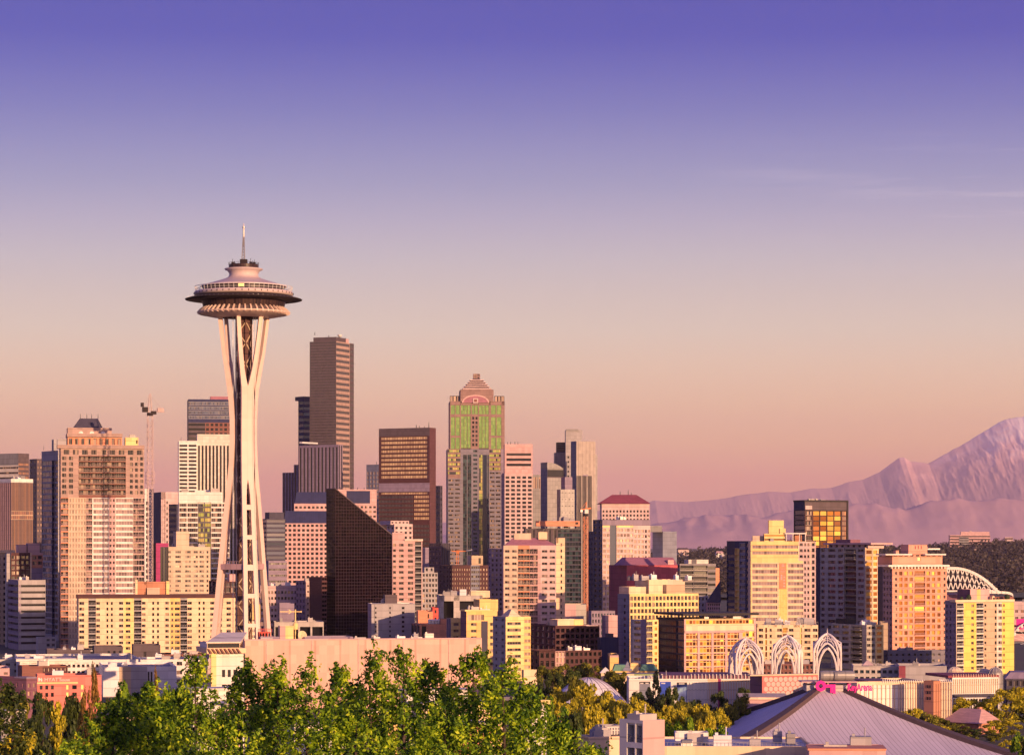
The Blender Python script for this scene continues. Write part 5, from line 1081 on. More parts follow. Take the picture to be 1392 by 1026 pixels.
# white / yellow tower
b = Bld('apartment_tower', 'white and yellow tower with an orange banner and a bright yellow roof box', 1017, 1020.5, 1109, 735.5, 1400, None, 'cream',
        F=[Bn(8.1, .52, 'gl_pinkish', r=(1022, 1085, 738, 762), m='lemon', off=1), Wl(r=(1022, 1085, 733, 738), m='lemon'), Wl(r=(1020, 1022), m='lemon'), Wl(r=(1022, 1092, 762, 764.5), m='lemon'), Bn(8.1, .56, 'gl_pinkish', r=(1022, 1057, 764.5, None), m='cream'), G(5, 3.6, .86, .86, 'gl_goldflat', r=(1059, 1070, 800, None), m='lemon', d=.12), Wl(r=(1059, 1070, 764.5, 800), m='lemon'), Wl(r=(1057, 1059, 764.5, None)), Bn(8.1, .56, 'gl_pinkish', r=(1070.5, 1092, 764.5, None), m='cream'), Wl(r=(1070, 1070.5, 764.5, None)), G(1, 8.1, .7, .5, 'gl_home', r=(1086, 1092, 736, 762), m='pink'), Wl(r=(1085, 1086, 733, 762)), G(2, 8.1, .6, .5, 'gl_home', r=(1092, 1101, 736, None), m='pink'), G(1, 8.1, .5, .62, 'gl_dark', r=(1102, 1109, 736, None), m='pink', tb=.3), Wl(r=(1101, 1102))], vis=850)
b.block(1039, 1068, 725, 736, 3, 16, 'lemon', 'upper_tier', F=[Bn(5.4, .35, 'gl_gold', m='lemon')]); b.block(1045, 1065.5, 707, 726, 4, 12, 'lemon', 'penthouse', L=Wl(m='plum')); b.block(1060, 1068, 718, 726, 3.4, 6, 'lemon', 'penthouse')  # plum side of the penthouse is painted shade
b.boxpx(1067, 1096, 724, 725.6, 2, 12, 'white', 'pergola_roof')
for p in (1069, 1078, 1087, 1095): b.boxpx(p - .5, p + .5, 725, 736, 2.2, 2.8, 'white', 'pergola_post')
b.block(1078, 1090, 727, 736, 6, 12, 'orangebrick', 'roof_stair'); b.block(1023, 1038, 728, 736, 6, 14, 'beige', 'upper_tier')
y0 = -b.wl / 2 - .12
bn = thing('banner', 'tall orange vertical banner with a triangle mark on the white and yellow tower', 'banner', tuple(b.root.matrix_basis @ Vector((b.xon(1059.3, y0), y0, b.z(800)))), b.th)
wd, ht = b.xon(1069, y0) - b.xon(1059.3, y0), b.z(765) - b.z(800)
MB().box(0, wd, -.05, .05, 0, ht).build('cloth', M['salmon'], bn)
mb = MB(); tri = [(wd * .32, ht * .88), (wd * .68, ht * .88), (wd * .5, ht * .97)]
for i in range(3): a, c = tri[i], tri[(i + 1) % 3]; mb.bar((a[0], -.08, a[1]), (c[0], -.08, c[1]), .16, .28)
mb.build('emblem', M['pink'], bn)
mb = MB()
for (xa, xb, za, zb) in ((.2, .8, .74, .76), (.2, .8, .66, .68), (.2, .42, .35, .55), (.58, .8, .08, .55)): 
    for k in range(4):
        z0_ = ht * (za + (zb - za) * k / 4); mb.box(wd * xa, wd * xb, -.07, -.052, z0_, z0_ + (ht * .05 if zb - za > .1 else ht * .008))
mb.build('print', M['pink'], bn)
b = Bld('apartment_tower', 'blue glass tower with a yellow vertical strip left of the white and yellow tower', 988, 1018, 1023, 735, 1450, 31, 'bluegrey', L=[Bn(8.2, .6, 'gl_blue', r=(980, 999, 752, None), m='navy'), Wl(r=(980, 999, 730, 752), m='slate'), K(8.2, 'gl_goldflat', r=(999, 1005, 745, None), m='yellow', bm='lemon', bd=.3), Wl(r=(999, 1005, 730, 745), m='navy'), Bn(8.2, .62, 'gl_bluegrid', r=(1005, 1013, 737, None), m='bluegrey'), G(1, 8.2, .5, .5, 'gl_warm', r=(1013, 1018.5, 737, None), m='navy'), Wl(r=(1005, 1019, 730, 737), m='navy')], F=Wl(m='navy'), vis=850)
b = Bld('apartment_block', 'black terraced condominium with white balcony bands below the wooded hill', 918, 924, 973, 766, 1660, 14, 'dgrey', F=[K(7.6, 'gl_dark', r=(924, 962, 768, None), m='dgrey', bm='offwhite', n=2, bd=.3), Bn(7.6, .5, 'gl_dark', r=(962, 974, 768, None), m='midgrey'), Wl(r=(918, 974, 764, 768), m='midgrey')], L=Bn(7.6, .5, 'gl_dark', m='midgrey'), vis=830)
b.block(936, 963, 760.5, 767, 3, 12, 'offwhite', F=[Wl(r=(930, 940)), Wl(r=(940, 947), m='dgrey'), Wl(r=(947, 964))]); b.block(970, 978, 772, 800, 6, 14, 'salmon', 'stair')
b = Bld('church', 'dark steep gable roof on a pink base behind the thin dark roof slab', None, 961.5, 979, 818, 1480, None, 'rose', F=G(6, 5, .6, .6, 'gl_dark', off=1), vis=838)
b.hip(960.5, 980, 979, 979.9, 790, 818.4, -.5, 10, 'slate', 'roof')
b = Bld('office_block', 'pale grey low block right of the gridded yellow apartments', None, 948, 963, 810, 1500, None, 'grey', F=G(3, 8, .5, .5, 'gl_mix'), vis=838)
b = Bld('apartment_tower', 'black framed tower with glowing orange window bays above the white and yellow tower', 1079, 1094, 1152.5, 680.5, 1830, 22, 'darkbrick',
        F=[Wl(r=(1094, 1153, 678, 693), m='brownpurple'), G(1, 6.8, .8, .8, 'gl_home', r=(1094, 1105, 694, None)), G(4, 6.8, .9, .84, 'gl_gold', r=(1105, 1143.5, 694, None), m='black'), Wl(r=(1094, 1153, 693, 694), m='black'), G(1, 6.8, .8, .8, 'gl_rose', r=(1144, 1152, 694, None)), Wl(r=(1143.5, 1144, 694, None), m='black'), Wl(r=(1152, 1153, 694, None), m='black')], L=[Wl(r=(1079, 1095, 678, 693), m='navy'), Bn(6.8, .8, 'gl_blue', r=(1079, 1095, 693, None), m='black')], vis=745)
b.slab(679.4, 681.6, 'black', 'roof_edge', .3); b.boxpx(1151.5, 1153.4, 681, 760, -.5, .8, 'black', 'frame'); b.boxpx(1095, 1104, 687, 692, -.4, .1, 'pink', 'roof_panel')
for p in (1103, 1124, 1140): b.mast(p, 678, 681, 4, .2)
# olive condominium
b = Bld('apartment_tower', 'grey stone condominium with dark balconies and a yellow lit right corner', 1109, 1176, 1194.5, 744, 1490, 31, 'olive',
        L=[Wl(r=(1100, 1115), m='slate'), G(1, 8.15, .7, .55, 'gl_home', r=(1115, 1122, 744, None)), G(1, 8.15, .8, .55, 'gl_home', r=(1124, 1137, 744, None)), Wl(r=(1122, 1124)), G(1, 8.15, .8, .55, 'gl_home', r=(1138, 1147, 744, None)), Wl(r=(1137, 1138)), K(8.15, 'gl_dark', r=(1147, 1164, 744, None), m='olive', bm='grey', d=1.2, bd=1.3), G(1, 8.15, .8, .55, 'gl_home', r=(1165, 1175, 744, None)), Wl(r=(1164, 1165)), Wl(r=(1175, 1177))],
        F=[G(1, 8.15, .86, .6, 'gl_gold', r=(1177, 1185.5, 746, None), m='tan'), Wl(r=(1176, 1177), m='tan'), G(1, 8.15, .8, .6, 'gl_gold', r=(1186.5, 1193, 746, None), m='cream'), Wl(r=(1185.5, 1186.5), m='tan'), Wl(r=(1193, 1196), m='cream'), Wl(r=(1177, 1193, 740, 746), m='tan')], vis=850)  # tan and cream right face has the yellow sunlight in its colour
b.block(1119, 1184, 737.5, 740, -1, 14, 'rose', 'roof_slab', side='l', bottom=True); b.block(1126, 1180, 739.5, 745, 1, 12, 'pink', 'upper_tier', side='l', L=G(7, 5, .5, .6, 'gl_dark')); b.block(1136, 1156, 733, 738, 3, 10, 'plum', side='l')
b = Bld('apartment_block', 'grey stone lower flats with dark balconies in front of the grey condominium', 1130, 1178, 1201, 849, 1260, 31, 'olive', L=[G(1, 8, .8, .55, 'gl_home', r=(1131, 1142, 849, None)), G(1, 8, .8, .55, 'gl_home', r=(1143, 1155, 849, None)), K(8, 'gl_dark', r=(1156, 1172, 849, None), m='olive', bm='grey', d=1.2, bd=1.2), Wl(r=(1142, 1143)), Wl(r=(1155, 1156)), Wl(r=(1172, 1179)), Wl(r=(1125, 1131))], F=[G(2, 8, .8, .55, 'gl_home', r=(1178, 1190, 849, None)), G(1, 8, .6, .55, 'gl_gold', r=(1190, 1201, 849, None), m='lemon')], vis=900, units=3)
b.block(1136, 1150, 842, 850, 4, 10, 'black', 'roof_garden', side='l')
b = Bld('office_block', 'plain brown brick shaft between the grey condominium and the pink tower', None, 1194, 1206, 793, 1560, None, 'brick', F=[Wl(r=(1194, 1197)), G(1, 12, .8, .25, 'gl_dark', r=(1197, 1202, 800, 806)), Wl(r=(1197, 1202, 790, 800)), Wl(r=(1197, 1202, 806, None)), Wl(r=(1202, 1207))], vis=850)
b = Bld('office_block', 'small tan low house between the grey flats and the pink tower', None, 1197, 1207, 846, 1350, None, 'tan', vis=880)
# pink tower
wall('redpale', (.64, .32, .24))
b = Bld('apartment_tower', 'coral pink tower with yellow reflecting windows and white roof ledges', 1193, 1213, 1287, 769, 1425, 19, 'redpale',
        F=[Wl(r=(1212, 1288, 765, 775)), G(1, 8.1, .5, .5, 'gl_home', r=(1215, 1221, 775, None)), G(3, 8.1, .62, .62, 'gl_gold', r=(1221, 1242, 775, None)), Wl(r=(1212, 1215, 775, None)), K(8.1, 'gl_gold', r=(1243, 1258, 775, None), bm='rose', d=.8, bd=.6), Wl(r=(1242, 1243, 775, None)), G(3, 8.1, .58, .6, 'gl_gold', r=(1258, 1280, 775, None)), G(1, 8.1, .45, .5, 'gl_home', r=(1281, 1287, 775, None)), Wl(r=(1280, 1281, 775, None))], L=[G(3, 8.1, .5, .5, 'gl_home', r=(1200, 1213, 772, None), m='lilac'), Wl(r=(1190, 1200), m='slate'), Wl(r=(1200, 1213, 765, 772), m='lilac')], vis=905)  # lilac and slate left face paints the tower's shaded side
b.boxpx(1208, 1291, 767.5, 770, -2.2, 10, 'white', 'ledge')
for i in range(17): b.boxpx(1212 + i * 4.5, 1213.4 + i * 4.5, 770, 772.5, -1.4, .1, 'white', 'bracket')
b.block(1213, 1281, 756, 768.5, 3, 20, 'redpale', 'upper_tier', F=[Wl(r=(1210, 1246)), G(1, 7, .8, .6, 'gl_goldflat', r=(1247, 1252)), Wl(r=(1246, 1247)), Wl(r=(1252, 1262)), G(3, 13, .4, .4, 'gl_goldflat', r=(1262, 1278)), Wl(r=(1278, 1284))]); b.boxpx(1204, 1240, 752.5, 754.4, .5, 12, 'white', 'ledge'); b.boxpx(1258, 1286, 752.5, 754.4, .5, 12, 'white', 'ledge'); b.block(1213, 1281, 753, 757, 4, 16, 'redpale', 'upper_tier', F=G(9, 4, .6, .7, 'gl_dark'))
b.block(1235, 1260.5, 740, 754, 4, 13, 'redpale'); b.block(1218, 1222, 748, 757, 6, 9, 'redpale', 'chimney'); b.boxpx(1261, 1278, 745, 747, 6, 12, 'white', 'ledge')
for p in (1244, 1248, 1252): b.boxpx(p, p + 1, 741.5, 746, 3.8, 4.02, 'maroon', 'louvre')
wall('acid', (.80, .57, .15)); wall('shrubgreen', (.03, .045, .02), joint=0, var=.4)
b = Bld('apartment_block', 'shaded grey podium with small windows at the foot of the coral pink tower', 1197, 1207, 1289, 884, 1270, 14, 'greystone', F=G(10, 8.1, .4, .45, 'gl_home', off=2), L=G(2, 8.1, .4, .45, 'gl_dark', off=2), vis=912)  # added block: imitates the shaded lower part of the tower by grey colour
# yellow white condominium at right
b = Bld('apartment_tower', 'yellow and white condominium with stacked dark balconies at the right edge', 1284.5, 1300, 1378.5, 816, 1215, 26, 'cream',
        F=[Wl(r=(1299, 1380, 812, 819), m='beige'), K(8.5, 'gl_dark', r=(1300.5, 1310, 819, None), m='offwhite', bm='white', d=1.6, bd=.2), Wl(r=(1310, 1320, 819, None), m='acid'), G(1, 8.5, .9, .45, 'gl_home', r=(1320, 1324, 819, None), m='acid'), Wl(r=(1324, 1327, 819, None), m='acid'), K(8.5, 'gl_dark', r=(1327, 1337, 819, None), m='offwhite', bm='white', d=1.6, bd=.2), Wl(r=(1299, 1300.5, 819, None)), G(1, 8.5, .5, .4, 'gl_mix', r=(1337, 1342, 819, None), m='tan'), Wl(r=(1342, 1352, 819, None), m='tan'), G(1, 8.5, .8, .5, 'gl_dark', r=(1352, 1355, 819, None), m='tan'), Wl(r=(1355, 1357, 819, None), m='offwhite'), G(1, 8.5, .9, .5, 'gl_home', r=(1357, 1362, 819, None), m='offwhite'), G(1, 8.5, .9, .42, 'gl_rose', r=(1363, 1366, 819, None), m='acid'), Wl(r=(1362, 1363, 819, None), m='acid'), Wl(r=(1366, 1380, 819, None), m='acid')], L=[G(3, 8.5, .4, .5, 'gl_lead', m='lilac', off=4)], vis=925)  # lilac left face: shade of that side put into the colour
b.boxpx(1299, 1379.3, 815, 818, -.4, 4, 'cream', 'cornice')
b.block(1319, 1345, 801, 816.5, 4, 14, 'rose', F=[Wl(r=(1310, 1328)), Wl(r=(1328, 1333), m='yellow'), Wl(r=(1333, 1346))], L=Wl(m='plum'))
for p, r_ in ((1307, .9), (1314, .7), (1317, 1.3), (1350, .8), (1356, .6), (1369, 1.3)): 
    o = b.part(MB().lathe([(.02, 0), (r_ * .8, .3), (r_, r_ * 1.1), (r_ * .6, r_ * 2), (.02, r_ * 2.3)], 9), 'planter_shrub', 'shrubgreen'); o.location = (b.xon(p, -b.wl / 2 + 1.5), -b.wl / 2 + 1.5, b.z(816) - .2)
b.block(1351, 1378, 812, 816.5, 5, 12, 'brick', 'roof_pavilion'); b.boxpx(1349, 1352, 810.5, 816, 1, 3, 'cream', 'roof_unit')
# pink low buildings at the right edge and the big wheel
b = Bld('office_block', 'pink low block at the right edge above the big wheel', None, 1378, 1425, 818, 1750, None, 'pink', F=[Wl(r=(None, None, 812, 826)), G(6, 9, .5, .4, 'gl_rose', r=(None, None, 826, None))], vis=845)
b = Bld('office_block', 'pinkish pier sheds at the right edge behind the big wheel', None, 1374, 1430, 846, 1640, None, 'rose', F=[Bn(9, .3, 'gl_dark')], vis=900, units=3)
YW = 1580; wheel = thing('ferris_wheel', 'big white observation wheel cut by the right edge, pink at its hub', 'wheel', (xx(1402, YW), YW, GZ), R(12))
zc = zz(873, YW) - GZ; rw = 28.5 * YW / F
mb = MB()
for dy in (-.9, .9): mb.tube([(rw * math.cos(2 * math.pi * i / 48), dy, zc + rw * math.sin(2 * math.pi * i / 48)) for i in range(49)], .28, 5, False)
for i in range(48): a = 2 * math.pi * i / 48; mb.bar((rw * math.cos(a), -.9, zc + rw * math.sin(a)), (rw * math.cos(a), .9, zc + rw * math.sin(a)), .16)
mb.build('rim', M['white'], wheel)
mb = MB()
for i in range(24): a = 2 * math.pi * i / 24; mb.bar((0, 0, zc), (rw * math.cos(a), 0, zc + rw * math.sin(a)), .1)
mb.build('spokes', M['whitemetal'], wheel)
mb = MB(); mb.lathe([(.02, -1.4), (1.6, -1.4), (1.6, 1.4), (.02, 1.4)], 12); o = mb.build('hub', M['magenta'], wheel); o.location = (0, 0, zc); o.rotation_euler = (R(90), 0, 0)
for s in (-1, 1): mb = MB(); mb.bar((0, s * 1.6, zc), (-5, s * 4, 0), .8); mb.bar((0, s * 1.6, zc), (5, s * 4, 0), .8); mb.build('support', M['white'], wheel)
gm = MB().lathe([(.02, -2.2), (.8, -2.0), (1.0, -1.0), (.8, -.3), (.02, 0)], 8).mesh('gondola', M['whitemetal'])
for i in range(24):
    a = 2 * math.pi * i / 24; o = bpy.data.objects.new('gondola', gm); COL.objects.link(o); o.parent = wheel; o.location = (rw * math.cos(a), 0, zc + rw * math.sin(a))
MB().box(-4.6, 4.6, 2.6, 2.9, -3, 3).build('screen', M['hotpink'], wheel).location = (-3.5, 0, zz(848, YW) - GZ)
# stadium with arched roof trusses
YS = 2800; st = thing('stadium', 'distant stadium with white arched roof trusses behind the pink tower', 'stadium', (xx(1270, YS), YS, GZ)); S = YS / F
def arch(pxl, pxr, pyb, pyt, dy, cut=None):
    mb = MB(); x0, x1 = xx(pxl, YS) - xx(1270, YS), xx(pxr, YS) - xx(1270, YS); zb, zt = zz(pyb, YS) - GZ, zz(pyt, YS) - GZ
    f = lambda t: (x0 + (x1 - x0) * t, dy, zb + (zt - zb) * (1 - abs(2 * t - 1) ** 2.1))
    pts = [f(i / 40) for i in range(41)]
    for A, Bq in zip(pts[:-1], pts[1:]): mb.bar(A, Bq, 2.9, 2.9)
    for i in range(2, 39):
        A = pts[i]; Bq = (pts[i][0] + (4 if i % 2 else -4), dy, max(zb, 2)); 
        if A[2] - zb > 3: mb.bar((A[0] - (3 if i % 2 else -3), dy, A[2]), (Bq[0], dy, zz(803, YS) - GZ), 1.0)
    mb.bar((x0, dy, zz(803, YS) - GZ), (x1, dy, zz(803, YS) - GZ), 1.6); mb.build('roof_truss', M['white'], st)
arch(1230, 1358, 806, 772, 0); arch(1130, 1232, 806, 772, 90)
mb = MB(); mb.box(-100, 62, 4, 90, 0, zz(808, YS) - GZ); mb.build('stand', M['plum'], st)
mb = MB(); pts = [(xx(1340 + 34 * math.sin(t * math.pi / 2), YS) - xx(1270, YS), -30 * math.cos(t * math.pi / 2) , zz(804 + 10 * t ** 3, YS) - GZ) for t in np.linspace(-.6, 1, 14)]
for A, Bq in zip(pts[:-1], pts[1:]): mb.bar(A, Bq, 4, 2.5)
mb.build('roof_rim', M['white'], st)
MB().box(xx(1340, YS) - xx(1270, YS), xx(1372, YS) - xx(1270, YS), -20, 60, 0, zz(812, YS) - GZ).build('stand', M['rose'], st)
# hospital on the hill and hilltop blocks
for (p0, p1, t, m, lab, f) in ((1291, 1346, 724, 'rose', 'stepped pink hospital on the wooded ridge', True), (1347, 1362, 736, 'rose', 'low pink hilltop block just right of the hospital', False), (1366, 1377, 730, 'pink', 'squarish pink hilltop block near the right edge', False), (1377, 1420, 736, 'rose', 'long pink hilltop row cut by the right edge', False)):
    b = Bld('hilltop_building', lab, None, p0, p1, t + (3 if f else 0), 5500, None, m, F=Bn(4.0, .4, 'gl_dark'), base=30, vis=745, par=0, wl=60)
    if f: b.block(1306, 1345, 722.5, 728, 5, 40, 'rose', 'upper_tier'); b.block(1318, 1321, 721, 724, 10, 30, 'pink', 'roof_unit'); b.block(1304, 1317, 730, 742, -1, 2, 'grey', 'wing', F=Bn(3, .5, 'gl_dark'))
# ------------------------------------------------------------------ middle ground: hall, arena, science centre
wall('peachwall', (.66, .41, .34), joint=0, vj=9.0, var=.17); wall('arena_metal', (.58, .51, .56), joint=0, vj=1.35, jd=.7, rough=.6, var=.10); wall('beam_brown', (.09, .06, .065), joint=0)
b = Bld('concert_hall', 'big windowless peach pink hall with a flat roof behind the leafy foreground trees', 330, 333, 655, 870, 960, 12, 'peachwall', F=Wl(), L=Wl(), units=0, par=.5, wl=45)
b.boxpx(332, 655, 868.6, 870.5, -.15, 1.2, 'rose', 'coping'); b.units(7)
for p in (362, 424, 487, 548, 610): b.boxpx(p, p + .7, 871, 960, -.22, .0, 'pink', 'downpipe')
b.block(352, 368, 860, 870, 8, 12, 'redhot', 'roof_room', F=[V(4, .6, 'gl_dark')])
mb = MB(); y0 = -b.wl / 2 + 7.8
for p in np.linspace(351, 369, 9): x = b.xon(p, y0); mb.bar((x, y0, b.z(860)), (x, y0, b.z(855.5)), .14)
mb.bar((b.xon(351, y0), y0, b.z(855.5)), (b.xon(369, y0), y0, b.z(855.5)), .16); b.part(mb, 'roof_railing', 'redhot')
b.block(380.5, 399, 851, 870.5, 3, 8, 'cream', 'roof_tank', F=[Wl(r=(380, 388), m='rose'), Wl(r=(388, 400), m='lemon')]); b.block(354, 380, 865.5, 871, 2, 6, 'lilac', 'roof_step')
b.block(414, 480, 867, 871, 8, 20, 'lilac', 'roof_strip')
Yv = 975; wv = thing('weather_vane', 'yellow pole with a big arrow weather vane on the peach pink hall', 'weather vane', (xx(401.5, Yv), Yv, zz(870, Yv))); S = Yv / F
mb = MB(); mb.tube([(0, 0, 0), (0, 0, 42 * S)], .22, 7); mb.lathe([(.02, 14 * S), (.9, 15 * S), (1.0, 22 * S), (.5, 24 * S), (.02, 24.2 * S)], 10); mb.build('pole', M['lemon'], wv)
mb = MB(); mb.bar((-21 * S, 0, 39 * S), (8 * S, 0, 39 * S), .28); mb.bar((-5.5 * S, 0, 39 * S), (-9 * S, 0, 41.8 * S), .26); mb.bar((-5.5 * S, 0, 39 * S), (-9 * S, 0, 36.2 * S), .26); mb.bar((8 * S, 0, 37.8 * S), (8 * S, 0, 40.2 * S), .26); mb.build('arrow', M['lemon'], wv)
dish = thing('satellite_dish', 'round pale yellow satellite dish beside the yellow roof tank', 'satellite dish', (xx(409.5, Yv), Yv, zz(870, Yv)))
rd = 6.3 * S; o = MB().lathe([(.02, 0), (rd * .5, .14 * rd), (rd * .85, .42 * rd), (rd, .7 * rd), (rd * .97, .72 * rd), (rd * .8, .5 * rd), (.02, .1 * rd)], 24).build('bowl', M['cream'], dish); o.location = (0, 0, 6.2 * S); o.rotation_euler = (R(78), 0, R(25)); weld(o)
MB().tube([(0, 0, 0), (0, .3, 6 * S)], .2, 6).build('stand', M['steel'], dish)
# canopy house left of the hall
b = Bld('ticket_pavilion', 'cream pavilion with a jagged canopy and dark clerestory under the tall tower', 289, 293, 331, 887, 940, 16, 'white', F=[Wl(r=(292, 332, 880, 900), m='white'), G(4, 20, .55, .5, 'gl_dark', r=(300, 332, 905, None)), Wl(r=(292, 332, 900, 905)), Wl(r=(292, 300, 905, None))], L=Wl(m='cream'), wl=26)
y0 = -b.wl / 2; z = b.z
x0, x1 = b.xon(281, y0 - 1.5), b.xon(334, y0 - 1.5)
mb = MB().hexa([(x0, y0 - 2, z(887.5)), (x1, y0 - 2, z(887.5)), (x1, y0 + 20, z(887.5)), (x0, y0 + 20, z(887.5))], [(x0 - .2, y0 - 2.4, z(880.5)), (x1, y0 - 2.4, z(880.5)), (x1, y0 + 20, z(880.5)), (x0 - .2, y0 + 20, z(880.5))]); b.part(mb, 'canopy', 'cream')
for i in range(8):
    p = 284 + i * 5.6; xa = b.xon(p, y0 - 2.6); w = .5
    mb = MB(); mb.hexa([(xa + .6, y0 - 3.1, z(887.3)), (xa + 1.3, y0 - 3.1, z(887.3)), (xa + 1.3, y0 - 2, z(887.3)), (xa + .6, y0 - 2, z(887.3))], [(xa - .5, y0 - 3.1, z(881)), (xa + .1, y0 - 3.1, z(881)), (xa + .1, y0 - 2, z(881)), (xa - .5, y0 - 2, z(881))]); b.part(mb, 'canopy_tooth', 'brick')
b.block(281.5, 326, 873, 881, -1.2, 14, 'white', 'clerestory', F=Bn(8, .72, 'gl_dark', m='cream'), par=0)
x0, x1 = b.xon(280, y0 - 1.6), b.xon(327, y0 - 1.6); xb0, xb1 = b.xon(302, y0 + 12), b.xon(337, y0 + 12)
mb = MB().hexa([(x0, y0 - 1.8, z(873.5)), (x1, y0 - 1.8, z(873.5)), (xb1, y0 + 14, z(863)), (xb0, y0 + 14, z(863))], [(x0, y0 - 1.8, z(871.8)), (x1, y0 - 1.8, z(871.8)), (xb1, y0 + 14, z(861)), (xb0, y0 + 14, z(861))]); b.part(mb, 'sloping_roof', 'offwhite')
b.boxpx(287, 294, 884, 960, -2.2, -1.2, 'lemon', 'pillar')

# arena with the pyramid roof
AY = 762.0
def cor(px, Y, zc): return Vector((xx(px, Y), Y, zc))
cFL, cFR, cBL, cBR = cor(962, 700, 0.2), cor(1398, 716, -1.2), cor(898, 838, -2.6), cor(1240, 880, -2.6)
A0 = Vector((xx(1124, AY), AY, zz(934, AY)))
arena = thing('arena', 'wide arena with a ribbed pyramid roof and dark ridge beams', 'arena', (A0.x, A0.y, GZ))
base = Vector((A0.x, A0.y, GZ))
cap = 4.0
def capc(c): d = (c - A0); d.z = 0; return A0 + d.normalized() * cap
def rib(c, s): 
    a = capc(c); p = a.lerp(c, s); p.z -= 2.6 * 4 * s * (1 - s) * .5; return p
crn = [cFL, cFR, cBR, cBL]
for i in range(4):
    c0, c1 = crn[i], crn[(i + 1) % 4]; e = (c1 - c0).normalized(); mb = MB(); nS, nT = 16, 16
    def P(s, t):
        p = rib(c0, s).lerp(rib(c1, s), t); p.z -= 1.8 * s * 4 * t * (1 - t) * .35; return p - base
    def uvp(p): w = p + base - c0; return (w.dot(e), w.cross(e).length * 0.2)
    for a in range(nS):
        for t in range(nT):
            q = [P(a / nS, t / nT), P((a + 1) / nS, t / nT), P((a + 1) / nS, (t + 1) / nT), P(a / nS, (t + 1) / nT)]
            mb.quad(*q, [uvp(v) for v in q])
    mb.build('roof_panel', M['arena_metal'], arena)
    mb = MB(); k = 18; side = Vector((-(c0 - A0).y, (c0 - A0).x, 0)).normalized()
    for j in range(k):
        sec = []
        for s in (j / k, (j + 1) / k):
            w = .9 + 1.5 * s; p = rib(c0, s) - base; sec.append([p - side * w + Vector((0, 0, -.5)), p + side * w + Vector((0, 0, -.5)), p + side * w * .8 + Vector((0, 0, .8)), p - side * w * .8 + Vector((0, 0, .8))])
        for m_ in range(4): mb.quad(sec[0][m_], sec[0][(m_ + 1) % 4], sec[1][(m_ + 1) % 4], sec[1][m_])
    mb.build('ridge_beam', M['beam_brown'], arena)
    mb = MB(); q0, q1 = c0 - base, c1 - base
    mb.quad(q0 * .93 + Vector((0, 0, -6)), q1 * .93 + Vector((0, 0, -6)), q1 * .93, q0 * .93); mb.build('wall', M['gl_teal'], arena)
mb = MB().box(-6.2, 6.2, -5, 5, A0.z - GZ - .8, A0.z - GZ + .9); mb.build('roof_cap', M['concrete'], arena)
mb = MB().box(-7.5, 8.0, -4.2, 4.2, A0.z - GZ + 1.6, A0.z - GZ + 1.9)
for x in (-6, 0, 6): mb.box(x - .2, x + .2, -3, 3, A0.z - GZ + .8, A0.z - GZ + 1.6)
mb.build('roof_platform', M['rose'], arena)
for (p, w) in ((1126, 2.4), (1147, 2.9)):
    o = MB().lathe([(.02, -w), (1.25, -w), (1.4, -w * .7), (1.4, w * .7), (1.25, w), (.02, w)], 18).build('roof_vent', M['silver'], arena); o.rotation_euler = (0, R(90), R(8)); o.location = (xx(p, AY) - A0.x, 0, A0.z - GZ + 3.35); 
# sign on the roof: key and name
sg = thing('arena_sign', 'hot pink key and arena name sign on top of the pyramid roof', 'sign', (A0.x, A0.y - 6.6, A0.z - .6), R(4)); S = AY / F
kx = lambda p: xx(p, AY) - A0.x
mb = MB(); cxk, czk, r0, r1 = kx(1112), 1.4, 1.5, .65
def diam(r, k): return [(cxk + r * math.cos(2 * math.pi * i / 8), czk + r * math.sin(2 * math.pi * i / 8)) for i in range(8)]
o8, i8 = diam(1.55, 0), diam(.62, 0)
for i in range(8):
    j = (i + 1) % 8; a, c, d, e = o8[i], o8[j], i8[j], i8[i]
    mb.quad((e[0], -.2, e[1]), (d[0], -.2, d[1]), (c[0], -.2, c[1]), (a[0], -.2, a[1])); mb.quad((a[0], -.2, a[1]), (c[0], -.2, c[1]), (c[0], .2, c[1]), (a[0], .2, a[1])); mb.quad((d[0], -.2, d[1]), (e[0], -.2, e[1]), (e[0], .2, e[1]), (d[0], .2, d[1]))
mb.box(cxk + 1.4, kx(1132), -.2, .2, 1.0, 1.8); mb.box(kx(1125), kx(1128), -.2, .2, -.5, 1.0); mb.box(kx(1128.5), kx(1132), -.2, .2, -.7, 1.0)
mb.build('key', M['hotpink'], sg)
t = text_obj('KeyArena', 2.75, 'hotpink', .15, 'lettering', .06, .62); t.parent = sg; t.location = (kx(1148), -.2, .1)
for p in (1150, 1158, 1166, 1174): MB().box(kx(p) - .1, kx(p) + .1, .1, .3, -2.6, .3).build('sign_post', M['steel'], sg)

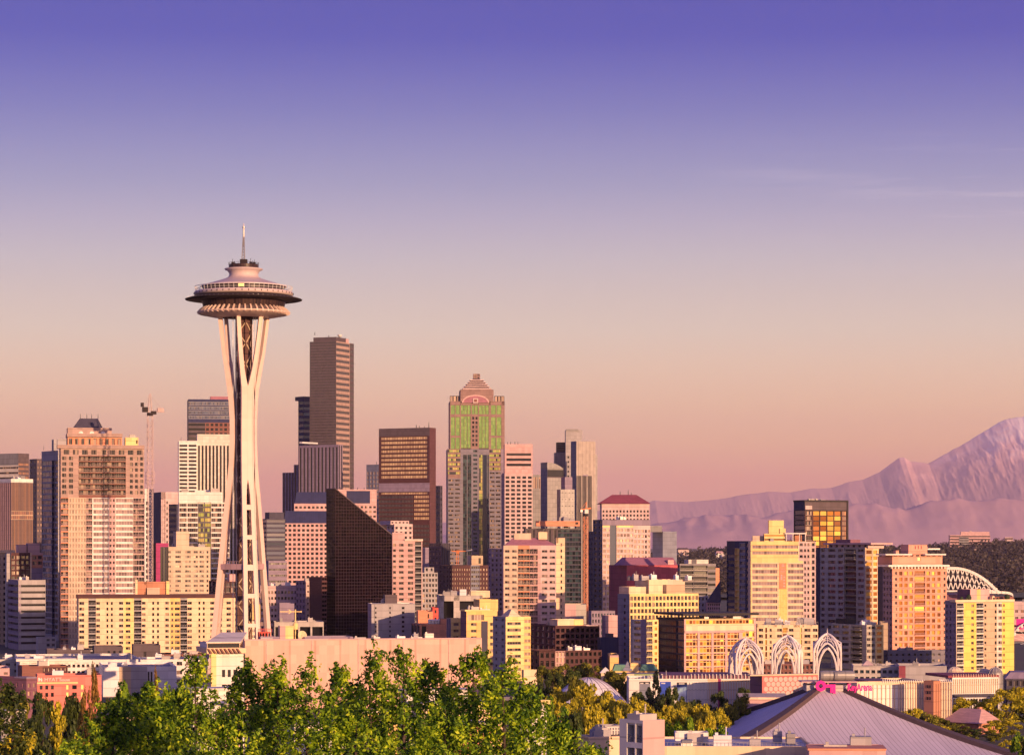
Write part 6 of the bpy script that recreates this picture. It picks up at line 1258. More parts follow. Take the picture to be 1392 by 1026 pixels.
# science centre
m_, q_, b_, _ = newmat('postcloud'); t_ = q_.new('ShaderNodeTexCoord'); q_.put(b_.inputs['Base Color'], q_.ramp(q_.noise(t_.outputs['Object'], .35, 4.0), [(.35, (.03, .05, .22)), (.55, (.10, .16, .40)), (.7, (.30, .48, .55))]))
b = Bld('exhibition_hall', 'long white ribbed exhibition hall with blue posters behind the dark conifer', 852, 855, 1022, 922, 905, None, 'white',
        F=[Wl(r=(850, 869)), Wl(r=(869, 884, 926, 929), m='black'), Wl(r=(869, 884, 915, 926)), Wl(r=(869, 884, 929, None), m='bluegrey'), Wl(r=(884, 897)), Wl(r=(897, 912, 926, 958), m='postblue'), Wl(r=(897, 912, 915, 926)), Wl(r=(897, 912, 958, None)), Wl(r=(912, 920)), Wl(r=(920, 934, 927, 930), m='black'), Wl(r=(920, 934, 915, 927)), Wl(r=(920, 934, 930, None), m='postcloud'), V(6, .6, 'white', r=(934, 962, 926, None), d=.35), Wl(r=(934, 962, 915, 926)),
           V(5, .6, 'white', r=(962, 976, 926, None), m='cream', d=.35), Wl(r=(962, 976, 915, 926), m='cream'), Wl(r=(976, 980), m='magenta'), V(12, .6, 'white', r=(980, 1023, 924, None), m='cream', d=.35), Wl(r=(980, 1023, 915, 924))], vis=None, wl=30)
b.boxpx(900, 1023, 917.5, 922.5, .3, 24, 'plum', 'roof_fascia')
for i in range(34): p = 856 + i * 4.9; b.boxpx(p, p + .9, 917.5 if p < 935 else 915.5, 922, -.2, .2, 'white', 'roof_finial')
for p0, w in ((870.5, 5), (877.5, 5), (899, 6.5), (923, 8)):   # tiny pale captions, illegible at this distance
    for k in range(int(w / 1.1)): b.boxpx(p0 + k * 1.1, p0 + k * 1.1 + .75, 927.3 if p0 < 920 else 928, 929 if p0 < 920 else 929.6, -.1, .0, 'white', 'caption')
wall('discpink', (.50, .16, .15), joint=0)
b = Bld('patterned_hall', 'hall with a pink wall of pale discs and a plum end wall', 1019.5, 1036, 1112, 918, 872, 20, 'discpink', F=Wl(), L=Wl(m='plum'), wl=None)
y0 = -b.wl / 2; b.boxpx(1019.8, 1112, 916.4, 918.2, -.2, 3, 'cream', 'coping')
dm = MB(); dm.lathe([(.02, .08), (.78, .08), (.78, 0)], 20); dme = dm.mesh('disc', M['offwhite'])
zr = b.z(919.5); k = 0
for row in range(5):
    for c in range(14):
        x = b.xon(1038, y0) + .85 + c * 1.72 + (.86 if row % 2 else 0); zc = zr - .9 - row * 1.5
        if x > b.wr / 2 - .8 or zc < 1: continue
        o = bpy.data.objects.new('disc', dme); COL.objects.link(o); o.parent = b.root; o.location = (x, y0, zc); o.rotation_euler = (R(90), 0, 0)
b = Bld('low_pavilion', 'low pink flat roofed pavilion left of the arena roof', None, 1008, 1075, 950, 815, None, 'rose', F=Wl(m='rose'), roof='rose', par=.2, wl=24)
b.boxpx(1006, 1072, 947, 950, -1, 22, 'cream', 'roof_slab')
b = Bld('exhibition_hall', 'white ribbed hall right of the arena roof beside the orange brick stair tower', None, 1165, 1259, 926, 850, 13, 'cream', F=[Wl(r=(1165, 1222, 920, 929.5)), V(9, .84, 'white', r=(1170, 1222, 929.5, None), m='cream', d=.3), V(11, .6, 'white', r=(1222, 1259, 926, None), m='cream', d=.4), Wl(r=(1165, 1170, 929.5, None)), Wl(r=(1222, 1259, 920, 926))], wl=20)
b.boxpx(1180, 1222, 925.5, 927.5, .5, 18, 'plum', 'roof_fascia')
for i in range(20): p = 1200 + i * 2.95; b.boxpx(p, p + .8, 922.5 if i < 7 else 924.5, 928, -.25, .15, 'white', 'roof_finial')
b = Bld('stair_tower', 'orange brick stair tower with narrow slots between white ribbed walls', 1256, 1269, 1278.5, 925, 838, 42, 'orangebrick', L=[Wl(r=(1256, 1259)), Wl(r=(1259, 1267)), Wl(r=(1267, 1270))], F=[V(2, .25, 'gl_warm', r=(1271, 1277, 928, None), m='orangebrick', d=.3), Wl(r=(1269, 1271)), Wl(r=(1277, 1279)), Wl(r=(1271, 1277, 920, 928))], wl=None)
x0 = -b.wr / 2
for j, p in enumerate((1261, 1264.5)):
    y = b.yon(p, x0)
    for q in (931, 939, 947): b.part(MB().box(x0 - .12, x0 + .02, y - .28, y + .28, b.z(q + 4), b.z(q)), 'slot_window', 'gl_dark')
b = Bld('exhibition_hall', 'narrow white ribbed wall right of the orange brick stair tower', None, 1277, 1294, 926, 846, None, 'white', F=V(5, .6, 'white', m='cream', d=.4), wl=14)
for i in range(6): p = 1278 + i * 2.8; b.boxpx(p, p + .8, 923, 927, -.2, .2, 'white', 'roof_finial')
b = Bld('exhibition_hall', 'raised white hall over a dark undercroft near the right edge', 1292, 1294.5, 1357, 920.5, 875, 13, 'white', F=[V(24, .62, 'cream', r=(1295, 1357, 921.5, 943), m='white', d=.3), Wl(r=(1295, 1357, 918, 921.5)), Wl(r=(1294, 1295)), Wl(r=(1295, 1357, 943, 948), m='slate'), V(16, .7, 'gl_home', r=(1295, 1357, 948, None), m='white')], L=Wl(m='white'), wl=24)
b.boxpx(1289, 1358, 917.6, 921, .2, 20, 'maroon', 'roof_fascia')
for i in range(18): p = 1296 + i * 3.4; b.boxpx(p, p + .6, 916, 920, -.1, .2, 'cream', 'roof_finial')
for (p, q, r_, m, lab) in ((1298, 918.5, 12.5, 'cream', 'largest pale dome behind the raised white hall'), (1339, 919, 10.5, 'cream', 'smaller pale dome partly hidden by a bluish dome'), (1353, 917, 10.5, 'silver', 'bluish grey dome beside the smaller pale dome')):
    Yd = 905 if m == 'cream' else 900; d = thing('dome', lab, 'dome', (xx(p, Yd), Yd, GZ)); S = Yd / F; h = zz(q, Yd) - GZ
    o = MB().lathe([(r_ * S, 0)] + [(r_ * S * math.cos(a), h + r_ * S * math.sin(a)) for a in np.linspace(0, 1.55, 12)] + [(.02, h + r_ * S)], 32).build('shell', M[m], d); weld(o)
    mb = MB()
    for kx_ in range(12):
        a = 2 * math.pi * kx_ / 12; mb.tube([((r_ * S + .05) * math.cos(e) * math.sin(a), -(r_ * S + .05) * math.cos(e) * math.cos(a), h + (r_ * S + .05) * math.sin(e)) for e in np.linspace(0, 1.5, 8)], .06, 4, False)
    mb.build('seam', M['offwhite'], d)
# lattice arches
archt = None
def make_arches(label):
    root = thing('gothic_arch_tower', label, 'arch tower', (0, 0, 0), 0, 'white gothic arch towers')
    H = 26.6; hw = 4.55; r = .36
    cs = [(-hw, -hw), (hw, -hw), (hw, hw), (-hw, hw)]
    for i in range(4):
        x, y = cs[i]; mb = MB()
        for dx, dy in ((0, 0), (-x * .22, 0), (0, -y * .22)):
            pts = [(x + dx, y + dy, 0), (x + dx, y + dy, 12), (x + dx, y + dy, 20.2)]
            for t in np.linspace(.15, 1, 7):
                f_ = (1 - t ** 1.5) if not (dx or dy) else (1 - .6 * t ** 1.5); pts.append(((x + dx) * f_, (y + dy) * f_, 20.2 + (4.6 if (dx or dy) else 6.3) * math.sin(t * 1.35) / math.sin(1.35)))
            mb.tube(pts, r if not (dx or dy) else r * .8, 6)
        z = 1.5
        while z < 18:
            mb.bar((x, y, z), (x * .78, y, z + .9), .14); mb.bar((x, y, z), (x, y * .78, z + .9), .14); z += 1.8
        mb.build('leg', M['archwhite'], root)
    for i in range(4):
        (x0, y0), (x1, y1) = cs[i], cs[(i + 1) % 4]; mb = MB()
        for s, zt, rr in ((1.0, 23.4, .30), (.72, 21.6, .36)):
            for sg_ in (0, 1):
                pts = []
                for t in np.linspace(0, 1, 12):
                    f = (.5 - .5 * s * (1 - t ** 2.2)) if sg_ == 0 else (.5 + .5 * s * (1 - t ** 2.2))
                    zz_ = 11 + (zt - 11) * (1 - (1 - t) ** 1.4)
                    pts.append((x0 + (x1 - x0) * f, y0 + (y1 - y0) * f, zz_))
                f = pts[0]; mb.tube([(f[0], f[1], 0)] + pts, rr, 6)
        mb.build('pointed_arch', M['archwhite'], root)
        mb = MB()
        for kk in range(5):
            f0 = kk / 4; xa, ya = x0 + (x1 - x0) * f0, y0 + (y1 - y0) * f0; zt = 20.3 + 3.2 * (1 - abs(2 * f0 - 1) ** 1.6)
            mb.tube([(xa, ya, zt), (xa * .5, ya * .5, zt * .48 + (H - .3) * .52), (0, 0, H - .3)], .15, 5, False)
        for f in (.32, .55, .78):
            q = 1 - f
            for kk in range(8):
                fa, fb = kk / 8, (kk + 1) / 8
                P = lambda g: ((x0 + (x1 - x0) * g) * q, (y0 + (y1 - y0) * g) * q, 20.3 + 3.2 * (1 - abs(2 * g - 1) ** 1.6) * (1 - f) + 6.0 * f)
                mb.bar(P(fa), P(fb), .16)
        mb.build('vault_lattice', M['archwhite'], root)
    mb = MB().lathe([(.02, H - .6), (.4, H - .5), (.16, H + .4), (.02, H + 1.8)], 8); mb.build('finial', M['archwhite'], root)
    return root
wall('archwhite', (.68, .62, .62), joint=0, rough=.6)
archt = make_arches('leftmost white gothic arch tower, its legs reaching down before the ribbed hall')
YA = 945
archt.location = (xx(1014, 915), 915, GZ); archt.rotation_euler = (0, 0, R(10))
copy_tree(archt, (xx(1070, YA), YA, GZ), R(-14), 'middle white gothic arch tower, standing behind the wall of pale discs')
copy_tree(archt, (xx(1124.5, YA + 5), YA + 5, GZ), R(-6), 'rightmost white gothic arch tower, rising behind the pink key sign', (1.02, 1.02, 1.02))
b = Bld('low_terrace', 'dark low terrace with planters between the arch towers and the cream lower block', None, 1030, 1112, 902, 1080, None, 'darkbrick', F=[G(14, 9, .6, .6, 'gl_home', m='brick')], vis=930)
b = Bld('low_terrace', 'pale grey two storey terrace with blue windows right of the rightmost arch tower', None, 1160, 1222, 905, 1090, None, 'concrete', F=G(8, 9, .66, .5, 'gl_teal', off=3), vis=930, units=3)
b.hip(1172, 1188, 1179.5, 1180.5, 897.5, 904.5, 3, 6, 'pink', 'pediment')
b = Bld('low_terrace', 'grey terrace with a red edged frame in front of the coral pink tower', None, 1222, 1287, 904.5, 1080, None, 'grey', F=[Wl(r=(1222, 1231), m='maroon'), Wl(r=(1231, 1288))], vis=930, units=2)
b = Bld('low_pavilion', 'dark glazed pavilion with a lilac sloping roof at the right edge', None, 1368, 1420, 922, 990, None, 'slate', F=[G(6, 12, .7, .6, 'gl_lead')], vis=945)
b.hip(1366, 1422, 1374, 1415, 913, 922.3, -1, 16, 'lilac', 'roof')
# low shell dome among the trees
YD = 860; d = thing('shell_roof', 'low wide bluish white shell roof among the park trees', 'shell roof', (xx(800, YD), YD, GZ), R(12)); S = YD / F
prof_ = [(74 * S * u, (zz(920.5, YD) - GZ) * (1 - u * u)) for u in np.linspace(1, .03, 16)]
o = MB().lathe(prof_ + [(.02, zz(920.5, YD) - GZ)], 48).build('shell', M['whitemetal'], d); weld(o)
mb = MB()
for k in range(20):
    a = 2 * math.pi * k / 20; mb.tube([(r_ * 1.003 * math.sin(a), -r_ * 1.003 * math.cos(a), z_ + .06) for r_, z_ in prof_], .09, 4, False)
mb.build('seam', M['lilac'], d)
# cottages with green roofs
YC = 1010
b = Bld('cottage', 'low yellow cottages with green metal roofs below the grey and yellow flats', 833, 836, 893, 911, YC, None, 'lemon', F=[Wl(r=(836, 853)), Wl(r=(853, 862), m='rose'), Wl(r=(862, 873)), G(4, 12, .6, .5, 'gl_home', r=(873, 894), m='yellow')], vis=920, par=0)
b.hip(833, 849, 836, 850, 903, 911.2, -.5, 9, 'green_roof', 'roof'); b.hip(870, 896, 873, 890, 903, 911.2, -.5, 9, 'green_roof', 'roof'); b.block(857, 868, 901, 912, -.6, 6, 'lemon', 'gable'); b.hip(846, 860, 853, 854, 899, 911.2, -1, 8, 'bluegrey', 'roof')
b = Bld('garden_wall', 'long yellow terrace wall with a grassy strip under the yellow cottages', None, 838, 918, 915.5, 990, None, 'cream', F=[Wl(r=(838, 862)), Wl(r=(862, 902, 915, 921), m='greencopper'), Wl(r=(862, 902, 921, None)), Wl(r=(902, 918), m='yellow')], cat='wall', wl=10, par=0)
t = thing('market_tent', 'small pale pointed tent left of the green roofed cottages', 'tent', (xx(823, 1000), 1000, GZ)); S = 1000 / F; zt = zz(906, 1000) - GZ; zb = zz(914, 1000) - GZ
mb = MB(); q = [(-8 * S, -8 * S, zb), (8 * S, -8 * S, zb), (8 * S, 8 * S, zb), (-8 * S, 8 * S, zb)]
for i in range(4): mb.face([q[i], q[(i + 1) % 4], (0, 0, zt)])
mb.build('canopy', M['white'], t); MB().box(-6 * S, 6 * S, -6 * S, 6 * S, 0, zb).build('wall', M['cream'], t)

# ------------------------------------------------------------------ near buildings
def gz(y): return ground_z(y)
b = Bld('modern_house', 'white modern block with glazed double height bays and balcony rails', 842, 874, 903.5, 979, 455, 38, 'white', base=gz(455), F=Wl(m='rose'), L=[Wl(r=(842, 851)), V(1, .97, 'gl_dark', r=(852, 862.5, 981, 1011), d=1.6), V(1, .97, 'gl_dark', r=(864, 873, 981, 1011), d=1.6), Wl(r=(851, 852)), Wl(r=(862.5, 864)), Wl(r=(873, 875)), Wl(r=(852, 862.5, 975, 981)), Wl(r=(864, 873, 975, 981)), V(1, .97, 'gl_dark', r=(852, 862.5, 1014.5, 1045), d=1.6), V(1, .97, 'gl_dark', r=(864, 873, 1014.5, 1045), d=1.6), Wl(r=(852, 862.5, 1011, 1014.5)), Wl(r=(864, 873, 1011, 1014.5)), Wl(r=(852, 862.5, 1045, None)), Wl(r=(864, 873, 1045, None))])  # rose front is the white wall with pink sunlight painted in
mb = MB(); x0 = -b.wr / 2 + .12
for q in (999, 1002, 1005, 1008): mb.bar((x0, b.yon(852, x0), b.z(q)), (x0, b.yon(873, x0), b.z(q)), .07)
for p in (852.5, 857, 862, 868, 872.5): mb.bar((x0, b.yon(p, x0), b.z(1011)), (x0, b.yon(p, x0), b.z(999)), .07)
b.part(mb, 'balcony_rail', 'steel'); b.units(2)
mb = MB()
for dx in (0, 1.0): mb.tube([(dx, 0, 0), (dx, 0, .9), (dx + .2, 0, 1.15), (dx + .45, 0, 1.1), (dx + .5, 0, .8)], .09, 6)
o = b.part(mb, 'vent_pipe', 'white'); o.location = (-b.wr / 2 + 2.2, -b.wl / 2 + 2, b.z(979) - .9)
b = Bld('modern_house', 'cream walled flat roofed house with a roof terrace left of the white modern block', 786, 800, 846, 1001, 470, 16, 'cream', base=gz(470), F=Wl(), L=Wl(m='lemon'), wl=None, roof='concrete')
mb = MB(); y0 = -b.wl / 2 + 4
for p in np.linspace(806, 846, 12): mb.bar((b.xon(p, y0), y0, b.z(1001)), (b.xon(p, y0), y0, b.z(991)), .08)
for q in (991, 995): mb.bar((b.xon(806, y0), y0, b.z(q)), (b.xon(846, y0), y0, b.z(q)), .08)
b.part(mb, 'terrace_rail', 'steel'); b.block(822, 846, 989, 1001, 5, 9, 'grey'); b.units(3)
b = Bld('low_building', 'flat gravel roofed low building with a white stair box at the foot of the arena', None, 900, 1106, 1013.5, 520, None, 'cream', base=gz(520), wl=26, roof='offwhite', units=6, par=.4)
b.block(918, 963, 999, 1014, 8, 13, 'white', 'stair_box'); b.block(926, 942, 1007, 1016, 2, 5, 'white', 'roof_unit'); b.boxpx(927, 941, 1006, 1010, 1.4, 4, 'bluegrey', 'skylight')
mb = MB(); y0 = -b.wl / 2 + 1
for p in np.linspace(902, 1104, 40): mb.bar((b.xon(p, y0), y0, b.z(1014)), (b.xon(p, y0), y0, b.z(1009)), .05)
mb.bar((b.xon(902, y0), y0, b.z(1009)), (b.xon(1104, y0), y0, b.z(1009)), .05); b.part(mb, 'roof_rail', 'steel')
b = Bld('low_building', 'pink low building with a pale fascia at the bottom edge under the arena roof', None, 1100, 1204, 1018, 500, None, 'rose', base=gz(500), wl=14, units=2)
b.boxpx(1098, 1205, 1016.5, 1019, -.3, 10, 'salmon', 'fascia')
wall('mauvepale', (.50, .30, .30), joint=.6)
b = Bld('house', 'brick house with a pink hipped roof and chimney among the yellow trees', 1284, 1330, 1359, 983, 835, 40, 'orangebrick', base=gz(835), F=G(2, 14, .4, .4, 'gl_dark', off=4), L=G(2, 14, .4, .4, 'gl_dark', off=4), par=0)
mb = MB(); o_ = .8; X, Yq = b.wr / 2 + o_, b.wl / 2 + o_; z0 = b.z(983); z1 = b.z(965)
mb.hexa([(-X, -Yq, z0), (X, -Yq, z0), (X, Yq, z0), (-X, Yq, z0)], [(-X * .1, -Yq * .55, z1), (X * .1, -Yq * .55, z1), (X * .1, Yq * .55, z1), (-X * .1, Yq * .55, z1)]); b.part(mb, 'roof', 'mauvepale')
b.part(MB().box(X * .3, X * .3 + 1.2, -1.6, -.6, z0, b.z(963)), 'chimney', 'salmon')
for (p0, pc, p1, t, Y, th, m, lab) in ((255, 262, 332, 938, 430, 20, 'white', 'pale house with railed porch glimpsed behind the left trees'), (300, 306, 328, 958, 340, 25, 'rose', 'plain pink shed wall glimpsed between the left trees'),
        (470, 478, 540, 968, 360, 25, 'yellow', 'yellow walled house glimpsed behind the middle trees'), (545, 552, 640, 940, 420, 15, 'white', 'pale walled apartment house glimpsed behind the tallest trees'), (560, 570, 690, 958, 330, 22, 'cream', 'low cream house with an eave behind the tallest trees'),
        (390, 400, 470, 985, 300, 20, 'white', 'small white house low behind the middle trees'), (-20, 2, 34, 968, 380, 35, 'silver', 'blue grey metal roofed shed at the left edge behind dark leaves'), (145, 149, 187, 972, 370, 25, 'rose', 'small pink flat roofed house among the left trees'), (600, 612, 668, 985, 270, 25, 'salmon', 'salmon walled house at the bottom behind the tallest trees')):
    b = Bld('house', lab, p0, pc, p1, t, Y, th, m, base=gz(Y), F=G(4, 22, .35, .45, 'gl_dark', off=10), L=G(1, 22, .3, .4, 'gl_dark', off=10), par=.3)
    b.boxpx(pc - 2, p1 + 2, t - 2.5, t + 1, -.4, 5, 'offwhite', 'eave')
b = Bld('modern_house', 'white house with tall windows under a yellow flat roof behind leafy trees', 704, 716, 743, 957, 330, 30, 'white', base=gz(330), F=[G(2, 40, .7, .75, 'gl_home', r=(716, 744, 958, 996))] + [Wl(r=(716, 744, 996, None))], L=V(3, .5, 'gl_home'))
b.boxpx(702, 748, 951, 956.5, -1.5, 7, 'lemon', 'roof_slab')
# ------------------------------------------------------------------ trees
leafmat('leaf_green', [(.010, .026, .004), (.04, .11, .007), (.27, .43, .014), (.70, .80, .04)], .34)  # ramp ends put sunlit highlights and crown shade into the leaf colour
leafmat('leaf_darkgreen', [(.010, .02, .008), (.03, .05, .012), (.07, .10, .015), (.16, .18, .02)], .25)
leafmat('leaf_yellow', [(.04, .06, .008), (.24, .24, .014), (.66, .56, .03), (.92, .78, .05)], .35)  # evening sun on the trees is painted as bright yellow leaf colour
leafmat('leaf_olive', [(.025, .04, .008), (.10, .12, .014), (.26, .25, .025), (.46, .38, .04)], .3)
leafmat('leaf_brown', [(.03, .02, .008), (.14, .09, .02), (.32, .17, .03), (.42, .22, .04)], .2)
leafmat('leaf_conifer', [(.006, .010, .008), (.012, .020, .012), (.022, .032, .016)], .05)
leafmat('leaf_far', [(.02, .017, .022), (.04, .034, .036), (.09, .07, .065)], .0)  # purple-grey leaves: haze over the far ridge put into the colour
m_, q_, b_, _ = newmat('bark'); t_ = q_.new('ShaderNodeTexCoord'); q_.put(b_.inputs['Base Color'], q_.ramp(q_.noise(t_.outputs['Object'], 3.0, 4.0), [(.3, (.03, .02, .018)), (.7, (.09, .06, .05))])); b_.inputs['Roughness'].default_value = .9

def leaf_mesh(name, C, S, mat, rng, aspect=.5, out=None, wob=.75):
    n_ = len(C); a = rng.normal(size=(n_, 3))
    if out is None: r = rng.normal(size=(n_, 3))
    else:
        r = out + rng.normal(size=(n_, 3)) * wob; r /= np.linalg.norm(r, axis=1)[:, None]; a -= r * (a * r).sum(1)[:, None]
    a /= np.linalg.norm(a, axis=1)[:, None]; b_ = np.cross(a, r); b_ /= np.linalg.norm(b_, axis=1)[:, None]
    S = np.asarray(S)[:, None]
    v = np.stack([C - a * S * .5, C + b_ * S * .5 * aspect, C + a * S * .5, C - b_ * S * .5 * aspect], 1).reshape(-1, 3)
    me = bpy.data.meshes.new(name); me.vertices.add(4 * n_); me.vertices.foreach_set('co', v.astype(np.float32).ravel())
    me.loops.add(4 * n_); me.loops.foreach_set('vertex_index', np.arange(4 * n_, dtype=np.int32))
    me.polygons.add(n_); me.polygons.foreach_set('loop_start', np.arange(0, 4 * n_, 4, dtype=np.int32)); me.polygons.foreach_set('loop_total', np.full(n_, 4, dtype=np.int32))
    me.materials.append(M[mat]); me.update(); me.validate(); return me

def branch_mesh(H, rng, r0, n_=14, spread=.3, low=.35):
    mb = MB(); lean = rng.normal(size=2) * H * .015
    pts = [(lean[0] * t, lean[1] * t, H * t * .93) for t in np.linspace(0, 1, 8)]
    mb.tube(pts, [r0 * (1 - .88 * t) for t in np.linspace(0, 1, 8)], 7)
    for i in range(n_):
        t = low + (0.95 - low) * i / n_; a = i * 2.4 + rng.uniform(0, .6); L = H * spread * (1.08 - t) * rng.uniform(.7, 1.15)
        p = np.array([lean[0] * t, lean[1] * t, H * t * .93]); d = np.array([math.sin(a), math.cos(a), rng.uniform(.5, 1.1)]); d /= np.linalg.norm(d)
        mb.tube([p, p + d * L * .5, p + d * L + np.array([0, 0, L * .15])], [r0 * .34 * (1.1 - t), r0 * .2 * (1.1 - t), .015], 5, False)
    return mb

def shoots_crown(H, Rm, depth, rng, nshoot, nleaf, leaf, clear):
    """upright leafy shoots spread through a domed crown of given depth under the top H"""
    C = []; S = []; O = []
    for i in range(nshoot):
        u = rng.uniform(0, 1) ** .8; z = H - depth * u
        rad = Rm * min(1, (u * 1.9 + .06)) ** .75 * (1 - .25 * max(0, u - .7) / .3)
        a = rng.uniform(0, 2 * math.pi); rr = rad * rng.uniform(0.12, 1) ** .5
        lob = 1 + .28 * math.sin(3 * a + i % 3) 
        p = np.array([rr * lob * math.cos(a), rr * lob * math.sin(a), z - .8])
        d = np.array([math.cos(a) * rr / Rm * .7, math.sin(a) * rr / Rm * .7, 1.0]) + rng.normal(size=3) * .22; d /= np.linalg.norm(d)
        L = rng.uniform(.7, 1.7); m = int(nleaf * rng.uniform(.6, 1.2) * (1.25 - .5 * u))
        t = rng.uniform(0, 1, m); w = .26 * (1.15 - t) + .05
        q = p + d[None] * (t * L)[:, None] + rng.normal(size=(m, 3)) * w[:, None] * np.array([1, 1, .7])
        C.append(q); S.append(leaf * rng.uniform(.65, 1.3, m)); ax = q - (p + d[None] * (t * L)[:, None]); O.append(ax / (np.linalg.norm(ax, axis=1)[:, None] + 1e-6) + np.array([.5 * math.cos(a), .5 * math.sin(a), .5]))
    return np.concatenate(O), np.concatenate(C), np.concatenate(S)

def lobed_crown(rng, nl, n_, leaf, shape):
    """crown in a unit box: z 0.12..1, radius 0.5; clumped lobes with gaps"""
    C = []; O = []
    for i in range(nl):
        if shape == 'round': u = rng.uniform(.22, .93); rr = .5 * math.sqrt(max(0, 1 - ((u - .52) / .5) ** 2)) * rng.uniform(.25, .92)
        elif shape == 'poplar': u = rng.uniform(.08, .97); rr = .5 * (math.sin(math.pi * min(1, u * 1.02)) ** .7) * rng.uniform(.1, .8)
        else: u = rng.uniform(.05, .98) ** 1.3; rr = .5 * (1 - u) ** .9 * rng.uniform(.3, 1.0)
        a = rng.uniform(0, 6.283); c = np.array([rr * math.cos(a), rr * math.sin(a), u])
        s = (.13 if shape == 'round' else .08) * rng.uniform(.6, 1.15)
        q = rng.normal(size=(n_ // nl, 3)); q = q / np.linalg.norm(q, axis=1)[:, None] * (rng.uniform(.2, 1, (n_ // nl, 1)) ** .5)
        C.append(c + q * s * np.array([1, 1, .75 if shape != 'poplar' else 1.1])); O.append(q / np.linalg.norm(q, axis=1)[:, None] + (c - np.array([0, 0, .5])) * .8)
    C = np.concatenate(C); return np.concatenate(O), C, leaf * rng.uniform(.6, 1.3, len(C))

rng = np.random.default_rng(7)
def tree(name, label, px, top, Y, crown_me, trunk_me, sc, rz=0, group=None):
    z0 = ground_z(Y) - .2
    r = thing(name, label, 'tree', (xx(px, Y), Y, z0), rz, group); r.scale = sc
    for nm, me in (('crown', crown_me), ('trunk', trunk_me)):
        o = bpy.data.objects.new(nm, me); COL.objects.link(o); o.parent = r
    return r
# big leafy trees on the slope right below the viewpoint: each its own mesh
FG = [(14, 922, 46, 185, 'leaf_darkgreen', 'dark leafy tree at the left edge, darkest of the foreground row'),
      (150, 936, 52, 215, 'leaf_green', 'broad green tree right of the tall brown poplar'),
      (205, 917, 44, 225, 'leaf_green', 'green tree in front of the metal sheds'),
      (268, 884, 30, 190, 'leaf_green', 'slim green tree whose tip stands left of the cream pavilion'),
      (334, 889, 42, 200, 'leaf_green', 'green tree in front of the cream pavilion and hall corner'),
      (378, 893, 40, 196, 'leaf_green', 'green tree before the left half of the peach pink hall'),
      (421, 886, 26, 188, 'leaf_green', 'narrow spiky green tree before the middle of the peach pink hall'),
      (462, 902, 40, 205, 'leaf_green', 'rounded green tree, lowest before the peach pink hall'),
      (507, 871, 34, 192, 'leaf_green', 'tall green tree topping out near the roof of the peach pink hall'),
      (549, 866, 30, 186, 'leaf_green', 'tallest thin green tree at the right end of the peach pink hall'),
      (590, 884, 46, 204, 'leaf_green', 'wide green tree in front of the salmon brick block'),
      (642, 873, 46, 198, 'leaf_green', 'big bright green tree in front of the yellow complex'),
      (690, 890, 36, 190, 'leaf_green', 'green tree at the foot of the bright yellow flats'),
      (722, 928, 30, 200, 'leaf_green', 'green tree half covering the white house with the yellow roof'),
      (758, 960, 40, 180, 'leaf_green', 'low green tree right of the white house with the yellow roof'),
      (806, 1000, 40, 170, 'leaf_green', 'lowest green tree tip at the bottom, left of the white modern block'),
      (100, 992, 60, 175, 'leaf_green', 'green tree at the bottom left below the brown poplar'),
      (300, 950, 60, 165, 'leaf_green', 'nearest green tree at the bottom, left of centre'),
      (480, 950, 66, 165, 'leaf_green', 'nearest green tree at the bottom before the middle of the hall'),
      (600, 945, 62, 168, 'leaf_green', 'nearest green tree at the bottom before the yellow complex')]
for i, (px, top, hw, Y, mat, lab) in enumerate(FG):
    S = Y / F; z0 = ground_z(Y) - .2; H = zz(top, Y) - z0; Rm = hw * S * 1.12; depth = min(H * .75, 9.5)
    nsh = int(150 * (Rm / 2.4) ** 1.3)
    O_, C, Sz = shoots_crown(H - .55, Rm, depth, rng, nsh, 46, .33 * Y / 190, 0)
    me = leaf_mesh('crown', C, Sz, mat, rng, .5, O_, .8); tr = branch_mesh(H, rng, .16 + H * .006, 22, .16 * Rm / 2.2, .45).mesh('trunk', M['bark'])
    tree('leafy_tree', lab, px, top, Y, me, tr, (1, 1, 1), 0, 'leafy trees along the foreground slope')
